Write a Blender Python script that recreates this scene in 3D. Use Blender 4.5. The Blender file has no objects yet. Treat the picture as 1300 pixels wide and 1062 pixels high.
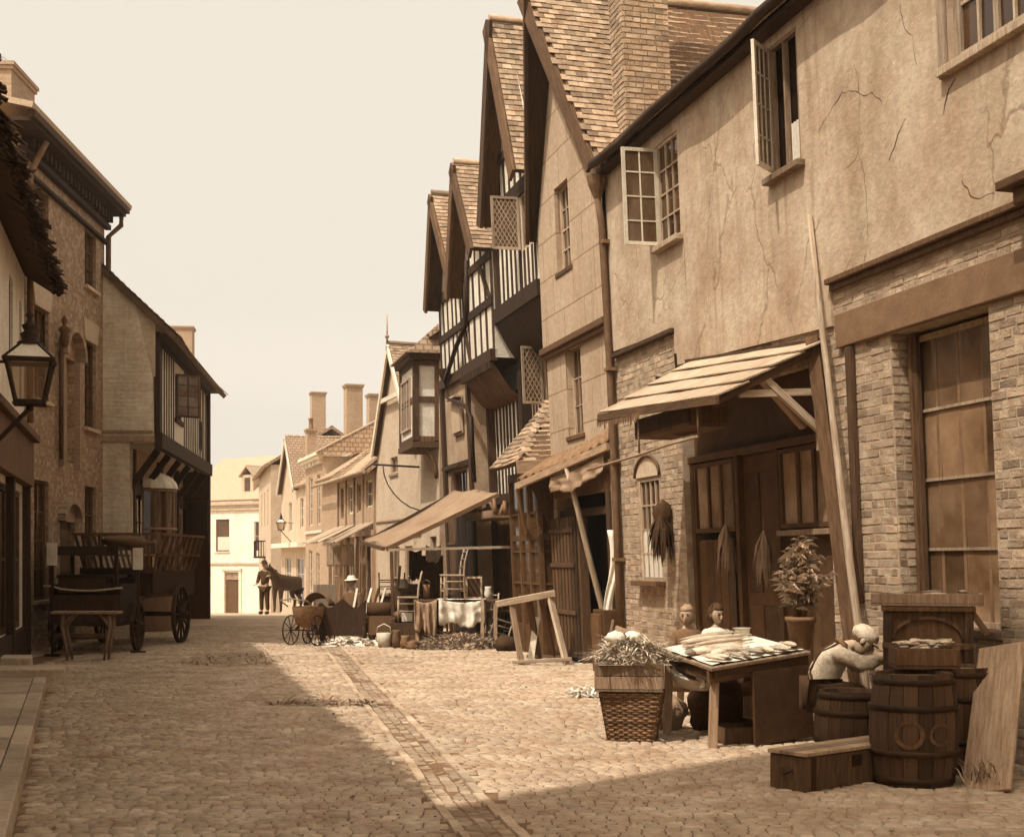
import bpy, math, random
from mathutils import Vector, Matrix, noise
R = random.Random(11)
SC = bpy.context.scene
COL = SC.collection
F, CX, HY, CH = 1750.0, 650.0, 712.0, 1.6      # focal length and horizon of the old plate, camera height
V = Vector
def rr(a, b): return R.uniform(a, b)
def lerp(a, b, t): return a + (b - a) * t
def gz(y):                                       # the street falls gently beyond the bend
    t = max(0.0, y - 38.0)
    return -0.04 * t * t / (t + 8.0)
def at(x, y, Y): return V(((x - CX) * Y / F, Y, CH + (HY - y) * Y / F))
def ground(x, y):
    Y = 20.0
    for _ in range(60): Y = (CH - gz(Y)) * F / (y - HY)
    return V(((x - CX) * Y / F, Y, gz(Y)))

# ------------------------------------------------------------------ materials
def sep(L):
    L = max(0.004, min(.9, L))
    return (L, L * min(.90, .41 + .69 * L), L * min(.74, .105 + .82 * L), 1)
MATS = {}
def mat(name, L, con=.35, scale=3.0, stretch=(1, 1), det=7, rough=.88, bump=.35, bscale=40, bstretch=None, varc=.35,
        stain=.0, sscale=.6, spec=.25, brick=None, lines=None, coord='UV', cracks=0, fine=.12, trans=0, bias=-.1, streak=0):
    m = bpy.data.materials.new(name); m.use_nodes = True
    nt = m.node_tree; N = nt.nodes; K = nt.links
    b = N['Principled BSDF']
    b.inputs['Roughness'].default_value = rough
    b.inputs['Specular IOR Level'].default_value = spec
    tc = N.new('ShaderNodeTexCoord')
    def mapped(sx, sy, off=0):
        mp = N.new('ShaderNodeMapping'); K.new(tc.outputs[coord], mp.inputs['Vector'])
        mp.inputs['Scale'].default_value = (sx, sy, sx if coord == 'Object' else 1); mp.inputs['Location'].default_value = (off, off * .7, off * .3)
        return mp.outputs[0]
    def nz(vec, sc, d=6, r=.6):
        n = N.new('ShaderNodeTexNoise'); n.inputs['Scale'].default_value = sc; n.inputs['Detail'].default_value = d
        n.inputs['Roughness'].default_value = r; K.new(vec, n.inputs['Vector']); return n.outputs['Fac']
    def mrange(s, a, c, d=0.0, e=1.0):
        r = N.new('ShaderNodeMapRange'); K.new(s, r.inputs['Value'])
        for i, q in zip((1, 2, 3, 4), (a, c, d, e)): r.inputs[i].default_value = q
        return r.outputs[0]
    def math_(op, a, c):
        q = N.new('ShaderNodeMath'); q.operation = op
        for i, s in enumerate((a, c)):
            if isinstance(s, (int, float)): q.inputs[i].default_value = s
            else: K.new(s, q.inputs[i])
        return q.outputs[0]
    def mix(f, a, c, mode='MIX'):
        q = N.new('ShaderNodeMix'); q.data_type = 'RGBA'; q.blend_type = mode
        for i, s in ((0, f), (6, a), (7, c)):
            if isinstance(s, (int, float, tuple)): q.inputs[i].default_value = s
            else: K.new(s, q.inputs[i])
        return q.outputs[2]
    col = mix(mrange(nz(mapped(*stretch), scale, det), .3, .7), sep(L * (1 - con)), sep(L * (1 + con * .7)))
    f2 = mrange(nz(mapped(stretch[0], stretch[1], 5), scale * 9, 4), .35, .65, 1 - fine, 1 + fine)
    height = nz(mapped(*(bstretch or stretch), 3), bscale, 5)
    if brick:
        bt = N.new('ShaderNodeTexBrick'); bt.offset = .5
        wv = mapped(1, 1)
        wob = N.new('ShaderNodeTexNoise'); wob.inputs['Scale'].default_value = 3; K.new(wv, wob.inputs['Vector'])
        va = N.new('ShaderNodeVectorMath'); va.operation = 'MULTIPLY_ADD'; K.new(wob.outputs['Color'], va.inputs[0])
        va.inputs[1].default_value = (.02, .02, 0); K.new(wv, va.inputs[2])
        K.new(va.outputs[0], bt.inputs['Vector'])
        bw, bh, ms, c1, c2, cm = brick
        bt.inputs['Scale'].default_value = 1; bt.inputs['Brick Width'].default_value = bw; bt.inputs['Row Height'].default_value = bh
        bt.inputs['Mortar Size'].default_value = ms; bt.inputs['Mortar Smooth'].default_value = .3; bt.inputs['Bias'].default_value = bias
        bt.inputs['Color1'].default_value = sep(c1); bt.inputs['Color2'].default_value = sep(c2); bt.inputs['Mortar'].default_value = sep(cm)
        col = mix(.75, col, bt.outputs['Color'])
        height = math_('ADD', math_('MULTIPLY', height, .5), math_('MULTIPLY', bt.outputs['Fac'], -1.0))
    if cracks:
        vo = N.new('ShaderNodeTexVoronoi'); vo.feature = 'DISTANCE_TO_EDGE'; vo.inputs['Scale'].default_value = cracks
        base = mapped(1, .6, 1)
        wob = N.new('ShaderNodeTexNoise'); wob.inputs['Scale'].default_value = 4; wob.inputs['Detail'].default_value = 6; K.new(base, wob.inputs['Vector'])
        va = N.new('ShaderNodeVectorMath'); va.operation = 'MULTIPLY_ADD'; K.new(wob.outputs['Color'], va.inputs[0])
        va.inputs[1].default_value = (.45, .45, 0); K.new(base, va.inputs[2]); K.new(va.outputs[0], vo.inputs['Vector'])
        line = mrange(vo.outputs['Distance'], .0, .012, 1, 0)
        mask = mrange(nz(mapped(1, 1, 9), .9, 2), .5, .58)
        cr = math_('MULTIPLY', line, mask)
        col = mix(math_('MULTIPLY', cr, .5), col, sep(L * .3))
        height = math_('ADD', height, math_('MULTIPLY', cr, -.6))
    if stain:
        s1 = mrange(nz(mapped(1, .35, 2), sscale, 8, .68), .48, .72)
        col = mix(math_('MULTIPLY', s1, stain), col, sep(L * .38))
        s2 = mrange(nz(mapped(1, .6, 7), sscale * 2.3, 6), .56, .75)
        col = mix(math_('MULTIPLY', s2, stain * .5), col, sep(min(.85, L * 1.35)))
    if streak:
        s3 = mrange(nz(mapped(5, .22, 4), 1.6, 6), .5, .72); s4 = mrange(nz(mapped(1, .5, 11), .7, 3), .42, .62)
        col = mix(math_('MULTIPLY', math_('MULTIPLY', s3, s4), streak), col, sep(L * .45))
        s5 = mrange(nz(mapped(1, 1, 21), 7, 8, .75), .64, .70)
        col = mix(math_('MULTIPLY', s5, streak), col, sep(min(.85, L * 1.5)))
    at_ = N.new('ShaderNodeAttribute'); at_.attribute_name = 'var'
    vv = mrange(at_.outputs['Fac'], 0, 1, 1 - varc, 1 + varc * .6)
    gray = N.new('ShaderNodeCombineColor'); t = math_('MULTIPLY', vv, f2)
    for i in range(3): K.new(t, gray.inputs[i])
    col = mix(1.0, col, gray.outputs[0], 'MULTIPLY')
    K.new(col, b.inputs['Base Color'])
    if bump:
        bp = N.new('ShaderNodeBump'); bp.inputs['Strength'].default_value = min(1, bump); bp.inputs['Distance'].default_value = .02 if not brick else .012
        K.new(height, bp.inputs['Height']); K.new(bp.outputs[0], b.inputs['Normal'])
    if trans:
        b.inputs['Transmission Weight'].default_value = 0
        tl = N.new('ShaderNodeBsdfTranslucent'); K.new(col, tl.inputs[0]); ms = N.new('ShaderNodeMixShader'); ms.inputs[0].default_value = trans
        K.new(b.outputs[0], ms.inputs[1]); K.new(tl.outputs[0], ms.inputs[2]); K.new(ms.outputs[0], N['Material Output'].inputs[0])
    MATS[name] = m
    return m
M = MATS
mat('plaster_buff', .47, con=.2, scale=1.3, stain=.5, sscale=.9, bump=.4, bscale=22, cracks=.5, varc=.1, fine=.11, streak=.62)
mat('plaster_scored', .44, con=.18, scale=1.6, stain=.35, sscale=.8, bump=.4, bscale=14, varc=.1, streak=.3, brick=(1.05, .62, .014, .46, .41, .22))
mat('plaster_pale', .50, con=.10, scale=1.5, stain=.22, sscale=.6, bump=.25, bscale=15, varc=.15)
mat('limewash', .74, con=.14, scale=2.5, stain=.25, sscale=1.2, bump=.4, bscale=18, varc=.3)
mat('plaster_dull', .40, con=.2, scale=2, stain=.4, sscale=1.2, bump=.4, bscale=18, varc=.3)
mat('brick_block', .43, con=.3, scale=6, bump=.6, bscale=45, varc=.42, stain=.45, sscale=.8)
mat('mortar', .46, con=.3, scale=5, bump=.6, bscale=50, stain=.3)
mat('brick_chequer', .33, con=.25, scale=2, bump=.7, bscale=40, stain=.25, brick=(.115, .078, .008, .27, .66, .38), bias=-.45)
mat('brick_old', .54, con=.4, scale=1.4, bump=1.0, bscale=30, streak=.3, stain=.5, sscale=1.1, brick=(.24, .08, .010, .50, .64, .62))
mat('brick_far', .38, con=.25, scale=1.4, bump=.4, bscale=30, stain=.25, brick=(.24, .08, .010, .35, .42, .45))
mat('tile_clay', .36, con=.4, scale=4, bump=.4, bscale=40, varc=.5, stain=.4, sscale=.7)
mat('tile_far', .40, con=.3, scale=3, bump=.8, bscale=40, varc=.3, stain=.3, brick=(.2, .16, .02, .36, .46, .18))
mat('slate', .44, con=.12, scale=3, bump=.3, varc=.15, brick=(.3, .22, .008, .42, .46, .36))
mat('timber_black', .048, con=.45, scale=3, stretch=(9, 1), bump=.5, bscale=14, bstretch=(9, 1), varc=.4, rough=.8)
mat('timber_brown', .125, con=.5, scale=3, stretch=(10, 1), bump=.6, bscale=14, bstretch=(9, 1), varc=.5, rough=.8, stain=.55, sscale=2)
mat('timber_grey', .33, con=.38, scale=3, stretch=(12, 1), bump=.55, bscale=14, bstretch=(10, 1), varc=.4, rough=.85, stain=.4, sscale=2)
mat('timber_pale', .44, con=.38, scale=3, stretch=(12, 1), bump=.4, bscale=14, bstretch=(10, 1), varc=.35, stain=.5, sscale=2)
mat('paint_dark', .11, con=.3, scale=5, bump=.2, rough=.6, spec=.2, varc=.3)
mat('paint_mid', .22, con=.2, scale=4, bump=.15, rough=.55, spec=.35, varc=.3, stain=.25, sscale=2)
mat('paint_white', .66, con=.12, scale=5, bump=.2, rough=.6, varc=.25, stain=.25, sscale=3)
mat('iron', .035, con=.3, scale=12, bump=.25, rough=.6, spec=.2)
mat('lead', .20, con=.3, scale=6, bump=.3, rough=.7, spec=.2)
mat('glass_dim', .075, con=.5, scale=1.3, bump=.10, bscale=2.5, rough=.10, spec=.55, varc=.5, fine=.03)
mat('glass_grey', .21, con=.55, scale=1.6, bump=.12, bscale=2.5, rough=.05, spec=.8, varc=.5, fine=.03)
mat('glass_pale', .34, con=.4, scale=2, bump=.1, bscale=3, rough=.2, spec=.5, varc=.5, fine=.03)  # pale tone has the sky's reflection put into the base colour
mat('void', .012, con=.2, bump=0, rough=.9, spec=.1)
mat('canvas', .34, con=.18, scale=2, bump=.2, bscale=120, stain=.3, sscale=1.2, varc=.1, trans=.12)
mat('linen', .74, con=.12, scale=6, bump=.3, bscale=60, varc=.25, stain=.12, sscale=3)
mat('shirt_cloth', .56, con=.2, scale=7, bump=.5, bscale=50, varc=.2, stain=.35, sscale=4)
mat('sacking', .34, con=.25, scale=8, bump=.4, bscale=120, varc=.3, stain=.3, sscale=3)
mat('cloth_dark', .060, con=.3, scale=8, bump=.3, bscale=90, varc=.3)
mat('cloth_mid', .17, con=.25, scale=8, bump=.3, bscale=90, varc=.3)
mat('straw', .40, con=.3, scale=12, bump=.2, varc=.7, rough=.7)
mat('stalks', .55, con=.25, scale=12, stretch=(8, 1), bump=.2, varc=.6)
mat('wicker', .20, con=.35, scale=14, bump=.4, varc=.6)
mat('leaf', .44, con=.3, scale=20, bump=.1, varc=.8, rough=.5, spec=.4, trans=.25)
mat('stem', .16, con=.3, scale=10, bump=.2)
mat('skin', .42, con=.08, scale=6, bump=.05, rough=.6, varc=.1)
mat('hair', .10, con=.4, scale=9, stretch=(8, 1), bump=.4, bscale=60, varc=.3)
mat('hide', .05, con=.3, scale=4, bump=.2, bscale=60, rough=.6)
mat('clay_pot', .22, con=.2, scale=6, bump=.25, varc=.2)
mat('fish', .5, con=.35, scale=10, bump=.2, rough=.35, spec=.5, varc=.6)
mat('cobble', .44, con=.26, scale=2.2, bump=.6, bscale=45, varc=.32, stain=.34, sscale=.55, coord='Object')
mat('dust', .45, con=.22, scale=1.3, bump=.5, bscale=30, varc=.2, stain=.2, sscale=.5, coord='Object')
mat('flag', .46, con=.2, scale=2, bump=.35, bscale=25, varc=.3, stain=.3)
mat('road_bed', .20, con=.3, scale=6, bump=.3)
mat('road_far', .50, con=.15, scale=1.2, bump=.5, bscale=9, stain=.2, sscale=.4, coord='Object')

# ------------------------------------------------------------------ mesh builder
def clear_glass():
    m = bpy.data.materials.new('glass_clear'); m.use_nodes = True; nt = m.node_tree; b = nt.nodes['Principled BSDF']
    b.inputs['Base Color'].default_value = sep(.35); b.inputs['Roughness'].default_value = .12
    t = nt.nodes.new('ShaderNodeBsdfTransparent'); t.inputs[0].default_value = (.95, .9, .82, 1); x = nt.nodes.new('ShaderNodeMixShader'); x.inputs[0].default_value = .30
    nt.links.new(t.outputs[0], x.inputs[1]); nt.links.new(b.outputs[0], x.inputs[2]); nt.links.new(x.outputs[0], nt.nodes['Material Output'].inputs[0]); MATS['glass_clear'] = m
clear_glass()
class MB:
    def __init__(s): s.v = []; s.f = []; s.u = []; s.a = []; s.sm = []
    def face(s, idx, uv=None, var=None, smooth=False):
        s.f.append(tuple(idx)); s.u.append(uv); s.a.append(R.random() if var is None else var); s.sm.append(smooth)
    def add(s, pts):
        i = len(s.v); s.v += [V(p) for p in pts]; return i
    def poly(s, pts, var=None, uv=None):
        i = s.add(pts); s.face(range(i, i + len(pts)), uv, var)
    def hexa(s, p, var=None, uvs=None):
        i = s.add(p); var = R.random() if var is None else var
        for q in ((3, 2, 1, 0), (4, 5, 6, 7), (0, 1, 5, 4), (1, 2, 6, 5), (2, 3, 7, 6), (3, 0, 4, 7)):
            s.face([i + k for k in q], None, var)
    def box(s, x0, x1, y0, y1, z0, z1, var=None):
        if x0 > x1: x0, x1 = x1, x0
        if y0 > y1: y0, y1 = y1, y0
        if z0 > z1: z0, z1 = z1, z0
        s.hexa([(x0, y0, z0), (x1, y0, z0), (x1, y1, z0), (x0, y1, z0), (x0, y0, z1), (x1, y0, z1), (x1, y1, z1), (x0, y1, z1)], var)
    def bar(s, p, q, w, h=None, up=(0, 0, 1), w2=None, h2=None, var=None):
        p = V(p); q = V(q); h = w if h is None else h; w2 = w if w2 is None else w2; h2 = h if h2 is None else h2
        z = (q - p).normalized(); x = z.cross(V(up))
        if x.length < 1e-3: x = z.cross(V((1, 0, 0)))
        x.normalize(); y = x.cross(z).normalized()
        c = []
        for (o, a, b) in ((p, w / 2, h / 2), (q, w2 / 2, h2 / 2)):
            c += [o - x * a - y * b, o + x * a - y * b, o + x * a + y * b, o - x * a + y * b]
        i = s.add(c); L = (q - p).length; var = R.random() if var is None else var; o = R.random() * 3
        s.face((i + 3, i + 2, i + 1, i), None, var); s.face((i + 4, i + 5, i + 6, i + 7), None, var)
        for k, wd in ((0, w), (1, h), (2, w), (3, h)):
            a, b = i + k, i + (k + 1) % 4
            s.face((a, b, b + 4, a + 4), [(o, 0), (o + wd, 0), (o + wd, L), (o, L)], var)
    def tube(s, pts, rad, n=8, cap=True, var=None):
        pts = [V(p) for p in pts]; m = len(pts); var = R.random() if var is None else var
        rad = [rad] * m if isinstance(rad, (int, float)) else rad
        rings = []; ref = V((0.31, 0.17, 1)); L = 0
        for j, p in enumerate(pts):
            d = (pts[min(j + 1, m - 1)] - pts[max(j - 1, 0)]).normalized()
            x = d.cross(ref)
            if x.length < .05: x = d.cross(V((1, 0, 0)))
            x.normalize(); y = d.cross(x)
            rings.append(s.add([p + (x * math.cos(2 * math.pi * k / n) + y * math.sin(2 * math.pi * k / n)) * rad[j] for k in range(n)]))
        for j in range(m - 1):
            l2 = L + (pts[j + 1] - pts[j]).length
            for k in range(n):
                a, b = rings[j] + k, rings[j] + (k + 1) % n; c, d = rings[j + 1] + (k + 1) % n, rings[j + 1] + k
                u0, u1 = k / n * 6.28 * rad[j], (k + 1) / n * 6.28 * rad[j]
                s.face((a, b, c, d), [(u0, L), (u1, L), (u1, l2), (u0, l2)], var, True)
            L = l2
        if cap:
            s.face([rings[0] + k for k in range(n)][::-1], None, var); s.face([rings[-1] + k for k in range(n)], None, var)
    def lathe(s, prof, c=(0, 0, 0), n=20, var=None, sx=1, sy=1, a0=0, a1=2 * math.pi, smooth=True, varf=None):
        c = V(c); var = R.random() if var is None else var; full = abs(a1 - a0 - 2 * math.pi) < 1e-4; m = n if full else n + 1
        rings = [s.add([c + V((r * sx * math.cos(a0 + (a1 - a0) * k / n), r * sy * math.sin(a0 + (a1 - a0) * k / n), z)) for k in range(m)]) for r, z in prof]
        for j in range(len(prof) - 1):
            for k in range(n):
                k2 = (k + 1) % m
                r = max(prof[j][0], prof[j + 1][0]); u0, u1 = k / n * 6.28 * r, (k + 1) / n * 6.28 * r; z0, z1 = prof[j][1], prof[j + 1][1]
                s.face((rings[j] + k, rings[j] + k2, rings[j + 1] + k2, rings[j + 1] + k), [(u0, z0), (u1, z0), (u1, z1), (u0, z1)], varf(k) if varf else var, smooth)
    def blob(s, c, r, n=10, amp=.15, fr=1.5, seed=0, var=None):
        c = V(c); r = V(r) if not isinstance(r, (int, float)) else V((r, r, r)); var = R.random() if var is None else var
        rings = []
        for j in range(n + 1):
            th = math.pi * j / n; ring = []
            for k in range(2 * n):
                ph = math.pi * k / n
                d = V((math.sin(th) * math.cos(ph), math.sin(th) * math.sin(ph), math.cos(th)))
                q = 1 + amp * noise.noise(d * fr + V((seed * 7.1, seed * 3.3, seed)))
                ring.append(c + V((d.x * r.x, d.y * r.y, d.z * r.z)) * q)
            rings.append(s.add(ring))
        for j in range(n):
            for k in range(2 * n):
                k2 = (k + 1) % (2 * n)
                s.face((rings[j] + k, rings[j + 1] + k, rings[j + 1] + k2, rings[j] + k2), None, var, True)
    def grid(s, fn, nu, nv, var=None, smooth=True, us=1, vs=1):
        i = s.add([fn(a / nu, b / nv) for b in range(nv + 1) for a in range(nu + 1)]); var = R.random() if var is None else var
        for b in range(nv):
            for a in range(nu):
                q = i + b * (nu + 1) + a
                s.face((q, q + 1, q + nu + 2, q + nu + 1), [(a / nu * us, b / nv * vs), ((a + 1) / nu * us, b / nv * vs), ((a + 1) / nu * us, (b + 1) / nv * vs), (a / nu * us, (b + 1) / nv * vs)], var, smooth)
    def build(s, name, mt, parent=None, xf=None, bevel=0, solid=0):
        me = bpy.data.meshes.new(name)
        vs = [xf(p) for p in s.v] if xf else s.v
        me.from_pydata([tuple(p) for p in vs], [], s.f)
        ul = me.uv_layers.new(name='UVMap').data; att = me.attributes.new('var', 'FLOAT', 'FACE').data
        li = 0
        for fi, f in enumerate(s.f):
            att[fi].value = s.a[fi]; uv = s.u[fi]
            if uv is None:
                p = [s.v[k] for k in f]; nn = V((0, 0, 0))
                for k in range(len(p)):
                    a, b = p[k], p[(k + 1) % len(p)]; nn += a.cross(b)
                nn = nn.normalized() if nn.length > 1e-12 else V((0, 0, 1))
                if abs(nn.z) > .97: ux, uy = V((1, 0, 0)), V((0, 1, 0))
                else:
                    ux = V((0, 0, 1)).cross(nn).normalized(); uy = nn.cross(ux)
                    if ux.x + ux.y < 0: ux = -ux
                uv = [(q.dot(ux), q.dot(uy)) for q in p]
            for q in uv: ul[li].uv = q; li += 1
        for pl, sm in zip(me.polygons, s.sm): pl.use_smooth = sm
        me.materials.append(M[mt] if isinstance(mt, str) else mt)
        o = bpy.data.objects.new(name, me); COL.objects.link(o)
        if parent: o.parent = parent
        if bevel:
            b = o.modifiers.new('soft', 'BEVEL'); b.width = bevel; b.segments = 2; b.limit_method = 'ANGLE'
        if solid:
            b = o.modifiers.new('thick', 'SOLIDIFY'); b.thickness = solid; b.offset = 0
        return o
def tag(o, label=None, cat=None, group=None, kind=None):
    if label: o['label'] = label
    if cat: o['category'] = cat
    if group: o['group'] = group
    if kind: o['kind'] = kind
    return o
def thing(name, label, cat, loc=(0, 0, 0), rz=0, group=None):
    o = bpy.data.objects.new(name, None); COL.objects.link(o); o.empty_display_size = .2
    o.location = loc; o.rotation_euler = (0, 0, rz)
    return tag(o, label, cat, group)
def dup(root, loc, rz, label):
    r = root.copy(); COL.objects.link(r); r.location = loc; r.rotation_euler = (0, 0, rz); r['label'] = label
    for ch in list(root.children):
        c = ch.copy(); COL.objects.link(c); c.parent = r
        for g in ch.children:
            d = g.copy(); COL.objects.link(d); d.parent = c
    return r

# ------------------------------------------------------------------ facades
class Fac:
    def __init__(s, P0, P1, k=0.0, z0=0.0):
        s.P = V((P0[0], P0[1])); d = V((P1[0], P1[1])) - s.P; s.L = d.length; s.d = d.normalized(); s.n = V((-s.d.y, s.d.x)); s.k = k; s.z0 = z0
        s.rz = math.atan2(s.d.y, s.d.x)
    def px(s, x, y, t=0.0):
        u, v = (x - CX) / F, (HY - y) / F
        l = (t + s.k * (CH - s.z0) + s.P.dot(s.n)) / (u * s.n.x + s.n.y - s.k * v)
        return (V((l * u, l)) - s.P).dot(s.d), CH + l * v - s.z0
    def rect(s, pts, t=0.0):
        q = sorted(s.px(x, y, t) for x, y in pts); zs = sorted(a[1] for a in q)
        return ((q[0][0] + q[1][0]) / 2, (q[2][0] + q[3][0]) / 2, (zs[0] + zs[1]) / 2, (zs[2] + zs[3]) / 2)
    def loc(s, p):                                  # world point to the facade's own s, t, z
        q = V((p[0], p[1])) - s.P; z = p[2] - s.z0
        return V((q.dot(s.d), q.dot(s.n) - s.k * z, z))
class House:
    def __init__(s, fac, s0, name, label, cat='house'):
        w = fac.P + fac.d * s0; s.f = fac; s.s0 = s0
        s.root = thing(name, label, cat, (w.x, w.y, fac.z0), fac.rz)
    def xf(s, p): return V((p.x - s.s0, p.y + s.f.k * p.z, p.z))
    def add(s, mb, name, mt, parent=None, **kw): return mb.build(name, mt, parent or s.root, s.xf, **kw)
def clip(poly, out):                                # convex clip in (s, z)
    n = len(out)
    for i in range(n):
        a, b = out[i], out[(i + 1) % n]; res = []
        ins = lambda p: (b[0] - a[0]) * (p[1] - a[1]) - (b[1] - a[1]) * (p[0] - a[0]) >= -1e-9
        for j in range(len(poly)):
            p, q = poly[j], poly[(j + 1) % len(poly)]
            if ins(p): res.append(p)
            if ins(p) != ins(q):
                d1 = (b[0] - a[0]) * (p[1] - a[1]) - (b[1] - a[1]) * (p[0] - a[0]); d2 = (b[0] - a[0]) * (q[1] - a[1]) - (b[1] - a[1]) * (q[0] - a[0])
                t = d1 / (d1 - d2); res.append((p[0] + (q[0] - p[0]) * t, p[1] + (q[1] - p[1]) * t))
        poly = res
        if len(poly) < 3: return []
    return poly
def wall(mb, out, holes=(), t=0.0, depth=.2, var=.5):
    """front sheet with openings (out: counter-clockwise outline in s, z) and their reveals"""
    ss = sorted({p[0] for p in out} | {h[i] for h in holes for i in (0, 1)}); zs = sorted({p[1] for p in out} | {h[i] for h in holes for i in (2, 3)})
    for a, b in zip(ss, ss[1:]):
        for c, d in zip(zs, zs[1:]):
            if b - a < 1e-5 or d - c < 1e-5: continue
            m = ((a + b) / 2, (c + d) / 2)
            if any(h[0] < m[0] < h[1] and h[2] < m[1] < h[3] for h in holes): continue
            q = clip([(a, c), (b, c), (b, d), (a, d)], out)
            if q: mb.poly([(x, t, z) for x, z in q][::-1], var)
    for (a, b, c, d) in holes:
        for p, q in (((a, c), (a, d)), ((a, d), (b, d)), ((b, d), (b, c)), ((b, c), (a, c))):
            mb.poly([(p[0], t, p[1]), (q[0], t, q[1]), (q[0], t - depth, q[1]), (p[0], t - depth, p[1])], var)
def bricks(mb, s0, s1, z0, z1, holes=(), t=0.0, L=.228, H=.078, prot=.005, axis='s', rag=.5):
    z = z0; row = 0
    while z < z1 - .02:
        zt = min(z + H, z1); x = s0 - (L * .5 if row % 2 else 0) - rr(0, .03); head = row % 4 == 3
        while x < s1:
            w = L * (.5 if head else 1) + rr(-.008, .008); a, b = max(x, s0), min(x + w, s1); x += w
            segs = [(a, b)]
            for h in holes:
                if h[2] < (z + zt) / 2 < h[3]:
                    segs = [q for (m, n_) in segs for q in ((m, min(n_, h[0])), (max(m, h[1]), n_))]
            for (m, n_) in segs:
                if n_ - m < .035: continue
                j = .0045; p = prot * rr(.2, 1.5); g = .004; e = .004; dz = rr(-.003, .003)
                y0, y1 = t - .03, t + p
                P = lambda u, w_, q: (u, q, w_) if axis == 's' else (q, u, w_)
                lo, hi = z + j + dz, zt - j + dz
                mb.hexa([P(m + j, lo, y0), P(n_ - j, lo, y0), P(n_ - j, hi, y0), P(m + j, hi, y0),
                         P(m + j + e, lo + e + rr(0, g), y1), P(n_ - j - e, lo + e + rr(0, g), y1 + rr(-.004, .004)), P(n_ - j - e, hi - e - rr(0, g), y1), P(m + j + e, hi - e - rr(0, g), y1 + rr(-.004, .004))],
                        min(1, max(0, R.gauss(.5, .24))))
        z += H; row += 1
def tiles(mb, o, U, W, lu, lw, gauge=.115, wd=.17, th=.016, poly=None, sag=.03):
    """courses of plain tiles: o eave corner, U along the eave, W up the slope"""
    o, U, W = V(o), V(U).normalized(), V(W).normalized(); Nn = U.cross(W)
    if Nn.z < 0: Nn = -Nn
    r = 0; y = 0.0
    while y < lw:
        x = -(wd / 2 if r % 2 else 0)
        while x < lu:
            a, b = max(0, x), min(lu, x + wd - .006); x += wd
            if b - a < .04: continue
            if poly and not poly((a + b) / 2, y + gauge * .4): continue
            hh = min(lw, y + gauge * 1.25); l = rr(.0, .006); dy = rr(-.007, .007)
            s1 = -sag * math.sin(math.pi * (a + b) / 2 / max(lu, .1)) + .012 * noise.noise(V((a * .8, y * .8, 3.3)))
            base = o + Nn * (s1 + .012)
            p0 = base + U * a + W * (y + dy) + Nn * (th + l); p1 = base + U * b + W * (y + dy + rr(-.004, .004)) + Nn * (th + l + rr(-.004, .004))
            p2 = base + U * b + W * hh; p3 = base + U * a + W * hh
            d = Nn * th; v = min(1, max(0, R.gauss(.5, .25)))
            i = mb.add([p0, p1, p2, p3, p0 - d, p1 - d])
            mb.face((i, i + 1, i + 2, i + 3), None, v); mb.face((i + 4, i + 5, i + 1, i), None, v * .8); mb.face((i + 4, i, i + 3), None, v); mb.face((i + 1, i + 5, i + 2), None, v)
        y += gauge; r += 1
def slab(mb, a, b, c, d, th, var=None):               # a quad with thickness downwards
    a, b, c, d = map(V, (a, b, c, d)); n = (b - a).cross(d - a).normalized()
    if n.z < 0: n = -n
    n *= th
    mb.hexa([a - n, b - n, c - n, d - n, a, b, c, d], var)
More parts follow.
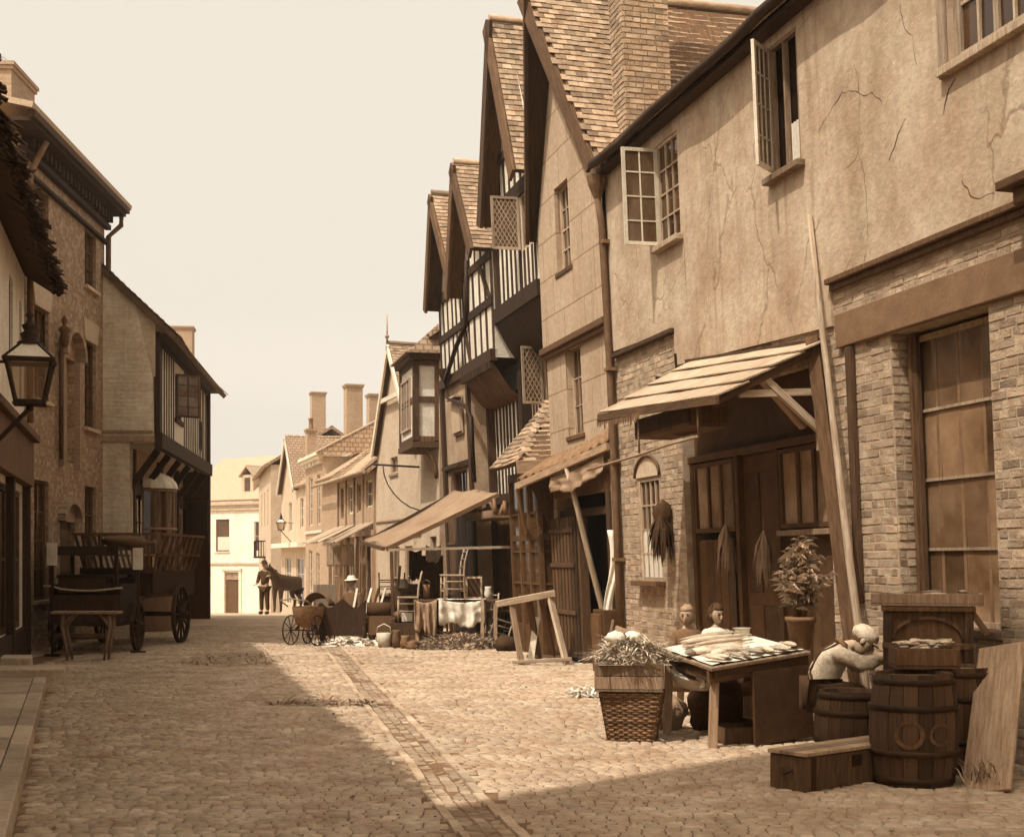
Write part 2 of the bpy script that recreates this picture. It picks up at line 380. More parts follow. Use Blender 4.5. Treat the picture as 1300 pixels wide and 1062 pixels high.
def window(H, rc, t=-.1, cols=2, rows=3, frame='timber_grey', glass='glass_dim', fw=.05, bw=.022, sill=None, curtain=None, mull=0, lattice=False, par=None, name='window', sillm=None, gc=None):
    s0, s1, z0, z1 = rc; mb = MB(); d = .035
    if s0 > s1: s0, s1 = s1, s0
    mb.box(s0, s0 + fw, t - d, t + d, z0, z1); mb.box(s1 - fw, s1, t - d, t + d, z0, z1)
    mb.box(s0 + fw, s1 - fw, t - d, t + d, z0, z0 + fw); mb.box(s0 + fw, s1 - fw, t - d, t + d, z1 - fw, z1)
    a, b, c, e = s0 + fw, s1 - fw, z0 + fw, z1 - fw
    if lattice:
        n = max(2, int((e - c) / .16))
        mb2 = mb
        for i in range(-cols * 2, n + cols * 2):
            for sg in (1, -1):
                zz = c + (e - c) * i / n; dz = (b - a) * 1.5
                q0, q1 = (a, zz), (b, zz + sg * dz)
                cl = clip_line(q0, q1, a, b, c, e)
                if cl: mb.bar((cl[0][0], t + .012, cl[0][1]), (cl[1][0], t + .012, cl[1][1]), .012, .008, up=(0, 1, 0))
    else:
        for i in range(1, cols):
            x = lerp(a, b, i / cols); w = bw * (2.2 if mull and i % mull == 0 else 1); mb.box(x - w / 2, x + w / 2, t - .02, t + .024, c, e)
        for i in range(1, rows):
            z = lerp(c, e, i / rows); mb.box(a, b, t - .018, t + .021, z - bw / 2, z + bw / 2)
    w = H.add(mb, name, frame, par)
    g = MB(); cc, rw = gc or ((cols, rows) if not lattice else (1, 1))
    for i in range(cc):
        for j in range(rw):
            u0, u1, w0, w1 = lerp(a, b, i / cc), lerp(a, b, (i + 1) / cc), lerp(c, e, j / rw), lerp(c, e, (j + 1) / rw)
            k1, k2 = rr(-.006, .006), rr(-.006, .006)
            g.poly([(u0, t + k1, w0), (u0, t + k2, w1), (u1, t - k1, w1), (u1, t - k2, w0)])
    H.add(g, 'pane', glass, w)
    if curtain:
        cm = MB(); x0, x1, y0, y1 = a + (b - a) * curtain[0], a + (b - a) * curtain[1], c + (e - c) * curtain[2], c + (e - c) * curtain[3]
        cm.grid(lambda u, v: V((lerp(x0, x1, u), t + .012 + .006 * math.sin(u * 30), lerp(y0, y1, v))), 24, 2)
        H.add(cm, 'curtain', 'linen', w)
    if sill:
        sm = MB(); sm.box(s0 - .08, s1 + .08, t + .03, t + .03 + sill, z0 - .075, z0 - .004); H.add(sm, 'sill', sillm or frame, w, bevel=.008)
    return w
def clip_line(p, q, a, b, c, e):
    t0, t1 = 0.0, 1.0; dx, dy = q[0] - p[0], q[1] - p[1]
    for pp, qq in ((-dx, p[0] - a), (dx, b - p[0]), (-dy, p[1] - c), (dy, e - p[1])):
        if abs(pp) < 1e-9:
            if qq < 0: return None
        else:
            r = qq / pp
            if pp < 0: t0 = max(t0, r)
            else: t1 = min(t1, r)
    if t0 >= t1 - 1e-3: return None
    return ((p[0] + dx * t0, p[1] + dy * t0), (p[0] + dx * t1, p[1] + dy * t1))
def leaf(H, sh, t0, ang, w, z0, z1, cols=2, rows=4, frame='timber_pale', glass='glass_pale', sgn=-1, par=None, lattice=False):
    """a casement standing open: hinge at (sh, t0), swung out by ang from closed (closed = towards sgn)"""
    e = V((sgn * math.cos(ang), math.sin(ang), 0)); h = V((sh, t0, 0)); mb = MB(); up = e.cross(V((0, 0, 1)))
    P = lambda u, z: h + e * u + V((0, 0, z))
    fw = .045
    for a, b in (((fw / 2, z0), (fw / 2, z1)), ((w - fw / 2, z0), (w - fw / 2, z1))): mb.bar(P(*a), P(*b), .035, fw, up=e)
    for z in (z0 + fw / 2, z1 - fw / 2): mb.bar(P(fw, z), P(w - fw, z), .034, fw)
    if lattice:
        for i in range(-8, 16):
            for sg in (1, -1):
                zz = z0 + (z1 - z0) * i / 7
                cl = clip_line((fw, zz), (w - fw, zz + sg * w * 1.4), fw, w - fw, z0 + fw, z1 - fw)
                if cl: mb.bar(P(*cl[0]), P(*cl[1]), .014, .012, up=up)
    else:
        for i in range(1, cols): mb.bar(P(lerp(fw, w - fw, i / cols), z0 + fw), P(lerp(fw, w - fw, i / cols), z1 - fw), .02, .018, up=e)
        for i in range(1, rows): mb.bar(P(fw, lerp(z0, z1, i / rows)), P(w - fw, lerp(z0, z1, i / rows)), .02, .018)
    o = H.add(mb, 'casement', frame, par)
    g = MB()
    g.grid(lambda u, v: P(lerp(fw, w - fw, u), lerp(z0 + fw, z1 - fw, v)) + up * .004 * math.sin(u * 7 + v * 5), 1, 1)
    H.add(g, 'pane', glass, o)
    return o
def barge(H, pts, t, w=.24, th=.06, mt='timber_brown'):
    """bargeboards along a list of (s, z) or (s, z, t) points"""
    for p, q in zip(pts, pts[1:]):
        mb = MB(); a = V((p[0], p[2] if len(p) > 2 else t, p[1])); b = V((q[0], q[2] if len(q) > 2 else t, q[1])); d = (b - a).normalized(); dn = V((0, 0, -1)) - d * d.dot(V((0, 0, -1))); dn.normalize()
        a2, b2 = a + dn * w / 2, b + dn * w / 2
        mb.bar(a2, b2, th, w, up=dn)
        H.add(mb, 'bargeboard', mt, bevel=.006)
def groof(H, s0, s1, ze, sa, za, to, dep, tile='tile_clay', ta=None, real=True, eo=.12, boards=True, bw=.24, bm='timber_brown', zes=None):
    """gable roof whose ridge runs back from the street; to = overhang of the verge, ta = at the apex"""
    ta = to if ta is None else ta; ze2 = ze if zes is None else zes
    rt = MB(); n = V((s0, to, ze)), V((sa, ta, za)), V((s1, to, ze2))
    for (a, zz, sg) in ((s0, ze, -1), (s1, ze2, 1)):
        A = V((a, to, zz)); B = V((sa, ta, za)); C = V((sa, -dep, za)); D = V((a, -dep, zz)); ex = (A - B).normalized() * eo
        slab(rt, A + ex, D + ex, C, B, .07)
    roof = H.add(rt, 'roof', 'timber_brown')
    A = V((s0, to, ze)); B = V((sa, ta, za)); W_ = (B - A); W_.y = 0
    for (a, zz, rl) in ((s0, ze, real), (s1, ze2, False)):
        tm = MB(); A = V((a, max(to, ta), zz)); W_ = V((sa - a, 0, za - zz)); e = W_.normalized() * eo; Lw = W_.length + eo; tt = max(to, ta)
        if rl:
            def inside(u, w, Lw=Lw): return (tt - u) <= lerp(to, ta, w / Lw) + .01
            tiles(tm, A - e, (0, -1, 0), W_, tt + dep, Lw, poly=inside)
        else:
            nn = V((0, 1, 0)).cross(W_).normalized(); nn = nn if nn.z > 0 else -nn; nn *= .03
            A2 = V((a, to, zz)) - e + nn; tm.poly([A2, V((sa, ta, za)) + nn, V((sa, -dep, za)) + nn, V((a, -dep, zz)) - e + nn])
        H.add(tm, 'tile_covering', tile if rl else 'tile_far', roof)
    rm = MB(); rm.tube([(sa, lerp(ta, -dep, i / 12), za + .03 - .02 * math.sin(i * .9)) for i in range(13)], .07, 8); H.add(rm, 'ridge_tiles', tile, roof)
    if boards:
        u0 = (V((s0, ze)) - V((sa, za))).normalized() * eo; u1 = (V((s1, ze2)) - V((sa, za))).normalized() * eo
        barge(H, [(s0 + u0.x, ze + u0.y, to + .035), (sa, za, ta + .035), (s1 + u1.x, ze2 + u1.y, to + .035)], to, bw, mt=bm)
    return roof
def body_box(H, s0, s1, t, dep, z1, mt, sides=True, back=True, z0=-1.0, par=None):
    """the end walls and the back of a house (the front is built on its own)"""
    mb = MB()
    mb.poly([(s0, t, z0), (s0, t, z1), (s0, -dep, z1), (s0, -dep, z0)], .5); mb.poly([(s1, t, z0), (s1, -dep, z0), (s1, -dep, z1), (s1, t, z1)], .5)
    if back: mb.poly([(s0, -dep, z0), (s0, -dep, z1), (s1, -dep, z1), (s1, -dep, z0)], .5)
    return H.add(mb, 'end_walls', mt, par)
def stack(H, s0, s1, t0, t1, z0, z1, mt='brick_far', pots=1, par=None, cap=.07, real=False):
    mb = MB()
    if real:
        mb.box(s0 + .012, s1 - .012, t0 + .012, t1 - .012, z0, z1, .5); c = H.add(mb, 'chimney', 'mortar', par)
        b = MB(); bricks(b, s0, s1, z0, z1, t=t1, prot=.008); bricks(b, t0, t1, z0, z1, t=-s0 * 0, axis='x') if False else None
        H.add(b, 'brick_face', 'brick_block', c)
        b2 = MB(); bricks(b2, t0, t1, z0, z1, t=0, prot=.008, axis='t')
        for q in b2.v: q.x = s0 - q.x
        H.add(b2, 'brick_face', 'brick_block', c)
    else:
        mb.box(s0, s1, t0, t1, z0, z1, .5)
        for i, e in enumerate((.04, .07)): mb.box(s0 - e, s1 + e, t0 - e, t1 + e, z1 + i * cap, z1 + (i + 1) * cap - .003, .5)
        c = H.add(mb, 'chimney', mt, par)
    for i in range(pots):
        p = MB(); p.lathe([(.10, 0), (.12, .06), (.10, .1), (.09, .42), (.12, .44), (.12, .5), (.07, .5), (.07, .3)], (lerp(s0, s1, (i + .5) / pots), (t0 + t1) / 2, z1 + cap * 2 - .01), 12)
        H.add(p, 'chimney_pot', 'clay_pot', c)
    return c
# ------------------------------------------------------------------ the right-hand row
FR = Fac((5.517, 5.0), (1.656, 19.71), .045)
PI2 = math.pi / 2
# --- plastered house nearest the camera
H = House(FR, 0, 'plaster_house', 'buff plastered house with brick ground floor and plank canopy, nearest on the right')
HW1, HW2, HW3 = (12.45, 13.19, 5.62, 6.9), (9.2, 9.84, 5.62, 6.96), (5.45, 6.56, 5.64, 7.0)
HS, HSM, HSH = (6.2, 7.7, 1.0, 3.64), (13.62, 14.44, 1.34, 2.72), (8.95, 12.78, -.3, 3.6)
mb = MB()
for o in ([(0, 4.7), (15.2, 4.7), (15.2, 7.42), (0, 7.42)], [(0, 4.33), (8.72, 4.33), (8.72, 4.7), (0, 4.7)], [(8.72, 3.88), (12.82, 4.06), (12.82, 4.7), (8.72, 4.7)], [(12.82, 4.52), (15.2, 4.58), (15.2, 4.7), (12.82, 4.7)]):
    wall(mb, o, (HW1, HW2, HW3) if o[0][1] == 4.7 else (), .035, .09)
for a, b in (((8.72, 3.88), (12.82, 4.06)), ((12.82, 4.52), (15.2, 4.58)), ((0, 4.33), (8.72, 4.33))):
    mb.poly([(a[0], .035, a[1]), (b[0], .035, b[1]), (b[0], -.03, b[1]), (a[0], -.03, a[1])])
for x, z0, z1 in ((8.72, 3.88, 4.33), (12.82, 4.06, 4.52)): mb.poly([(x, .035, z0), (x, .035, z1), (x, -.03, z1), (x, -.03, z0)])
H.add(mb, 'plaster_wall', 'plaster_buff')
bw = MB(); wall(bw, [(0, -.5), (15.2, -.5), (15.2, 4.8), (0, 4.8)], [HS, HSM, HSH], 0, .3); bwo = H.add(bw, 'brick_wall', 'mortar')
b = MB(); bricks(b, 2.0, 15.2, -.02, 4.6, [HS, (6.0, 8.62, 3.62, 3.98), HSM, HSH, (13.5, 14.55, 2.70, 3.02)], 0)
H.add(b, 'brick_face', 'brick_block', bwo)
b = MB(); bricks(b, -.3, -.0, 1.0, 3.64, t=0, axis='t', prot=.008)       # reveal of the tall window, far jamb
for q in b.v: q.x = 7.70 - q.x
H.add(b, 'brick_face', 'brick_block', bwo)
body_box(H, 0, 15.19, -.02, 6, 7.3, 'brick_old', z0=-.5)
mb = MB(); slab(mb, (-.3, .27, 7.24), (15.1, .27, 7.24), (15.2, -3, 9.5), (-.3, -3, 9.5), .12); slab(mb, (-.3, -6.2, 7.2), (15.2, -6.2, 7.2), (15.2, -3, 9.5), (-.3, -3, 9.5), .12)
rf = H.add(mb, 'roof', 'tile_far')
mb = MB(); mb.box(-.3, 15.1, .0, .2, 7.06, 7.11); mb.tube([(-.3 + i * .614, .27 + .012 * math.sin(i * 2.1), 7.16 + .018 * math.sin(i * 1.3)) for i in range(26)], .06, 8); H.add(mb, 'gutter', 'iron')
# mouldings, lintel and batten
mb = MB(); mb.box(0, 8.72, .0, .10, 4.27, 4.325); mb.box(0, 8.70, .0, .06, 4.21, 4.265); H.add(mb, 'string_course', 'timber_brown', bevel=.008)
mb = MB(); mb.box(12.80, 15.1, .0, .09, 4.47, 4.53); H.add(mb, 'string_course', 'timber_brown', bevel=.008)
mb = MB(); mb.box(3.2, 8.62, .0, .055, 3.645, 3.97); H.add(mb, 'lintel', 'paint_mid', bevel=.01)
mb = MB(); mb.box(8.33, 8.44, .012, .06, 1.2, 3.63); H.add(mb, 'batten', 'timber_brown', bevel=.006)
mb = MB(); mb.box(4.9, 5.62, .0, .30, 4.36, 4.43); mb.box(4.9, 5.52, .0, .22, 4.24, 4.358); H.add(mb, 'bracket', 'paint_dark', bevel=.01)
# windows
w = window(H, HW1, -.015, 3, 4, 'timber_pale', 'glass_dim', sill=.12, fw=.04)
leaf(H, 13.19, .02, PI2 + .06, .47, 5.64, 6.88, 2, 4, 'paint_white', 'glass_grey')
mb = MB()
for q in ((9.2, 9.235, 5.62, 6.96), (9.805, 9.84, 5.62, 6.96), (9.51, 9.54, 5.66, 6.92), (9.2, 9.84, 5.62, 5.66), (9.2, 9.84, 6.92, 6.96)): mb.box(q[0], q[1], -.03, .03, q[2], q[3])
w = H.add(mb, 'window', 'timber_grey'); mb = MB(); mb.poly([(9.2, -.05, 5.62), (9.84, -.05, 5.62), (9.84, -.05, 6.96), (9.2, -.05, 6.96)]); H.add(mb, 'unlit_room_sheet', 'void', w)  # near-black sheet stands in for the unlit room behind the open window
mb = MB(); mb.box(9.12, 9.94, -.02, .13, 5.545, 5.612); H.add(mb, 'sill', 'timber_grey', w, bevel=.008)
cm = MB(); cm.grid(lambda u, v: V((lerp(9.24, 9.5, u), -.03 + .010 * math.sin(u * 26), lerp(5.67, 6.08, v))), 20, 2); H.add(cm, 'curtain', 'linen', w)
leaf(H, 9.84, .03, math.radians(50), .40, 5.66, 6.94, 3, 4, 'paint_white', 'glass_grey')
w = window(H, HW3, -.06, 4, 3, 'timber_pale', 'glass_dim', fw=.09, bw=.03, sill=.14, mull=2)
mb = MB()
for a, b_, c, d in ((5.36, 5.45, 5.56, 7.0), (6.56, 6.66, 5.56, 7.0)): mb = MB(); mb.box(a, b_, .036, .075, c, d); H.add(mb, 'architrave', 'timber_pale', w, bevel=.01)
w = window(H, (6.24, 7.66, 1.04, 3.60), -.21, 1, 4, 'timber_pale', 'glass_grey', fw=.05, bw=.026, sill=.2, sillm='timber_grey', gc=(4, 4))  # glass split into more panes, their differing tones stand in for reflections
mb = MB()
for x in (6.62, 6.98, 7.32): mb.box(x - .02, x + .02, -.235, -.208, 1.1, 3.54)
H.add(mb, 'glazing_bar', 'paint_mid', w)
mb = MB()
for sg in (1, -1):
    mb = MB()
    for k in range(2): x = 6.95 + sg * (.63 - k * .05); mb.box(x - .025, x + .025, -.174, -.13 + .02 * (1 - k), 1.04, 3.6)
    H.add(mb, 'architrave', 'timber_brown', w)
w = window(H, HSM, -.04, 4, 4, 'timber_pale', 'glass_dim', fw=.045, bw=.024, sill=.16, sillm='timber_brown', curtain=(.0, 1, .0, .5))
mb = MB(); i0 = 14
arc = [(14.03 + .45 * math.cos(math.pi * i / i0), 2.735 + .26 * math.sin(math.pi * i / i0)) for i in range(i0 + 1)]
mb.poly([(x, .018, z) for x, z in arc]); H.add(mb, 'tympanum', 'plaster_pale', w)
mb = MB(); mb.tube([(14.03 + .47 * math.cos(math.pi * i / i0), .03, 2.735 + .28 * math.sin(math.pi * i / i0)) for i in range(i0 + 1)], .022, 6); H.add(mb, 'hood_mould', 'timber_brown', w)
# the shopfront in the shade of the canopy
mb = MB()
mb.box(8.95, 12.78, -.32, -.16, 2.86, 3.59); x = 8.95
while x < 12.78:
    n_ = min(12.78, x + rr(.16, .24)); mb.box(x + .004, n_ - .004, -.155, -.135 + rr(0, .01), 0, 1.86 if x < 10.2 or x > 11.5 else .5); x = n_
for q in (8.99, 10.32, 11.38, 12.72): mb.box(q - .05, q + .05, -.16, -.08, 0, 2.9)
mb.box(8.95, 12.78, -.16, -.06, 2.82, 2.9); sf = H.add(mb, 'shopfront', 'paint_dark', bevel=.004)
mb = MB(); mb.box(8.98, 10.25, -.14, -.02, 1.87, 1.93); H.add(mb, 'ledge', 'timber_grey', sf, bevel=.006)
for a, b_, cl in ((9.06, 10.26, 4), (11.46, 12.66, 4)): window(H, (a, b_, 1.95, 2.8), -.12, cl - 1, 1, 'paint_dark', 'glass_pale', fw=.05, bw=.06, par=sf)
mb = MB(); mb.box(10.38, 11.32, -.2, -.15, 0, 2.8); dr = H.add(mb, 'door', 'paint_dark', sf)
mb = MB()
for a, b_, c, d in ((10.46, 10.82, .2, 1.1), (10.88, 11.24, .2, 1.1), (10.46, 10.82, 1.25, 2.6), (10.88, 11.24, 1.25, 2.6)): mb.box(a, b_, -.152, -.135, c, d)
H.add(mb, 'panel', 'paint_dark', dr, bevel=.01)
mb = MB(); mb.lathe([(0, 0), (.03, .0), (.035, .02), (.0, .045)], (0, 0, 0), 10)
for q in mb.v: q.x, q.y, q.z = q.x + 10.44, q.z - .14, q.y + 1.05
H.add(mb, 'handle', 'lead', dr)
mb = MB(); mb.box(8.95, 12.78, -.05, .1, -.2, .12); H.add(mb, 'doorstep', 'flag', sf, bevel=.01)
# canopy of planks
cs0, cs1 = 8.92, 12.46
mb = MB(); sag = lambda u: .05 * math.sin(u * 3.1)
for r in range(4):
    t0, t1 = 1.18 - r * .30, 1.18 - (r + 1) * .30 - .05
    def zc(s, t): return lerp(3.77, 4.05, (s - cs0) / (cs1 - cs0)) - lerp(.62, .70, (s - cs0) / (cs1 - cs0)) * t / 1.2
    ex = (.0, -.02, -.05, .02)[r]; s_a, s_b = cs0 + rr(-.05, .03), cs1 - r * .02
    for k in range(6):
        u0, u1 = lerp(s_a, s_b, k / 6), lerp(s_a, s_b, (k + 1) / 6); o = .020 * r; j0 = .02 * math.sin(k * 2.3 + r); j1 = .02 * math.sin((k + 1) * 2.3 + r)
        slab(mb, (u0, t0 + j0, zc(u0, t0) + .045), (u1, t0 + j1, zc(u1, t0) + .045), (u1, t1, zc(u1, t1) + .012), (u0, t1, zc(u0, t1) + .012), .016, .5 + .08 * r)
cp = H.add(mb, 'canopy', 'timber_pale')
mb = MB()
for s in (9.0, 10.2, 11.4, 12.4): mb.bar((s, .0, zc(s, 0) - .05), (s, 1.17, zc(s, 1.17) - .045), .06, .06)
mb.bar((cs0, 1.17, zc(cs0, 1.17) - .01), (cs1, 1.2, zc(cs1, 1.2) - .01), .03, .08); mb.bar((cs0 + .02, .02, zc(cs0, 0) - .02), (cs1, .02, zc(cs1, 0) - .02), .06, .1)
H.add(mb, 'rafter', 'timber_brown', cp)
mb = MB()
for i in range(18):
    s = lerp(11.0, 12.42, i / 17); h = .04 + .09 * abs(math.sin(i * 1.7)) * rr(.4, 1); mb.poly([(s, 1.205, zc(s, 1.2) - .02), (s + .09, 1.206, zc(s, 1.2) - .02), (s + .08, 1.206, zc(s, 1.2) - .05 - h), (s + .02, 1.205, zc(s, 1.2) - .05 - h * .7)])
H.add(mb, 'ragged_edge', 'cloth_mid', cp)
for s in (9.02,):
    mb = MB(); mb.bar((s, .05, 2.9), (s, .62, zc(s, .6) - .08), .07, .07); mb.bar((s, .05, 3.28), (s, .9, zc(s, .9) - .08), .05, .07); mb.box(s - .05, s + .05, .0, .07, 2.7, 3.7); H.add(mb, 'bracket', 'timber_pale', cp)
mb = MB(); mb.bar((9.35, .06, 2.95), (9.35, .5, 3.42), .12, .03); H.add(mb, 'bracket', 'timber_grey', cp)
mb = MB(); rp = [(9.55, 1.12, 2.86), (10.4, 1.13, 2.84), (11.3, 1.13, 2.80), (12.3, 1.15, 2.77), (13.2, 1.12, 2.75)]; mb.tube(rp, .016, 6)
for s, z0 in ((9.55, 2.86), (11.3, 2.80)): mb.tube([(s, 1.12, z0), (s, 1.12, zc(s, 1.12) - .03)], .013, 6)
H.add(mb, 'hanging_rail', 'timber_grey', cp)
mb = MB(); mb.box(10.1, 11.75, .55, 1.0, 3.02, 3.06); mb.box(10.1, 11.75, .97, 1.0, 3.06, 3.24); mb.box(10.1, 10.13, .55, .97, 3.06, 3.24)
for i in range(9): mb.bar((10.55 + i * .06, .98, 3.03), (10.62 + i * .06, .66, 3.015), .012, .008)
H.add(mb, 'tray', 'timber_brown', cp)
# cracks in the plaster, cut as shallow dark fissures of the picture's courses
def crack(pts, w=.012):
    w *= .42
    mb = MB(); P = []
    q = [FR.px(x, y, .035) for x, y in pts]
    for a, b_ in zip(q, q[1:]):
        n_ = max(2, int(math.hypot(b_[0] - a[0], b_[1] - a[1]) / .05))
        for i in range(n_): P.append((lerp(a[0], b_[0], i / n_) + rr(-.014, .014), lerp(a[1], b_[1], i / n_) + rr(-.014, .014)))
    P.append(q[-1])
    for i in range(len(P) - 1):
        a, b_ = P[i], P[i + 1]; d = V((b_[0] - a[0], b_[1] - a[1]));
        if d.length < 1e-6: continue
        nn = V((-d.y, d.x)).normalized(); wa = w * (.25 + abs(noise.noise(V((i * .31, q[0][0], 0)))) * 1.6); wb = w * (.25 + abs(noise.noise(V(((i + 1) * .31, q[0][0], 0)))) * 1.6)
        mb.poly([(a[0] - nn.x * wa, .0375, a[1] - nn.y * wa), (b_[0] - nn.x * wb, .0375, b_[1] - nn.y * wb), (b_[0] + nn.x * wb, .0375, b_[1] + nn.y * wb), (a[0] + nn.x * wa, .0375, a[1] + nn.y * wa)])
    H.add(mb, 'crack', 'timber_brown')
crack([(1040, 165), (1055, 140), (1070, 118), (1085, 116), (1095, 122), (1108, 118), (1120, 130)])
crack([(1128, 205), (1140, 172), (1150, 150)]); crack([(1075, 215), (1090, 195), (1098, 220), (1102, 300), (1097, 335)], .008); crack([(1090, 195), (1092, 120), (1085, 80)], .006)
crack([(1212, 98), (1204, 115), (1198, 145)], .014); crack([(1143, 5), (1146, 32), (1158, 45), (1165, 85)], .009); crack([(1220, 230), (1236, 252), (1262, 245)], .010)
crack([(900, 270), (908, 200), (915, 150), (938, 70)], .010); crack([(935, 72), (920, 110), (912, 160)], .007); crack([(900, 275), (897, 320), (905, 250)], .006); crack([(1100, 280), (1080, 330), (1068, 352)], .007)
crack([(955, 265), (965, 240)], .009); crack([(868, 300), (873, 400)], .008); crack([(1012, 40), (1040, 5)], .012); crack([(835, 405), (870, 330)], .006); crack([(808, 300), (812, 440)], .008)
# rainwater head and pipes on the joint with the gabled house
mb = MB(); mb.lathe([(.05, 0), (.07, .05), (.13, .2), (.15, .3), (.15, .33), (.11, .33)], (15.16, .17, 6.72), 8, smooth=False); mb.tube([(15.16, .17, 6.73), (15.17, .12, 6.4), (15.17, .09, 4.5), (15.16, .09, 2.2), (15.18, .09, .15)], .052, 8)
for z in (6.1, 4.3, 3.0, 1.6): mb.box(15.08, 15.26, .0, .15, z, z + .05)
H.add(mb, 'downpipe', 'lead')
mb = MB(); mb.tube([(12.95, .02, 3.9), (12.95, .25, 3.92)], .02, 6); mb.bar((12.72, .05, 3.7), (12.76, .05, 4.2), .03, .02); H.add(mb, 'iron_hook', 'iron')

# --- gabled house with scored plaster
H = House(FR, 15.25, 'gabled_house', 'steep gabled house of scored plaster between the plaster house and the timbered house')
G1, G2, G3 = (16.87, 17.60, 6.17, 7.5), (16.78, 17.56, 3.58, 4.96), (15.62, 18.36, -.4, 2.86)
mb = MB(); wall(mb, [(15.28, 5.06), (18.6, 5.06), (18.6, 7.1), (17.15, 10.15), (15.28, 7.3)], [G1], .06, .2); wall(mb, [(15.28, -.5), (18.6, -.5), (18.6, 5.08), (15.28, 5.08)], [G2, G3], 0, .35)
mb.poly([(15.28, 0, 5.06), (18.6, 0, 5.06), (18.6, .06, 5.06), (15.28, .06, 5.06)]); H.add(mb, 'wall', 'plaster_scored'); body_box(H, 15.28, 18.6, 0, 7, 7.3, 'plaster_dull', z0=-.5)
rf = groof(H, 15.32, 18.92, 7.42, 17.15, 10.45, .12, 7.5, ta=.50, bw=.26, zes=7.1)
stack(H, 15.30, 15.82, -1.08, -.36, 6.3, 12.6, par=rf, real=True, pots=0)
mb = MB(); mb.box(15.28, 18.62, .0, .13, 5.0, 5.10); mb.box(15.28, 18.62, .0, .08, 4.93, 4.997); H.add(mb, 'string_course', 'timber_brown', bevel=.01)
window(H, G1, -.07, 3, 4, 'timber_pale', 'glass_dim', fw=.04, sill=.12, sillm='timber_brown'); window(H, G2, -.14, 3, 3, 'timber_pale', 'glass_dim', fw=.04, sill=.14, sillm='timber_brown', curtain=(0, .4, 0, 1))
mb = MB(); mb.box(15.62, 18.36, -.36, -.34, 0, 2.86); H.add(mb, 'unlit_shop_sheet', 'void')  # near-black sheet painted in for the unlit depth of the shop
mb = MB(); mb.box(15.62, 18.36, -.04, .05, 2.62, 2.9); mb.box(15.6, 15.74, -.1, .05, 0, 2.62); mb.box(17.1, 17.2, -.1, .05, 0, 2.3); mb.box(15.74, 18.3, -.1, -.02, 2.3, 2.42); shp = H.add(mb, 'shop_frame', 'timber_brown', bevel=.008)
mb = MB()
mb.box(17.22, 18.5, .05, .085, .06, 2.3)
for i in range(7): mb.box(17.26 + i * .18, 17.37 + i * .18, .085, .108, .12, 2.2 + .12 * math.sin(i * 2))
for z in (.1, .75, 1.5, 2.05): mb.box(17.22, 18.5, .108, .13, z, z + .07)
H.add(mb, 'gate', 'timber_brown', bevel=.004)
mb = MB(); mb.box(15.3, 15.78, .03, .3, -.05, .9); mb.box(15.36, 15.72, .3, .36, -.05, .84); H.add(mb, 'shutter', 'paint_dark', bevel=.01)
mb = MB(); A, B, C, D = [V((FR.px(x, y, t)[0], t, FR.px(x, y, t)[1])) for x, y, t in ((656, 610, .66), (772, 560, .12), (772, 546, .005), (702, 580, .005))]
def pc(u, v):
    p = A.lerp(B, u).lerp(D.lerp(C, u), v); return p + V((0, 0, .03 * math.sin(u * 70) - .04 * math.sin(math.pi * u)))
mb.grid(pc, 70, 3); pt = H.add(mb, 'pent_roof', 'lead', solid=.03)
mb = MB(); mb.bar(A - V((0, 0, .09)), B - V((0, 0, .07)), .07, .10); mb.bar(A - V((0, 0, .1)), D - V((0, 0, .18)), .06, .08); mb.bar(A.lerp(B, .5) - V((0, 0, .1)), D.lerp(C, .5) - V((0, 0, .1)), .06, .08); H.add(mb, 'rafter', 'timber_grey', pt)
# the sacking and props that stand about it
def prop(name, label, p, q, r0, r1, mt, n=8, cat='pole'):
    p, q = V(p), V(q); mb = MB(); d = q - p
    mb.tube([(0, 0, 0)] + [d * (i / 6) + V((rr(-.008, .008), rr(-.008, .008), 0)) for i in range(1, 6)] + [d], [lerp(r0, r1, i / 6) for i in range(7)], n)
    o = mb.build(name, mt); o.location = p; return tag(o, label, cat)
def fw(f, s, t, z):
    w = f.P + f.d * s + f.n * (t + f.k * z); return V((w.x, w.y, z + f.z0))
prop('prop_pole', 'thin grey prop pole slanting under the far end of the corrugated pent roof', ground(696, 815), fw(FR, *A) - V((0, 0, .12)), .04, .032, 'timber_grey')
m_ = A.lerp(B, .58) - V((0, 0, .13)); prop('prop_pole', 'stout pale prop pole slanting across the dark shop opening beside the gate', ground(783, 842), fw(FR, *m_), .055, .045, 'timber_pale')
def hung(name, label, cat, P0, P1, drop, mt, seed, amp=.05):
    P0, P1 = V(P0), V(P1); n = (P1 - P0).cross(V((0, 0, 1))).normalized(); mb = MB()
    def fn(u, v):
        e = drop * (.82 + .22 * noise.noise(V((u * 3 + seed, .5, 0))) + .10 * noise.noise(V((u * 11 + seed, .2, 1)))) * v
        return (P1 - P0) * u + V((0, 0, -e - .06 * math.sin(math.pi * u))) + n * amp * (math.sin(u * 17 + seed + v * 2) + .8 * math.sin(u * 29 + seed * 3 - v * 3) + 1.2 * noise.noise(V((u * 8, v * 4, seed)))) * (.25 + v)
    mb.grid(fn, 48, 12, us=1, vs=1); o = mb.build(name, mt, solid=.006); o.location = P0; return tag(o, label, cat)
p0 = A.lerp(B, .38); p1 = A.lerp(B, .93)
hung('hanging_cloth', 'pale torn cloth hung in swags under the corrugated pent roof', 'cloth', fw(FR, *(p0 - V((0, .03, .15)))), fw(FR, *(p1 - V((0, .03, .13)))), .34, 'sacking', 1.0, .018)
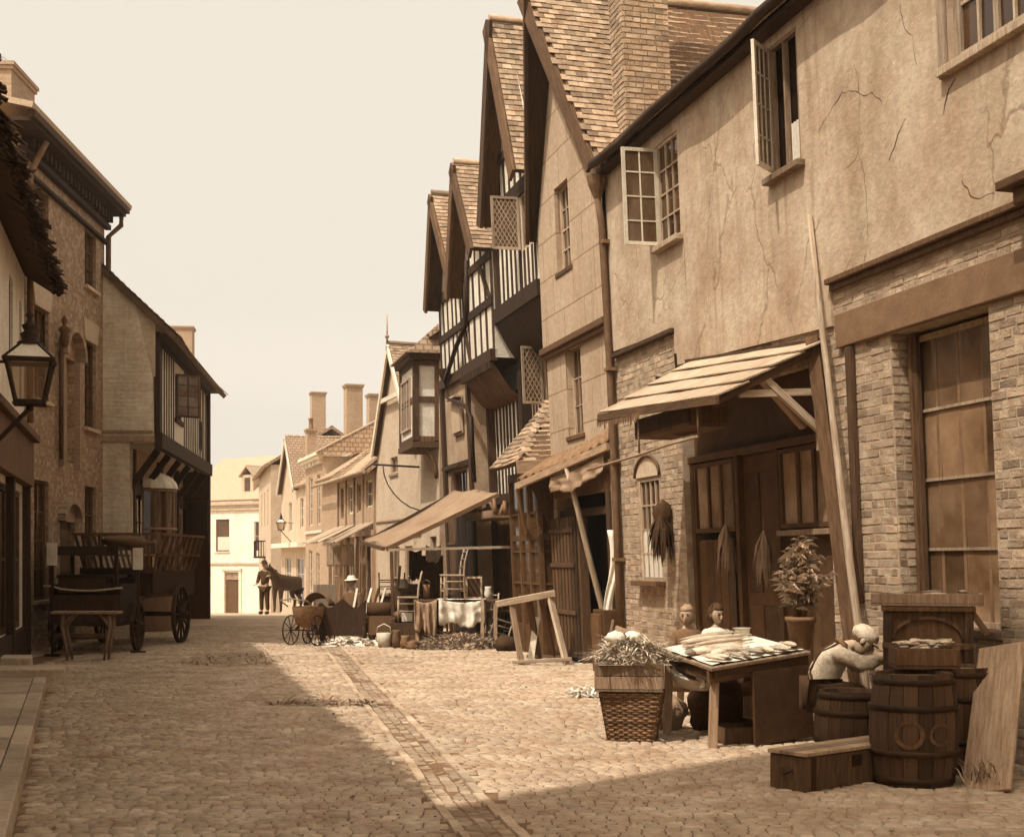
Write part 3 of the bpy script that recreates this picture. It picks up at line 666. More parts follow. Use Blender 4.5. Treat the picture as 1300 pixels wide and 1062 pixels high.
mb = MB(); mb.grid(lambda u, v: V((.05 * math.sin(v * 5) + .12 * u, .02 * math.sin(u * 9 + v * 7), -1.25 * v)), 8, 12); o = mb.build('hanging_towel', 'linen', solid=.008); o.location = fw(FR, 15.5, .12, 2.05); tag(o, 'narrow white strip of cloth hanging by the downpipe of the gabled house', 'cloth')

# --- timber-framed houses
def studs(mb, s0, s1, z0, z1, n, w, t=0.0, d=.012, skip=()):
    for i in range(n + 1):
        s = lerp(s0, s1, i / n) + rr(-.02, .02)
        if any(a < s < b for a, b in skip): continue
        mb.bar((s, t + d / 2, z0), (s + rr(-.03, .03), t + d / 2, z1), w * rr(.85, 1.15), d, up=(0, 1, 0))
H = House(FR, 18.62, 'timbered_house', 'tall close-studded timber house with jettied gable and open lattice casements')
U1 = (18.98, 19.8, 7.02, 7.95); LW = (19.6, 20.4, 4.45, 5.45)
mb = MB(); wall(mb, [(18.63, 6.08), (21.6, 6.08), (21.6, 8.1), (20.2, 11.0), (18.63, 8.2)], [U1], 0, .15); H.add(mb, 'wall', 'limewash')
mb = MB(); studs(mb, 18.72, 21.5, 6.3, 8.1, 9, .12, skip=[(18.95, 19.83)]); studs(mb, 18.72, 19.9, 6.3, 7.0, 5, .12); mb.box(18.64, 21.62, -.02, .11, 6.02, 6.30); mb.box(18.64, 21.6, .0, .06, 8.0, 8.2); mb.box(21.42, 21.62, .0, .07, 6.3, 8.0); mb.box(18.94, 19.84, .0, .06, 7.95, 8.05)
studs(mb, 19.0, 21.2, 8.2, 8.9, 6, .13); mb.box(19.0, 21.2, .0, .055, 8.85, 9.0); H.add(mb, 'timber_frame', 'timber_black')
mb = MB(); wall(mb, [(18.63, 2.3), (21.6, 2.3), (21.6, 6.1), (18.63, 6.1)], [LW], -.5, .15); mb.poly([(18.63, 0, 6.08), (21.6, 0, 6.08), (21.6, -.5, 6.08), (18.63, -.5, 6.08)]); H.add(mb, 'wall', 'plaster_dull')
mb = MB(); studs(mb, 18.72, 21.5, 2.3, 6.05, 12, .12, t=-.5, skip=[(19.55, 20.45)]); mb.grid(lambda u, v: V((lerp(18.66, 21.6, u), lerp(.08, -.5, v), 6.02 - .75 * math.sin(v * PI2))), 4, 8); mb.box(21.4, 21.62, -.5, -.3, 0, 6); H.add(mb, 'jetty', 'timber_black')
window(H, U1, -.05, 2, 2, 'timber_grey', 'glass_dim', lattice=True); leaf(H, 19.82, .03, PI2 + .05, .50, 7.03, 7.95, frame='timber_pale', glass='glass_grey', lattice=True, sgn=-1)
window(H, LW, -.55, 2, 2, 'timber_brown', 'glass_dim', lattice=True); leaf(H, 20.42, -.45, PI2 - .1, .40, 4.42, 5.45, frame='timber_pale', glass='glass_grey', lattice=True)
groof(H, 18.9, 21.5, 8.25, 20.2, 11.15, .32, 7, bw=.3, zes=7.95); body_box(H, 18.63, 21.6, -.5, 7, 8.2, 'limewash', z0=-.5)
# bow shop with hipped pent roof
bow = MB(); bow.box(18.72, 20.6, -.5, .22, 1.95, 2.05)
for s in (18.76, 19.35, 19.95, 20.56): bow.box(s - .04, s + .04, .16, .24, .0, 3.1)
for t_ in (-.42, -.1, .2): bow.box(18.70, 18.78, t_ - .04, t_ + .04, .0, 3.1)
bow.box(18.72, 20.6, -.5, .24, 3.0, 3.14); bow.box(18.72, 20.6, -.5, .22, -.1, .5)
for z in (1.2, 1.75, 2.4): bow.box(18.72, 18.76, -.45, .2, z, z + .04); bow.box(18.76, 20.56, .18, .225, z, z + .04)
bs = H.add(bow, 'shop_window', 'paint_dark')
g = MB(); g.poly([(18.735, -.48, .5), (18.735, .2, .5), (18.735, .2, 3.0), (18.735, -.48, 3.0)]); g.poly([(18.74, .195, .5), (20.56, .195, .5), (20.56, .195, 3.0), (18.74, .195, 3.0)]); H.add(g, 'pane', 'glass_dim', bs)
mb = MB(); e0, e1, e2 = V((18.45, .62, 3.22)), V((18.45, -.5, 3.30)), V((20.4, .62, 3.22)); ap = V((20.0, -.49, 4.45)); ap1 = V((20.9, -.49, 4.35))
slab(mb, e0, e1, ap, ap - V((.001, 0, 0)), .06); slab(mb, e0, e2, ap1, ap, .06)
mb.grid(lambda u, v: V((18.5 + .10 * v, lerp(.55, -.5, u) - .5 * v * (1 - u), 3.19 - 1.1 * v * (1 - .55 * u))), 8, 6); bo = H.add(mb, 'pent_roof', 'timber_brown', bs)
mb = MB(); W_ = ap - e1; Ud = (e1 - e0); W2 = W_ - Ud.normalized() * W_.dot(Ud.normalized()); Lw = W2.length; Lu = Ud.length
tiles(mb, e0, Ud, W2, Lu + .05, Lw, gauge=.15, poly=lambda u, w: u > Lu * w / Lw * .93 - .05)
Ud2 = e2 - e0; W3 = V((0, -1.11, 1.2)); tiles(mb, e0 + V((0, 0, .01)), Ud2, W3, Ud2.length, W3.length, poly=lambda u, w: u > 1.6 * w / W3.length)
H.add(mb, 'tile_covering', 'tile_clay', bo)
mb = MB(); mb.bar(e0 + V((0, .02, -.08)), e1 + V((0, 0, -.10)), .05, .22); H.add(mb, 'fascia', 'timber_grey', bo, bevel=.006)

H = House(FR, 21.62, 'timbered_house', 'smaller box-framed timber house with white panels and a coved jetty')
mb = MB(); wall(mb, [(21.63, 5.42), (24.2, 5.42), (24.2, 7.1), (22.95, 9.3), (21.63, 7.4)], [], .1, .1); mb.poly([(21.63, .1, 5.42), (21.63, .1, 7.4), (21.63, -.4, 7.4), (21.63, -.4, 5.42)]); H.add(mb, 'wall', 'limewash')
mb = MB(); studs(mb, 21.72, 24.12, 5.6, 7.4, 5, .13, t=.1); studs(mb, 22.0, 23.9, 7.4, 8.0, 4, .12, t=.1); mb.box(21.63, 24.2, .06, .2, 5.36, 5.58)
for z in (6.42, 7.28): mb.box(21.63, 24.2, .1, .14, z, z + .15)
mb.bar((21.8, .12, 6.55), (22.5, .12, 7.3), .12, .04, up=(0, 1, 0)); mb.bar((24.1, .12, 6.5), (23.6, .12, 5.6), .12, .04, up=(0, 1, 0)); H.add(mb, 'timber_frame', 'timber_black')
mb = MB(); mb.grid(lambda u, v: V((lerp(21.63, 24.2, u), lerp(.16, -.45, v), 5.34 - .65 * math.sin(v * PI2))), 6, 8)
jt = H.add(mb, 'jetty', 'timber_brown'); mb = MB()
for i in range(17): mb.box(21.7 + i * .15, 21.78 + i * .15, .13, .215, 5.22, 5.35)
H.add(mb, 'dentil_strip', 'timber_black', jt)
mb = MB(); wall(mb, [(21.63, 2.8), (24.2, 2.8), (24.2, 5.4), (21.63, 5.4)], [], -.45, .1); H.add(mb, 'wall', 'limewash')
mb = MB(); studs(mb, 21.7, 24.15, 2.8, 4.9, 9, .13, t=-.45); mb.box(21.63, 24.2, -.46, -.36, 2.75, 2.95); mb.box(24.05, 24.22, -.45, -.3, 0, 5.0); H.add(mb, 'timber_frame', 'timber_black')
groof(H, 21.75, 24.15, 7.55, 23.05, 9.42, .42, 6.5, bw=.26, zes=7.1); body_box(H, 21.63, 24.2, -.45, 6.5, 7.4, 'limewash', z0=-.5)
def boards(H, s0, s1, z0, z1, t, name='shopfront', mt='paint_dark', par=None):
    mb = MB(); x = s0
    while x < s1 - .02:
        n_ = min(s1, x + rr(.14, .22)); mb.box(x + .004, n_ - .004, t - .03, t + rr(0, .012), z0, z1); x = n_
    for z in (lerp(z0, z1, .33), lerp(z0, z1, .68)): mb.box(s0, s1, t + .012, t + .035, z, z + .05)
    return H.add(mb, name, mt, par)
sfr = boards(H, 21.63, 24.04, -.2, 2.74, -.42)  # dark boards put in for the shaded shop interior under the awning
mb = MB(); mb.box(21.64, 24.1, -.36, .3, 2.42, 2.46); mb.box(21.64, 24.1, .27, .3, 2.462, 2.56); sh = H.add(mb, 'shelf', 'timber_grey', sfr); mb = MB()
for i in range(16): s = 21.75 + i * .15; mb.tube([(s, rr(.0, .2), 2.46), (s + rr(-.02, .02), rr(0, .2), 2.62 + rr(0, .18))], [.05, .03], 7)
H.add(mb, 'row_of_bottles', 'lead', sh)
H = House(FR, 24.22, 'timbered_house', 'narrow timbered gabled house at the far end of the tall overhanging row')
mb = MB(); wall(mb, [(24.2, -.5), (26.95, -.5), (26.95, 7.35), (25.6, 9.3), (24.2, 7.5)], [(24.9, 26.2, 3.0, 3.55), (24.9, 26.0, -.2, 2.5)], 0, .2); boards(H, 24.45, 26.72, -.2, 2.98, .05, 'shade_boards'); H.add(mb, 'wall', 'plaster_dull'); body_box(H, 24.2, 26.95, 0, 6, 7.35, 'plaster_dull', z0=-.5)  # dark boards added over the plaster to give the shade under the awning
mb = MB(); wall(mb, [(24.26, 5.6), (26.85, 5.6), (26.85, 7.35), (25.6, 9.2), (24.26, 7.45)], [], .012, .01, .6); H.add(mb, 'wall_panel', 'limewash')
mb = MB(); studs(mb, 24.3, 26.85, 5.6, 7.4, 6, .14, t=.01); mb.box(24.2, 26.97, .0, .1, 5.42, 5.62); mb.box(24.2, 26.97, .0, .06, 7.3, 7.5); mb.box(24.22, 26.95, .0, .05, 6.45, 6.6); mb.box(26.75, 26.97, .0, .08, -.2, 5.42); mb.box(24.22, 24.42, .0, .07, -.2, 5.42); mb.box(24.42, 26.75, .0, .06, 3.6, 3.72); mb.box(24.8, 26.4, .0, .22, 3.58, 3.64); H.add(mb, 'timber_frame', 'timber_black')
window(H, (24.9, 26.2, 3.0, 3.55), -.08, 4, 1, 'timber_brown', 'glass_dim'); 
mb = MB(); mb.box(24.95, 25.75, .05, .09, 4.35, 5.0); mb.box(24.9, 25.8, .03, .05, 4.3, 5.05); mb.box(24.9, 25.8, .03, .2, 5.055, 5.1); H.add(mb, 'notice_board', 'timber_pale')
groof(H, 24.3, 26.75, 7.7, 25.65, 9.48, .34, 6.5, bw=.24, zes=7.3)
mb = MB(); q = [FR.px(x, y, .16) for x, y in ((592, 330), (592, 411), (579, 440), (565, 483), (569, 505), (592, 516), (598, 530), (602, 612))]
mb.tube([(s, .16, z) for s, z in q], .05, 8); mb.lathe([(.05, 0), (.12, .15), (.12, .25)], (q[3][0], .18, q[3][1]), 8); H.add(mb, 'downpipe', 'iron')

# canvas awning of the furniture stall
P1, P2, P3, P4 = at(462, 685, 29.4), at(490, 693, 26.2), at(633, 624, 26.6), at(577, 622, 29.8)
aw = thing('canvas_awning', 'long sloping canvas awning over the second-hand furniture stall', 'awning', (P2.x, P2.y, 0)); mb = MB()
mb.grid(lambda u, v: P1.lerp(P4, u).lerp(P2.lerp(P3, u), v) - V((P2.x, P2.y, 0)) + V((0, 0, -.09 * math.sin(math.pi * u) - .03 * math.sin(v * 9))), 20, 10, us=2.5, vs=3); mb.build('canvas', 'canvas', aw, solid=.012)
mb = MB(); o_ = V((P2.x, P2.y, 0)); mb.bar(P1 - o_ - V((.05, 0, .05)), P2 - o_ - V((.05, 0, .05)), .07, .07); mb.bar(P2 - o_ - V((0, 0, .06)), P3 - o_ - V((0, 0, .06)), .06, .08); mb.bar(P1 - o_ - V((0, 0, .06)), P4 - o_ - V((0, 0, .06)), .06, .08); mb.build('frame', 'timber_brown', aw)
mb = MB(); e = at(652, 694, 26.4); mb.bar(P2 - o_ - V((0, 0, .07)), e - o_, .05, .05); mb.build('rail', 'timber_pale', aw)
for p in (P1, P2): mb = MB(); mb.bar((p.x - o_.x + .15, p.y - o_.y, -.02), (p.x - o_.x + .1, p.y - o_.y, p.z - .1), .06, .06); mb.build('post', 'timber_brown', aw)

# --- house with a projecting bay
F6 = Fac((-1.71, 32.53), (-2.3, 35.0), 0, 0)
H = House(F6, 0, 'bay_house', 'narrow house with a projecting upper bay carried on a curved bracket')
mb = MB(); wall(mb, [(0, -.5), (2.54, -.5), (2.54, 7.0), (0, 7.0)], [(.4, 1.3, -.2, 2.2)], 0, .2); H.add(mb, 'wall', 'plaster_pale'); body_box(H, 0, 2.54, 0, 5, 7, 'plaster_dull', z0=-.5)
mb = MB(); slab(mb, (-.1, .3, 6.95), (2.6, .3, 6.95), (2.6, -2.5, 9.0), (-.1, -2.5, 9.0), .1); H.add(mb, 'roof', 'tile_far')
mb = MB(); mb.box(.12, 2.2, -.02, .58, 4.5, 6.3, .5); by = H.add(mb, 'bay', 'limewash')
mb = MB()
for t_ in (.54, .02): mb.box(.06, .2, t_ - .06, t_ + .08, 4.45, 6.35)
mb.box(2.06, 2.24, .48, .62, 4.45, 6.35)
for z in (4.42, 5.36, 6.22): mb.box(.08, .13, .08, .48, z, z + .13); mb.box(.2, 2.06, .56, .61, z, z + .13)
mb.box(.04, 2.26, -.02, .64, 4.28, 4.42); mb.box(-.02, 2.3, -.02, .72, 6.35, 6.48); mb.tube([(.14, .04 + .46 * (1 - math.cos(i / 6 * PI2)), 3.55 + .73 * math.sin(i / 6 * PI2)) for i in range(7)], .055, 6); H.add(mb, 'bay_frame', 'timber_brown', by)
mb = MB(); E = [V((-.1, .78, 6.5)), V((2.35, .78, 6.5)), V((2.2, -.02, 7.15)), V((.25, -.02, 7.25)), V((-.1, -.02, 6.5))]; mb.poly([E[0], E[1], E[2], E[3]]); mb.poly([E[0], E[3], E[4]]); mb.box(-.14, 2.4, -.02, .82, 6.484, 6.52); H.add(mb, 'bay_roof', 'tile_far', by)
window(H, (.6, 1.9, 4.75, 6.0), .60, 3, 2, 'timber_pale', 'glass_dim', par=by); window(H, (.4, 1.3, -.2, 2.2), -.1, 2, 2, 'timber_grey', 'glass_dim', name='door_frame')
# --- pale gabled house
F7 = Fac((-2.3, 35.0), (-3.91, 39.77), 0, 0)
H = House(F7, 0, 'gabled_house', 'pale plaster house whose tall gable carries white bargeboards and a thin finial')
mb = MB(); wall(mb, [(0, -.5), (5.05, -.5), (5.05, 4.7), (0, 4.7)], [(2.5, 3.3, 4.0, 4.45), (.9, 1.7, .4, 2.0), (2.3, 3.2, .3, 2.0)], 0, .15); wall(mb, [(.4, 4.7), (5.0, 4.7), (2.98, 7.4)]); H.add(mb, 'wall', 'plaster_pale'); body_box(H, 0, 5.04, 0, 6, 4.7, 'plaster_pale', z0=-.5)
groof(H, .45, 4.9, 4.75, 2.98, 7.55, .14, 6.5, bw=.15, bm='paint_white', tile='tile_clay')
mb = MB(); mb.tube([(2.98, .18, 7.4), (2.98, .18, 8.35)], [.035, .012], 6); mb.blob((2.98, .18, 7.75), .06, 5); H.add(mb, 'finial', 'timber_grey')
mb = MB(); mb.box(1.9, 4.05, .10, .17, 6.0, 6.12); H.add(mb, 'collar_beam', 'paint_white')
for q in ((2.5, 3.3, 4.0, 4.45), (.9, 1.7, .4, 2.0), (2.3, 3.2, .3, 2.0)): window(H, q, -.08, 2, 2, 'timber_pale', 'glass_dim', sill=.1)
mb = MB(); mb.box(0, 5.05, .0, .05, 2.28, 2.36); mb.box(0, 5.05, .0, .04, 2.7, 2.74); H.add(mb, 'string_course', 'timber_grey')
mb = MB(); pb = F7.loc(at(505, 603, 36)); mb.tube([(.2, .0, 4.0), (.2, 1.2, 4.04)], .026, 6); mb.tube([(.2, .0 + .95 * math.sin(i / 6 * PI2), 2.9 + 1.1 * (1 - math.cos(i / 6 * PI2)) ** .8) for i in range(7)], .016, 6); H.add(mb, 'sign_bracket', 'iron')
# --- low brick and timber shops
F8 = Fac((-3.91, 39.77), (-6.67, 48.61), 0, gz(44))
H = House(F8, 0, 'shop_house', 'low tiled shop house with boarded upper windows and two little plank canopies')
wn = [(.6, 1.5, 3.3, 4.1), (2.2, 3.0, 3.2, 4.1), (3.6, 4.4, 3.2, 4.1), (5.2, 5.8, 3.1, 4.1), (.6, 1.4, .2, 2.3), (2.0, 2.5, .1, 2.2), (3.0, 4.0, .1, 2.2), (4.6, 5.2, .1, 2.2), (6.0, 7.2, .2, 2.2)]
mb = MB(); wall(mb, [(0, -.6), (9.25, -.6), (9.25, 4.35), (0, 4.35)], wn, 0, .15); H.add(mb, 'wall', 'brick_far'); body_box(H, 0, 9.25, 0, 6, 4.35, 'brick_far', z0=-.6)
mb = MB(); slab(mb, (-.1, .35, 4.3), (6.1, .35, 4.3), (6.1, -3, 7.0), (-.1, -3, 7.0), .1); slab(mb, (6.1, .3, 4.5), (9.3, .3, 4.5), (9.3, -3, 6.6), (6.1, -3, 6.6), .1); slab(mb, (-.1, -6.3, 4.3), (9.3, -6.3, 4.3), (9.3, -3, 6.6), (-.1, -3, 6.6), .1); rf = H.add(mb, 'roof', 'tile_far')
tm = MB(); tiles(tm, (-.1, .36, 4.32), (1, 0, 0), (0, -3.35, 2.7), 6.2, 4.3, gauge=.16, wd=.24, th=.02, sag=.06); H.add(tm, 'tile_covering', 'tile_clay', rf)
mb = MB(); mb.tube([(-.1, .4, 4.28), (9.2, .4, 4.3)], .06, 6); H.add(mb, 'gutter', 'timber_pale')
for q in wn: window(H, q, -.08, 2, 2 if q[2] < 3 else 2, R.choice(['timber_pale', 'timber_grey', 'paint_white']), R.choice(['glass_dim', 'glass_dim', 'glass_grey']))
mb = MB()
for s in (.2, 1.9, 3.3, 4.7, 6.1): mb.box(s - .07, s + .07, .0, .05, 2.5, 4.3)
for s in (.25, 1.7, 2.75, 4.3, 5.5, 7.5): mb.box(s - .09, s + .09, .0, .1, -.3, 2.5)
mb.box(0, 9.2, .0, .12, 2.45, 2.62); H.add(mb, 'timber_frame', 'timber_grey')
for a, b_, lo in ((.2, 2.6, 2.25), (3.2, 6.6, 2.3)):
    mb = MB(); n_ = int((b_ - a) / .3)
    for i in range(n_): s = lerp(a, b_, i / n_); slab(mb, (s, 1.15, lo + rr(-.04, .04)), (s + .24, 1.15, lo + rr(-.04, .04)), (s + .24, .0, 2.85), (s, .0, 2.85), .03)
    H.add(mb, 'plank_canopy', 'timber_pale')
mb = MB(); mb.box(1.4, 1.46, .4, 1.2, 1.55, 2.2)
for i in range(4): mb.box(1.38, 1.4, .42 + i * .2, .57 + i * .2, 1.6, 2.15)
H.add(mb, 'sign_board', 'timber_pale')
# --- brick house with a cornice and three tall stacks
F9 = Fac((-6.67, 48.61), (-7.82, 52.24), 0, gz(50))
H = House(F9, 0, 'brick_house', 'brick house with dentilled cornice below three tall chimney stacks')
mb = MB(); wall(mb, [(0, -.6), (3.8, -.6), (3.8, 5.6), (0, 5.6)], [(.5, 1.2, 3.2, 5.0), (2.2, 3.0, 3.2, 5.0), (.6, 1.4, .2, 2.2), (2.2, 3.1, .0, 2.3)], 0, .15); H.add(mb, 'wall', 'brick_far'); body_box(H, -.01, 3.8, 0, 8, 5.6, 'plaster_pale', z0=-.6)
for q in ((.5, 1.2, 3.2, 5.0), (2.2, 3.0, 3.2, 5.0), (.6, 1.4, .2, 2.2), (2.2, 3.1, .0, 2.3)): window(H, q, -.08, 2, 3, 'paint_white', 'glass_dim')
mb = MB(); mb.box(-.05, 3.9, .0, .18, 5.5, 5.62); mb.box(-.08, 3.93, .0, .28, 5.62, 5.72)
for i in range(12): mb.box(.05 + i * .32, .18 + i * .32, .0, .14, 5.34, 5.5)
H.add(mb, 'cornice', 'paint_white'); mb = MB(); mb.box(-.02, 3.85, .0, .05, 2.9, 3.0); H.add(mb, 'string_course', 'paint_white')
mb = MB(); slab(mb, (-.3, .25, 5.73), (3.9, .25, 5.73), (3.9, -3.2, 7.6), (-.3, -3.2, 7.6), .1); slab(mb, (-.3, -8, 5.7), (3.9, -8, 5.7), (3.9, -3.2, 7.6), (-.3, -3.2, 7.6), .1); mb.poly([(-.3, .25, 5.7), (-.3, -8, 5.7), (-.3, -3.2, 7.58)]); rf = H.add(mb, 'roof', 'tile_far')
for x0, x1, yt, t_ in ((393, 420, 494, -4.2), (437, 462, 485, -3.0), (466, 482, 497, -4.5)):
    s, z = F9.px(x0 + 3, yt + 6, t_); w_ = (x1 - x0) / 33 * .95; stack(H, s, s + .7, t_ - w_, t_, 5.5, z, par=rf, pots=0)
s, z = F9.px(390, 548, -1.4); stack(H, s, s + .5, -1.8, -1.4, 5, z, par=rf, pots=1)
# --- white gabled shop, then the last pale houses of the bend
F10 = Fac((-8.6, 58.33), (-10.85, 64.8), 0, gz(60))
H = House(F10, 0, 'white_gabled_house', 'white gabled shop with a lantern over its jettied front, beyond the brick house')
wn = [(1.2, 2.0, 3.7, 5.0), (4.0, 4.8, 3.6, 4.9), (1.0, 3.0, .3, 2.4), (4.2, 5.8, .3, 2.4)]
mb = MB(); wall(mb, [(0, -.8), (6.85, -.8), (6.85, 5.5), (0, 5.5)], wn, 0, .15); wall(mb, [(2.45, 5.5), (6.75, 5.5), (4.6, 7.8)]); H.add(mb, 'wall', 'plaster_pale'); body_box(H, 0, 6.85, 0, 7, 5.5, 'plaster_pale', z0=-.8)
groof(H, 2.5, 6.7, 5.5, 4.6, 7.9, .2, 7, real=False, bw=.2, bm='paint_white', tile='tile_far')
mb = MB(); slab(mb, (-.1, .25, 5.5), (2.6, .25, 5.5), (2.6, -3, 7.6), (-.1, -3, 7.6), .1); H.add(mb, 'roof', 'tile_far')
for q in wn: window(H, q, -.08, 2, 3, 'paint_white', 'glass_dim')
mb = MB(); mb.box(0, 6.85, .0, .5, 2.85, 3.05); H.add(mb, 'fascia', 'paint_white')
LMP = fw(F10, 1.6, .9, 3.6)
F11 = Fac((-11.9, 68.0), (-14.6, 79.5), 0, gz(73))
H = House(F11, 0, 'terrace_house', 'pale terrace house with an iron balcony where the street bends away')
wn = [(2.0, 3.0, 4.6, 6.4), (5.0, 6.0, 4.6, 6.4), (8.0, 9.2, 4.6, 6.4), (8.0, 9.2, .0, 2.2), (5.0, 6.0, .2, 2.4), (2, 3, 0, 2.4)]
mb = MB(); wall(mb, [(0, -.8), (11.8, -.8), (11.8, 7.5), (0, 7.5)], wn, 0, .15); H.add(mb, 'wall', 'plaster_pale'); body_box(H, 0, 11.8, 0, 6, 7.5, 'plaster_pale', z0=-.8)
mb = MB(); slab(mb, (-.1, .4, 7.45), (11.9, .4, 7.45), (11.9, -3, 9.5), (-.1, -3, 9.5), .14); slab(mb, (-.1, -6, 7.45), (11.9, -6, 7.45), (11.9, -3, 9.5), (-.1, -3, 9.5), .14); H.add(mb, 'roof', 'tile_far')
for q in wn: window(H, q, -.08, 2, 3, 'paint_white', 'glass_dim')
mb = MB(); mb.box(4.6, 6.6, .0, .55, 2.9, 3.0)
for q in (4.65, 6.55):
    for i in range(4): mb.bar((q, .12 + i * .13, 3.0), (q, .12 + i * .13, 3.8), .03)
    mb.bar((q, .0, 3.8), (q, .52, 3.8), .05)
for i in range(10): mb.bar((4.65 + i * .21, .52, 3.0), (4.65 + i * .21, .52, 3.8), .03)
mb.bar((4.6, .52, 3.8), (6.6, .52, 3.8), .05); H.add(mb, 'balcony', 'iron')
FE = Fac((-16.0, 91.7), (-22.6, 96.1), 0, gz(93.5))
H = House(FE, 0, 'stucco_house', 'pale stucco house with a slate roof and dormer closing the end of the street')
wn = [(3.9, 5.2, 4.2, 6.4), (2.95, 4.3, .0, 2.75), (6.3, 7.3, .9, 2.9), (.8, 1.6, 4.2, 6.2)]
mb = MB(); wall(mb, [(0, -.6), (7.9, -.6), (7.9, 7.4), (0, 7.4)], wn, 0, .2); H.add(mb, 'wall', 'limewash'); body_box(H, 0, 7.9, 0, 7, 7.4, 'limewash', z0=-.6)
mb = MB(); slab(mb, (-.2, .3, 7.7), (8.1, .3, 7.7), (8.1, -3.5, 10.9), (-.2, -3.5, 10.9), .15); slab(mb, (-.2, -7.2, 7.6), (8.1, -7.2, 7.6), (8.1, -3.5, 10.9), (-.2, -3.5, 10.9), .15); rf = H.add(mb, 'roof', 'slate')
mb = MB(); mb.box(-.1, 8, .0, .3, 7.35, 7.55); H.add(mb, 'cornice', 'timber_pale'); mb = MB(); mb.box(-.1, 8, .0, .15, 7.0, 7.1); H.add(mb, 'string_course', 'timber_pale'); mb = MB(); mb.box(0, 7.9, .0, .08, 3.3, 3.42); H.add(mb, 'string_course', 'timber_pale')
window(H, wn[0], -.1, 1, 2, 'timber_brown', 'glass_dim', fw=.09, sill=.15, sillm='paint_white', curtain=(0, 1, 0, .45)); window(H, wn[2], -.1, 2, 2, 'paint_white', 'glass_dim', sill=.15); window(H, wn[3], -.1, 2, 2, 'paint_white', 'glass_dim')
mb = MB(); mb.box(2.95, 4.3, -.15, -.1, 0, 2.2); d_ = H.add(mb, 'door', 'paint_dark'); mb = MB(); mb.box(2.95, 4.3, -.1, -.06, 2.28, 2.7); H.add(mb, 'transom_light', 'glass_pale', d_)
mb = MB(); mb.box(2.75, 2.95, .0, .08, -.3, 2.9); mb.box(4.3, 4.5, .0, .08, -.3, 2.9); mb.box(2.7, 4.55, .0, .14, 2.9, 3.05); H.add(mb, 'door_case', 'paint_white', d_)
dm = MB(); dm.box(2.0, 3.1, -1.9, -.35, 8.0, 9.4); dv = H.add(dm, 'dormer', 'plaster_pale', rf)
mb = MB(); slab(mb, (1.8, -.2, 9.3), (1.8, -2.4, 9.3), (2.55, -2.4, 10.05), (2.55, -.2, 10.05), .08); slab(mb, (3.3, -.2, 9.3), (3.3, -2.4, 9.3), (2.55, -2.4, 10.05), (2.55, -.2, 10.05), .08); H.add(mb, 'dormer_roof', 'slate', rf)
mb = MB(); mb.box(2.3, 2.8, -.36, -.32, 8.3, 9.2); H.add(mb, 'pane', 'glass_dim', rf)
# ------------------------------------------------------------------ the left-hand row
L3 = Fac((-8.6, 38.9), (-7.55, 29.2), 0, 0)
H = House(L3, 0, 'jettied_house', 'jettied timber house with an old brick gable wall and shop bow window on the left')
LL = L3.L
mb = MB(); q = (5.5, 6.7, 4.95, 6.0); wall(mb, [(0, 4.1), (LL, 4.1), (LL, 6.45), (0, 6.45)], [q, (1.2, 1.9, 4.6, 5.4)], 0, .15); mb.poly([(0, 0, 4.1), (LL, 0, 4.1), (LL, -.62, 4.1), (0, -.62, 4.1)]); H.add(mb, 'upper_wall', 'limewash')
mb = MB(); studs(mb, .1, LL - .1, 4.3, 6.4, 25, .15, skip=[(5.4, 6.8)]); mb.box(-.05, LL + .02, -.02, .14, 4.0, 4.32); mb.box(0, LL, .0, .06, 6.25, 6.45); mb.box(5.4, 6.8, .0, .06, 4.85, 4.95); mb.box(LL - .22, LL + .0, -.03, .09, 4.3, 6.45); mb.box(-.04, .24, -.04, .09, -.4, 6.4); mb.box(-.02, .22, -.64, -.04, -.4, 4.09)
for s in (.6, 2.4, 4.2, 6.0, 7.8, 9.4): mb.bar((s, -.62, 3.1), (s, .0, 3.98), .12, .14)
H.add(mb, 'timber_frame', 'timber_black')
window(H, q, -.06, 3, 2, 'timber_brown', 'glass_dim'); leaf(H, 6.72, .03, 1.0, .6, 4.97, 5.98, frame='timber_brown', glass='glass_grey', sgn=-1); window(H, (1.2, 1.9, 4.6, 5.4), -.06, 2, 2, 'timber_brown', 'glass_dim')
lo = [(6.0, 8.6, .9, 3.3), (2.6, 4.6, -.3, 2.9), (.6, 1.9, .8, 2.9)]
mb = MB(); wall(mb, [(0, -.5), (LL, -.5), (LL, 4.1), (0, 4.1)], lo, -.62, .2); H.add(mb, 'lower_wall', 'plaster_dull')
for q in lo: window(H, q, -.72, 4, 3, 'paint_dark', 'glass_dim')
mb = MB()
for s in (.35, 2.2, 5.2, 9.2): mb.box(s - .12, s + .12, -.66, -.5, -.4, 4.0)
mb.box(0, LL, -.64, -.54, 3.05, 3.3); H.add(mb, 'shop_frame', 'timber_black')
mb = MB()                                            # gable wall towards the camera, in t, z
gp = [(-6, -.5), (-.53, -.5), (-.53, 4.15), (-.03, 4.2), (-.05, 5.5), (-.28, 6.95), (-4.2, 10.62), (-6, 10.62)]
mb.poly([(LL + .03, t, z) for t, z in gp]); mb.poly([(LL + .03, -.53, -.5), (LL + .03, -.53, 4.15), (LL - .4, -.53, 4.15), (LL - .4, -.53, -.5)]); mb.poly([(LL + .03, -.53, 4.15), (LL + .03, -.03, 4.2), (LL - .02, -.03, 4.2), (LL - .02, -.53, 4.15)])
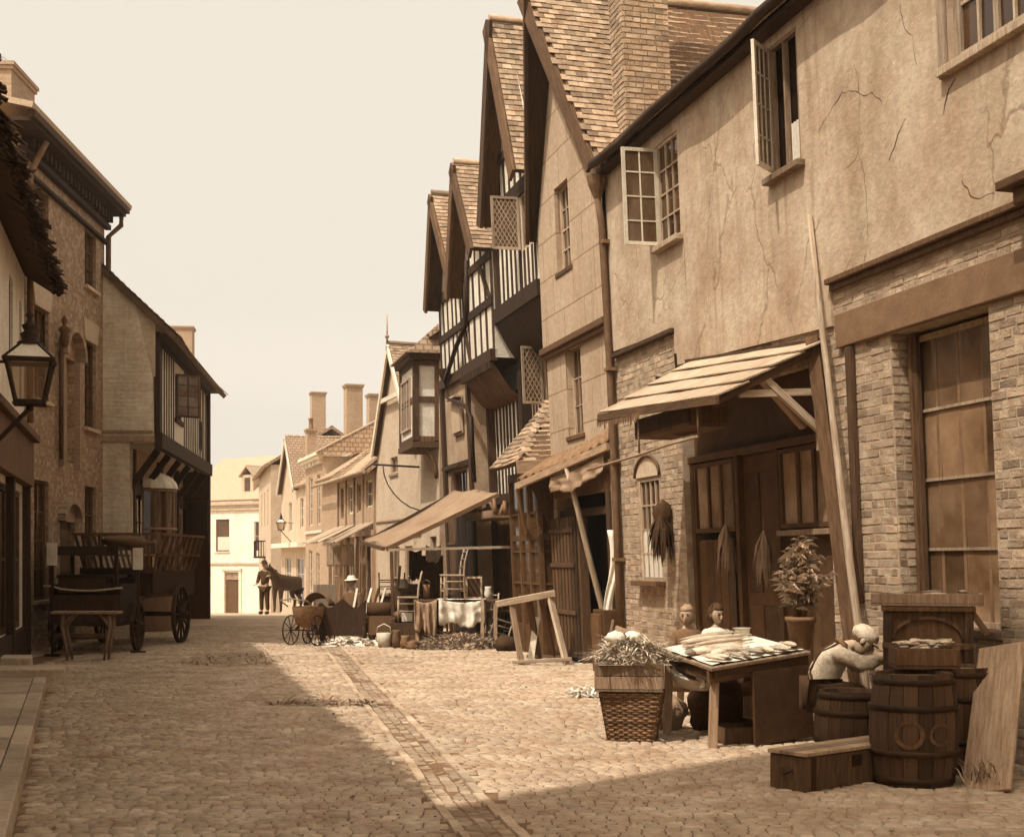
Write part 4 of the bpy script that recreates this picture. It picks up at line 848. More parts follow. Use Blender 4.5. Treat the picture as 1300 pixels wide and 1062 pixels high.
H.add(mb, 'gable_wall', 'brick_old'); mb = MB(); mb.poly([(LL + .032, t, z) for t, z in ((-.05, 5.5), (.0, 5.5), (.0, 6.70), (-.28, 6.96), (-.42, 7.05))]); H.add(mb, 'plaster_strip', 'plaster_pale'); mb = MB(); mb.poly([(-.02, t, z) for t, z in gp]); H.add(mb, 'gable_wall', 'brick_old')
mb = MB(); mb.box(LL + .03, LL + .09, -1.1, -.01, 4.12, 4.24); mb.box(LL + .03, LL + .06, -1.1, -.05, 4.3, 4.36); H.add(mb, 'ledge', 'timber_grey')
mb = MB(); slab(mb, (-.4, .5, 6.32), (LL + .15, .5, 6.32), (LL + .15, -4.2, 10.75), (-.4, -4.2, 10.75), .12); slab(mb, (-.4, -8.5, 6.4), (LL + .15, -8.5, 6.4), (LL + .15, -4.2, 10.75), (-.4, -4.2, 10.75), .12); rf = H.add(mb, 'roof', 'timber_brown')
tm = MB(); tiles(tm, (-.4, .52, 6.33), (1, 0, 0), (0, -4.7, 4.43), LL + .55, 6.4, gauge=.16, wd=.24, th=.02, sag=.10); H.add(tm, 'tile_covering', 'tile_clay', rf)
mb = MB(); mb.box(-.3, LL, .0, .42, 6.36, 6.42); H.add(mb, 'soffit', 'timber_black')
s, z = L3.px(247, 422, -3.2); stack(H, s, s + .9, -4.3, -3.2, 7.5, z, par=rf, pots=0)
sb, zb = L3.px(201, 622, -.30)
mb = MB(); mb.lathe([(.62, 1.75), (.62, zb - .02)], (sb, -.55, 0), 14, a0=.0, a1=math.pi, varf=lambda k: .3 + .4 * (k % 3)); bo = H.add(mb, 'bow_window', 'glass_dim')
mb = MB()
for k in range(8): a = math.pi * k / 7; mb.box(sb + .63 * math.cos(a) - .025, sb + .63 * math.cos(a) + .025, -.55 + .63 * math.sin(a) - .025, -.55 + .63 * math.sin(a) + .025, 1.2, zb)
for z in (1.2, 1.7, 2.3, zb - .05): mb.lathe([(.61, z), (.67, z), (.67, z + .06), (.61, z + .06)], (sb, -.55, 0), 14, a0=0, a1=math.pi)
mb.lathe([(.60, .0), (.60, 1.2)], (sb, -.55, 0), 14, a0=0, a1=math.pi); H.add(mb, 'frame', 'paint_mid', bo)
mb = MB(); mb.lathe([(.70 * math.cos(i / 8 * PI2), zb + .02 + .42 * math.sin(i / 8 * PI2)) for i in range(9)], (sb, -.55, 0), 12, a0=0, a1=math.pi, smooth=False, varf=lambda k: .9 if k % 2 else .35); H.add(mb, 'domed_hood', 'paint_white', bo)
w_ = L3.px(240, 640, .25); w2_ = L3.px(262, 678, .25)
sgn = thing('hanging_sign', 'dark wooden signboard projecting at the far corner of the jettied house', 'sign', fw(L3, .9, 0, w2_[1]), 0); mb = MB(); mb.box(-.42, .12, -.06, .0, .0, .85); mb.box(-.45, .15, -.08, .02, -.06, -.002); mb.box(-.45, .15, -.08, .02, .852, .9); mb.build('board', 'timber_black', sgn); mb = MB(); mb.bar((-.7, -.03, 1.0), (.15, -.03, 1.0), .04); mb.bar((-.35, -.03, .9), (-.35, -.03, 1.0), .03); mb.bar((.08, -.03, .9), (.08, -.03, 1.0), .03); mb.build('bracket', 'iron', sgn)

L2 = Fac((-8.63, 29.18), (-8.45, 23.8), 0, 0)
H = House(L2, 0, 'brick_house', 'three storey chequered brick house with pale wedge lintels on the left')
wn = [(.67, 1.5, 7.15, 8.3), (.67, 1.5, 4.3, 6.05), (.67, 1.5, .9, 3.12), (3.9, 4.75, 7.15, 8.3), (3.9, 4.75, 4.5, 6.15), (3.9, 4.75, .9, 3.05)]
mb = MB(); wall(mb, [(0, -.3), (5.5, -.3), (5.5, 9.05), (0, 9.05)], wn + [(2.2, 3.15, 3.5, 5.5), (2.2, 3.2, -.3, 2.4)], 0, .16); H.add(mb, 'wall', 'brick_chequer'); body_box(H, 0, 5.5, 0, 8, 9.05, 'brick_chequer', z0=-.3)
for i, q in enumerate(wn): window(H, q, -.10, 2, 4 if q[3] - q[2] > 1.3 else 3, 'timber_brown', 'glass_dim', sill=.16, sillm='flag')
mb = MB()
for (a, b_, c, d) in wn:
    if 4 < c < 5: mb = MB(); mb.hexa([(a - .02, .0, d), (b_ + .02, .0, d), (b_ + .02, .035, d), (a - .02, .035, d), (a - .16, .0, d + .42), (b_ + .16, .0, d + .42), (b_ + .16, .035, d + .42), (a - .16, .035, d + .42)], .5); H.add(mb, 'wedge_lintel', 'plaster_pale')
mb = MB(); mb.poly([(2.2, -.15, 3.5), (3.15, -.15, 3.5), (3.15, -.15, 5.5), (2.2, -.15, 5.5)]); H.add(mb, 'blind_niche', 'brick_far')
mb = MB(); arc = [(2.68 + .62 * math.cos(math.pi * i / 12), 5.5 + .55 * math.sin(math.pi * i / 12)) for i in range(13)]
for a, b_ in zip(arc, arc[1:]): mb.bar((a[0], .1, a[1]), (b_[0], .1, b_[1]), .2, .12)
mb.box(2.08, 2.2, .0, .1, 3.4, 5.5); mb.box(3.15, 3.27, .0, .1, 3.4, 5.5); H.add(mb, 'arched_hood', 'brick_far')
mb = MB(); mb.box(2.2, 3.2, -.14, -.09, -.3, 2.35); mb.box(2.3, 2.65, -.09, -.07, .2, 1.2); mb.box(2.75, 3.1, -.09, -.07, .2, 1.2); mb.box(2.3, 3.1, -.09, -.07, 1.4, 2.2); dr = H.add(mb, 'door', 'paint_dark', bevel=.006)
mb = MB(); arc = [(2.7 + .6 * math.cos(math.pi * i / 12), 2.35 + .42 * math.sin(math.pi * i / 12)) for i in range(13)]
for a, b_ in zip(arc, arc[1:]): mb.bar((a[0], .04, a[1]), (b_[0], .04, b_[1]), .22, .14)
mb.poly([(x, .012, z) for x, z in arc]); H.add(mb, 'door_arch', 'brick_far')
mb = MB(); mb.box(-.1, 5.6, .0, .12, 8.62, 8.72); mb.box(-.1, 5.6, .0, .1, 8.3, 8.36)
for i in range(22): mb.box(.05 + i * .25, .17 + i * .25, .0, .2, 8.74, 8.9)
mb.box(-.15, 6.3, .0, .42, 8.92, 8.98); mb.box(-.15, 6.3, .38, .50, 8.98, 9.10); H.add(mb, 'eaves_cornice', 'timber_black')
mb = MB(); slab(mb, (-.35, .5, 9.2), (6.4, .5, 9.2), (6.0, -3.5, 10.1), (.0, -3.5, 10.1), .1); slab(mb, (-.35, -8, 9.2), (6.4, -8, 9.2), (6.0, -3.5, 10.1), (.0, -3.5, 10.1), .1); rf = H.add(mb, 'roof', 'slate')
s, z = L2.px(44, 112, -.9); s2, z2 = L2.px(44, 165, -.9); c_ = stack(H, s, s + 1.4, -2.0, -.9, 9.0, z - .12, mt='brick_far', pots=0, par=rf)
mb = MB()
for i in range(16): x = s + .1 + rr(0, 1.0); mb.tube([(x, -1.2 + rr(-.4, .2), z), (x + rr(-.12, .12), -1.2, z + rr(.1, .3))], [.012, .003], 4)
H.add(mb, 'weeds', 'stem', c_)
mb = MB(); mb.tube([(.0, .36, 8.92), (.02, .36, 8.7), (.05, .10, 8.45), (.05, .09, 5.0), (.05, .09, .1)], .055, 8); H.add(mb, 'downpipe', 'lead'); mb = MB(); mb.tube([(5.2, .36, 8.9), (5.2, .2, 8.6), (5.25, .09, 8.3), (5.25, .09, 4)], .055, 8); H.add(mb, 'downpipe', 'lead')
mb = MB(); mb.tube([(3.45, .1, 5.6), (3.45, .1, 3.5)], .04, 8); mb.lathe([(.04, 0), (.09, .08), (.07, .25), (.11, .3), (.09, .36), (.03, .4), (.06, .5), (.0, .6)], (3.45, .16, 5.6), 10); H.add(mb, 'rainwater_pipe', 'timber_brown')

L1 = Fac((-8.35, 23.6), (-4.46, 8.7), 0, 0)
H = House(L1, 0, 'shop_house', 'whitewashed shop house with ragged eaves behind the street lantern')
wn = [(.5, .95, 4.3, 5.9), (2.0, 2.6, 4.3, 6.0), (5, 6, 4.3, 6.0), (8, 9, 4.3, 6.0), (11, 12, 4.3, 6.0), (14.5, 15.5, 4.3, 6.0), (18, 19, 4.3, 6.0)]
mb = MB(); wall(mb, [(0, -.3), (20.4, -.3), (20.4, 6.5), (0, 6.5)], wn + [(.4, 5.5, .5, 2.75), (6.5, 12.5, .5, 2.75), (13.4, 19.8, .5, 2.75)], 0, .15); H.add(mb, 'wall', 'limewash'); body_box(H, 0, 20.4, 0, 6, 6.5, 'limewash', z0=-.3)
for q in wn: window(H, q, -.08, 2, 4, 'timber_black', 'glass_dim')
mb = MB(); mb.box(.05, 20.3, .0, .16, 2.86, 3.62); mb.box(.0, 20.35, .0, .26, 3.62, 3.74); H.add(mb, 'shop_fascia', 'timber_brown', bevel=.015)
for a, b_ in ((.4, 5.5), (6.5, 12.5), (13.4, 19.8)): window(H, (a, b_, .5, 2.75), -.08, 7, 2, 'paint_dark', 'glass_dim', fw=.09, bw=.05, name='shop_window')
mb = MB()
for s in (.25, 3.0, 5.8, 6.3, 9.5, 12.8, 16.5, 20.0): mb.box(s - .13, s + .13, .0, .12, -.2, 2.86)
mb.box(.1, 20.2, .0, .1, -.2, .5); H.add(mb, 'pilaster', 'timber_black')
mb = MB(); OV = .55; slab(mb, (-.25, OV, 6.42), (20.5, OV, 6.42), (20.5, -3, 8.6), (-.25, -3, 8.6), .2); slab(mb, (-.25, -6.3, 6.3), (20.5, -6.3, 6.3), (20.5, -3, 8.6), (-.25, -3, 8.6), .2); rf = H.add(mb, 'roof', 'timber_black')
mb = MB()
for i in range(900): s = rr(-.3, 20); t = OV + rr(-.12, .06); mb.bar((s, t - .15, 6.42 + rr(-.1, .1)), (s + rr(-.12, .12), t + rr(0, .14), 6.34 + rr(-.15, .05)), rr(.04, .12), .018)
H.add(mb, 'ragged_eave', 'timber_black', rf)
tm = MB(); tiles(tm, (-.3, OV, 6.45), (1, 0, 0), (0, -3.55, 2.18), 20.6, 4, gauge=.16, wd=.24, th=.025, sag=.12); H.add(tm, 'tile_covering', 'tile_clay', rf)
L0 = Fac((-4.3, 3.4), (-3.4, -12.0), 0, 0)  # unseen block, its height and depth shaped for the shadow it throws
H = House(L0, 0, 'shadow_building', 'tall shallow brick warehouse standing beside the camera on the left, outside the picture', 'building')
wn = [(a, a + 1.1, z, z + 1.7) for a in (2, 5.5, 9, 12.5) for z in (1, 4.5, 7.8, 11, 14.2)]
mb = MB(); wall(mb, [(0, -.3), (15.4, -.3), (15.4, 20), (0, 20)], wn, 0, .2); H.add(mb, 'wall', 'brick_old'); body_box(H, 0, 15.4, 0, 1.9, 20, 'brick_old', z0=-.3)
for q in wn: window(H, q, -.1, 3, 4, 'paint_mid', 'glass_dim')
mb = MB(); slab(mb, (-.02, .1, 20.05), (15.5, .1, 20.05), (15.5, -2, 20.2), (-.02, -2, 20.2), .12); H.add(mb, 'roof', 'slate')

# ------------------------------------------------------------------ ground
def kx(y): return lerp(-3.78, -5.97, (y - 10.77) / 6.93)       # kerb line
def wx(y): return 1.656 - .2625 * (y - 19.71)                   # foot of the right-hand row
def gx(y): return lerp(-.62, -2.94, (y - 10.77) / 12.73)        # the gutter
mb = MB(); ys = [-20 + i * 2.0 for i in range(86)]; xs = [-70, -45, -32, -24, -18, -12, -8, -4, 0, 4, 8, 14, 24, 45]
i0 = mb.add([(x, y, gz(y) - .012) for y in ys for x in xs])
for j in range(len(ys) - 1):
    for k in range(len(xs) - 1): a = i0 + j * len(xs) + k; mb.face((a, a + 1, a + len(xs) + 1, a + len(xs)), None, .5, True)
tag(mb.build('ground', 'dust'), kind='structure')
mb = MB()
for j in range(27): y0_, y1_ = 7 + j, 8 + j; mb.poly([(kx(y0_) if y0_ < 17 else -8, y0_, -.008), (wx(y0_) + .2, y0_, -.008), (wx(y1_) + .2, y1_, -.008), (kx(y1_) if y0_ < 17 else -8, y1_, -.008)], .5)
tag(mb.build('road_bed', 'road_bed'), kind='structure')
mb = MB(); y = 7.0
while y < 34:
    dy = rr(.088, .112) * (1 if y < 20 else 1.2); x = -9.0 + rr(0, .15); xe = wx(y) + .35
    xl = kx(y) + .02 if y < 17.6 else (-7.4 if y < 24 else -9.2)
    while x < xe:
        w = rr(.085, .165) * (1 if y < 20 else 1.2); c = x + w / 2
        if c > xl and abs(c - gx(y) - .008) > .225 + w / 2 - .075:
            lit = .5 + .5 * math.tanh((c - gx(y) + 1.2) * 1.1)
            n1 = noise.noise(V((c * .7, y * .7, 2))); worn = min(1, max(0, .25 + .6 * lit + .5 * n1))
            h = lerp(.012, .003, worn) + rr(-.003, .003) * lerp(1, .5, worn); g_ = lerp(.004, .0015, worn); e = rr(.010, .02); z = gz(y); b0 = .012 if rr(0, 1) < .9 else .02
            gap = rr(.008, .035) if rr(0, 1) < lerp(.5, .10, worn) else 0; x0, x1, y0, y1 = x + g_, x + w - g_, y + g_ + gap, y + dy - g_; t1, t2 = rr(-.004, .004), rr(-.004, .004); v = min(1, max(0, R.gauss(.52, lerp(.20, .12, worn)) + .22 * noise.noise(V((c * .9, y * .5, 7))) + .12 * noise.noise(V((c * 3, y * 2, 4)))))
            k = mb.add([(x0, y0, z - .014), (x1, y0, z - .014), (x1, y1, z - .014), (x0, y1, z - .014), (x0 + e * rr(.5, 1), y0 + e * .8, z + h + t1), (x1 - e * rr(.5, 1), y0 + e * .8, z + h + t2), (x1 - e * rr(.5, 1), y1 - e * .8, z + h - t1), (x0 + e * rr(.5, 1), y1 - e * .8, z + h - t2),
                        (c + rr(-.01, .01), (y0 + y1) / 2, z + h + .003)])
            for f_ in ((0, 1, 5, 4), (1, 2, 6, 5), (2, 3, 7, 6), (3, 0, 4, 7), (4, 5, 8), (5, 6, 8), (6, 7, 8), (7, 4, 8)): mb.face([k + q for q in f_], None, v, True)
        x += w
    y += dy
tag(mb.build('cobbled_road', 'cobble'), kind='structure')
mb = MB()
for off, w, L0_, L1_ in ((-.165, .075, .2, .5), (-.075, .09, .09, .17), (.015, .09, .09, .18), (.10, .08, .09, .17), (.18, .08, .22, .55)):
    y = 7.0; edge = abs(off) > .15
    while y < 27.5:
        L = rr(L0_, L1_); a, b_ = y + .002, y + L - rr(.002, .012); z = gz(y) + (.010 if edge else -.006 + .006 * noise.noise(V((y, off, 0)))) + rr(-.003, .003); h = rr(-.003, .003); ww = w / 2 - .001 + rr(-.006, .004)
        wob = .03 * noise.noise(V((y * .6, 0, 5))); x0, x1 = gx(a) + off + wob + rr(-.008, .008), gx(b_) + off + wob + rr(-.008, .008)
        mb.hexa([(x0 - ww, a, -.014), (x0 + ww, a, -.014), (x1 + ww, b_, -.014), (x1 - ww, b_, -.014), (x0 - ww * .86, a + .008, z + h), (x0 + ww * .86, a + .008, z - h), (x1 + ww * .86, b_ - .008, z + h), (x1 - ww * .86, b_ - .008, z + rr(-.003, .003))], min(1, max(0, R.gauss(.7 if edge else .2, .25))))
        y += L
tag(mb.build('gutter_channel', 'cobble', bevel=.004), kind='structure')
mb = MB(); y = 4.0
while y < 17.3:
    L = rr(.8, 1.3); a, b_ = y + .006, min(17.7, y + L) - .006; mb.hexa([(kx(a) - .17, a, -.02), (kx(a), a, -.02), (kx(b_), b_, -.02), (kx(b_) - .17, b_, -.02), (kx(a) - .17, a, .12), (kx(a) - .012, a, .115), (kx(b_) - .012, b_, .115), (kx(b_) - .17, b_, .12)]); y += L
tag(mb.build('kerb', 'flag', bevel=.012), kind='structure')
mb = MB(); y = 4.0
while y < 17.6:
    L = rr(.55, .95); a, b_ = y + .005, min(17.68, y + L) - .005; xa, xb = kx(a) - .18, kx(b_) - .18
    for u0, u1 in ((0, .75), (.76, 1.5), (1.51, 3.0)): h = .105 + rr(-.004, .004); mb.hexa([(xa - u1, a, -.02), (xa - u0, a, -.02), (xb - u0, b_, -.02), (xb - u1, b_, -.02), (xa - u1, a, h), (xa - u0, a, h), (xb - u0, b_, h + .002), (xb - u1, b_, h + .003)])
    y += L
tag(mb.build('pavement', 'flag', bevel=.006), kind='structure')
for nm, lab, sz, loc, rz in (('stone_step', 'large worn stone step beside the end of the kerb', (1.0, .62, .14), (-6.42, 18.25, .06), .30), ('stone_step', 'smaller pale stone step lying behind the large one at the shop', (.62, .5, .18), (-7.0, 19.2, .1), .28)):
    mb = MB(); x, y_, z = sz; mb.hexa([(-x / 2, -y_ / 2, -.12), (x / 2, -y_ / 2, -.12), (x / 2, y_ / 2, -.12), (-x / 2, y_ / 2, -.12), (-x / 2 + .01, -y_ / 2 + .01, z), (x / 2 - .02, -y_ / 2 + .02, z - .015), (x / 2 - .02, y_ / 2, z), (-x / 2, y_ / 2, z + .01)], .7)
    o = mb.build(nm, 'flag', bevel=.02); o.location = loc; o.rotation_euler.z = rz; tag(o, lab, 'step')
def straw_heap(name, label, c, rx, ry, h, n, L=(.12, .35), mt='straw', cat='straw', w=.009, body=True):
    mb = MB()
    if body: mb.grid(lambda u, v: V(((u - .5) * 2 * rx, (v - .5) * 2 * ry, max(0, (1 - (u * 2 - 1) ** 2 - (v * 2 - 1) ** 2)) ** .7 * h * .85 * (1 + .3 * noise.noise(V((u * 5, v * 5, 1)))) - .01)), 22, 22, us=2 * rx, vs=2 * ry)
    for i in range(n):
        a, r = rr(0, 6.28), math.sqrt(rr(0, 1)) * 1.05; x, y_ = rx * r * math.cos(a), ry * r * math.sin(a); z = max(.012, h * max(0, 1 - r * r) ** .7 * rr(.7, 1.1)); th = rr(0, 6.28); l = rr(*L); d = V((math.cos(th) * l, math.sin(th) * l, rr(-.25, .35) * l)); p = V((x, y_, z)); q = p + d
        q.z = max(.008, q.z); s_ = V((-d.y, d.x, 0)).normalized() * w; m_ = (p + q) / 2 + V((0, 0, rr(0, .03))); v = R.random()
        mb.poly([p - s_, p + s_, m_ + s_, m_ - s_], v); mb.poly([m_ - s_, m_ + s_, q + s_ * .3, q - s_ * .3], v)
    o = mb.build(name, mt); o.location = c; return tag(o, label, cat)
for nm, lab, (x, y), rx, ry, h, n in (('straw_wisp', 'scatter of dark trodden straw in the shade in the middle of the road', (302, 838), .75, 1.3, .05, 260), ('straw_wisp', 'thin line of straw lying across the edge of the shadow', (412, 893), .62, .25, .04, 150)):
    straw_heap(nm, lab, ground(x, y), rx, ry, h, n, mt='sacking', body=False)
mb = MB()
for i in range(520):
    y_ = 7.5 + 22 * R.random() ** 1.5; x = rr(kx(y_) if y_ < 17 else -7, wx(y_)); s = rr(.004, .013) * (1 if y_ < 14 else 1.5); mb.blob((x, y_, gz(y_) + .02), (s, s * rr(.6, 1.3), s * .5), 3, .3, 2, i)
for i in range(200):
    y_ = 8 + 20 * R.random(); x = rr(kx(y_) if y_ < 17 else -7, wx(y_)); th = rr(0, 6.28); l = rr(.06, .18); d = V((math.cos(th), math.sin(th), 0)); s_ = V((-d.y, d.x, 0)) * .006; p = V((x, y_, gz(y_) + .034)); mb.poly([p - s_, p + d * l - s_, p + d * l + s_, p + s_])
tag(mb.build('litter', 'straw'), 'bits of stone and straw strewn over the cobbles', 'litter', kind='stuff')
# ------------------------------------------------------------------ figures
def skin_into(mb, joints, bones, sub=1, var=.5):
    me = bpy.data.meshes.new('tmp'); me.from_pydata([j[0] for j in joints], bones, []); o = bpy.data.objects.new('tmp', me); COL.objects.link(o)
    s = o.modifiers.new('s', 'SKIN'); s.use_smooth_shade = True; s.branch_smoothing = .4
    sv = me.skin_vertices[0].data
    for i, j in enumerate(joints):
        r = j[1] if isinstance(j[1], tuple) else (j[1], j[1]); sv[i].radius = r; sv[i].use_root = (i == 0)
    b = o.modifiers.new('b', 'SUBSURF'); b.levels = sub; b.render_levels = sub
    dg = bpy.context.evaluated_depsgraph_get(); ev = o.evaluated_get(dg); m2 = bpy.data.meshes.new_from_object(ev)
    i0 = mb.add([v.co for v in m2.vertices])
    for p in m2.polygons: mb.face([i0 + k for k in p.vertices], None, var, True)
    bpy.data.objects.remove(o); bpy.data.meshes.remove(me); bpy.data.meshes.remove(m2)
def hand(J, B, wi, W, f, u, n, h=1.0, curl=.5):
    """palm, four unequal fingers and a thumb from the wrist joint wi"""
    f, u, n = V(f).normalized(), V(u).normalized(), V(n).normalized(); W = V(W)
    J.append((tuple(W + f * .05 * h), (.030 * h, .017 * h))); pi_ = len(J) - 1; B.append((wi, pi_))
    for k, (off, L) in enumerate(((.028, .070), (.010, .080), (-.009, .074), (-.026, .058))):
        a = W + f * .088 * h + u * off * h; b = a + (f * math.cos(curl * .7) + n * math.sin(curl * .7)) * L * .5 * h; c = b + (f * math.cos(curl * 1.7) + n * math.sin(curl * 1.7)) * L * .5 * h; i = len(J)
        J += [(tuple(a), .0095 * h), (tuple(b), .0085 * h), (tuple(c), .0065 * h)]; B += [(pi_, i), (i, i + 1), (i + 1, i + 2)]
    a = W + f * .035 * h + u * .034 * h; b = a + (f * .7 + u * .6 + n * .3).normalized() * .035 * h; c = b + (f * .9 + n * .4).normalized() * .028 * h; i = len(J)
    J += [(tuple(a), .0115 * h), (tuple(b), .0095 * h), (tuple(c), .007 * h)]; B += [(pi_, i), (i, i + 1), (i + 1, i + 2)]
def head(mb, c, fwd, up, h=1.0):
    """a head with face: fwd is the way it looks"""
    c = V(c); fw_ = V(fwd).normalized(); upv = V(up); upv = (upv - fw_ * upv.dot(fw_)).normalized(); sd = fw_.cross(upv)
    def T(x, y, z): return c + (sd * x + fw_ * y + upv * z) * h
    i0 = len(mb.v); mb.blob((0, 0, 0), (.074, .092, .115), 12, .0)
    for q in mb.v[i0:]:
        x, y, z = q; k = 1.0
        if z < -.02: k = 1 - .32 * min(1, (-.02 - z) / .09)
        y2 = y + (.012 if z < -.07 and y > 0 else 0)
        if y > .05: y2 -= .010 * math.exp(-((z - .008) / .018) ** 2) * math.exp(-((abs(x) - .032) / .018) ** 2)
        q.xyz = T(x * k, y2, z)
    def part(cx, cy, cz, r, **kw):
        j = len(mb.v); mb.blob((0, 0, 0), r, 6, .0)
        for q in mb.v[j:]: q.xyz = T(cx + q.x, cy + q.y, cz + q.z)
    part(0, .094, -.018, (.013, .020, .026)); part(0, .098, -.032, (.016, .016, .011))
    for s in (1, -1): part(.074 * s, -.005, -.008, (.012, .022, .033))
    part(0, .082, -.062, (.024, .012, .007))
    return T
def eyes(T, parent, name='eyes'):
    mb = MB()
    for s in (1, -1):
        j = len(mb.v); mb.blob((0, 0, 0), (.012, .008, .007), 6, 0)
        for q in mb.v[j:]: q.xyz = T(.031 * s + q.x, .083 + q.y, .008 + q.z)
        j = len(mb.v); mb.blob((0, 0, 0), (.018, .007, .004), 5, 0)
        for q in mb.v[j:]: q.xyz = T(.031 * s + q.x, .086 + q.y, .028 + q.z)
    return mb.build(name, 'hair', parent)
def hair(T, parent, mt='hair', low=-.03, puff=1.09, seed=1, name='hair', long=0, strands=1):
    mb = MB(); mb.blob((0, 0, 0), (.074 * puff, .092 * puff, .115 * puff), 14, .12, 4, seed)
    for q in mb.v:
        x, y, z = q
        if y > .03 and z < .05: y = .03 - (y - .03) * .2
        if z < low: z = low + (z - low) * (.35 + long)
        q.xyz = T(x, y - .008, z + .006)
    for i in range(170):
        a, e_ = rr(0, 6.28), rr(.0, 1.75); d0 = V((math.cos(a) * math.sin(e_), math.sin(a) * math.sin(e_), math.cos(e_)))
        if d0.y > .05 or strands == 0: continue
        pts = []
        for j in range(4):
            e2 = e_ + j * .16; d = V((math.cos(a + j * .04) * math.sin(e2), math.sin(a + j * .04) * math.sin(e2), math.cos(e2))); k_ = puff * 1.03 + rr(-.01, .035)
            pts.append(T(d.x * .074 * k_, d.y * .092 * k_ - .008, d.z * .115 * k_ + .006 - (.012 * j if long else 0)))
        mb.tube(pts, [.0045, .006, .005, .002], 4, cap=False)
    return mb.build(name, mt, parent)
# crouching man in a pale shirt reaching over the tub
t = thing('person', 'person in a pale shirt and cap bending over the tub beside the fish table', 'person', (2.62, 11.82, -.0))
J = [((0, 0, .50), .115), ((.07, -.01, .66), .11), ((.17, -.02, .80), .125), ((.24, -.03, .87), .075), ((.29, -.035, .885), .045), ((.36, -.05, .90), .06),
     ((.13, -.17, .83), .06), ((.30, -.32, .74), .042), ((.52, -.34, .80), .030), ((.20, .14, .83), .06), ((.38, .16, .68), .042), ((.56, .02, .74), .030),
     ((.02, -.11, .47), .085), ((.36, -.17, .52), .062), ((.22, -.17, .09), .042), ((.34, -.18, .045), .035), ((.02, .11, .47), .085), ((.36, .13, .50), .062), ((.24, .14, .09), .042), ((.36, .15, .045), .035)]
B = [(0, 1), (1, 2), (2, 3), (3, 4), (4, 5), (2, 6), (6, 7), (7, 8), (2, 9), (9, 10), (10, 11), (0, 12), (12, 13), (13, 14), (14, 15), (0, 16), (16, 17), (17, 18), (18, 19)]
hand(J, B, 8, J[8][0], (.95, .0, -.25), (0, 1, 0), (0, 0, -1), 1, .6); hand(J, B, 11, J[11][0], (.95, -.25, -.2), (0, -1, 0), (0, 0, -1), 1, .6)
mb = MB(); skin_into(mb, J, B); T = head(mb, (.385, -.06, .915), (.72, -.30, -.62), (.62, 0, .78)); bd = mb.build('body', 'skin', t); eyes(T, t); hair(T, t, puff=1.03, low=-.04, strands=0)
mb = MB(); k = lambda i, a: (J[i][0], a)
SJ = [k(0, .150), k(1, (.150, .17)), k(2, (.150, .185)), k(3, .09), k(6, .085), k(7, .066), (tuple(V(J[7][0]).lerp(V(J[8][0]), .75)), .048), k(9, .085), k(10, .066), (tuple(V(J[10][0]).lerp(V(J[11][0]), .75)), .048)]
skin_into(mb, SJ, [(0, 1), (1, 2), (2, 3), (2, 4), (4, 5), (5, 6), (2, 7), (7, 8), (8, 9)], 2)
for q in mb.v: q += V((noise.noise(q * 9), noise.noise(q * 9 + V((5, 0, 0))), noise.noise(q * 9 + V((0, 7, 0))))) * .018 + V((noise.noise(V((q.x * 14, q.y * 14, q.z * 34))), noise.noise(V((q.x * 14 + 3, q.y * 14, q.z * 34))), 0)) * .010
for q in mb.v:
    f_ = math.sin(q.x * 55 + q.z * 40 + 3 * noise.noise(q * 6)) * noise.noise(q * 7 + V((2, 1, 4))); q += V((f_ * .006, f_ * .004, f_ * .012))
SV = [q.copy() for q in mb.v]; mb.build('shirt', 'shirt_cloth', t)
for sy in (-.085, .075):
    mb = MB(); pp = [V((-.115, sy, .56)), V((-.125, sy, .68)), V((-.03, sy, .86)), V((.10, sy, .975)), V((.20, sy, .985)), V((.30, sy, .86))]; pts = []
    for a, b in zip(pp, pp[1:]): pts += [a.lerp(b, i / 4) for i in range(4)]
    pts = [min(SV, key=lambda q: (q - p).length) for p in pts]; pts = [(pts[max(i - 1, 0)] + p + pts[min(i + 1, len(pts) - 1)]) / 3 + V((-.002, 0, .003)) for i, p in enumerate(pts)]; pts = [p for i, p in enumerate(pts) if i == 0 or (p - pts[i - 1]).length > .004]
    mb.tube(pts, .012, 6); mb.build('brace_strap', 'cloth_dark', t)
mb = MB(); mb.tube([(.20 + .075 * math.cos(i / 12 * 6.2832) * .5, -.03 + .085 * math.sin(i / 12 * 6.2832), .885 - .05 * math.cos(i / 12 * 6.2832)) for i in range(13)], .018, 6); mb.build('neckerchief', 'cloth_mid', t)
mb = MB(); skin_into(mb, [k(0, .15), k(12, .105), k(13, .08), (tuple(V(J[13][0]).lerp(V(J[14][0]), .85)), .065), k(16, .105), k(17, .08), (tuple(V(J[17][0]).lerp(V(J[18][0]), .85)), .065)], [(0, 1), (1, 2), (2, 3), (0, 4), (4, 5), (5, 6)], 2); mb.build('trousers', 'cloth_dark', t)
mb = MB()
for i in (14, 18): p = V(J[i][0]); mb.blob(p + V((.06, 0, -.035)), (.13, .05, .055), 8, .05)
mb.build('boots', 'cloth_dark', t)
mb = MB(); mb.blob((0, -.015, -.02), (.098, .124, .082), 14, .12, 3.0, 4); i1 = len(mb.v); mb.blob((0, .095, -.04), (.062, .05, .008), 8, 0)
for q in mb.v: q.xyz = T(q.x, q.y - .01, q.z + .07)
mb.build('cap', 'shirt_cloth', t)
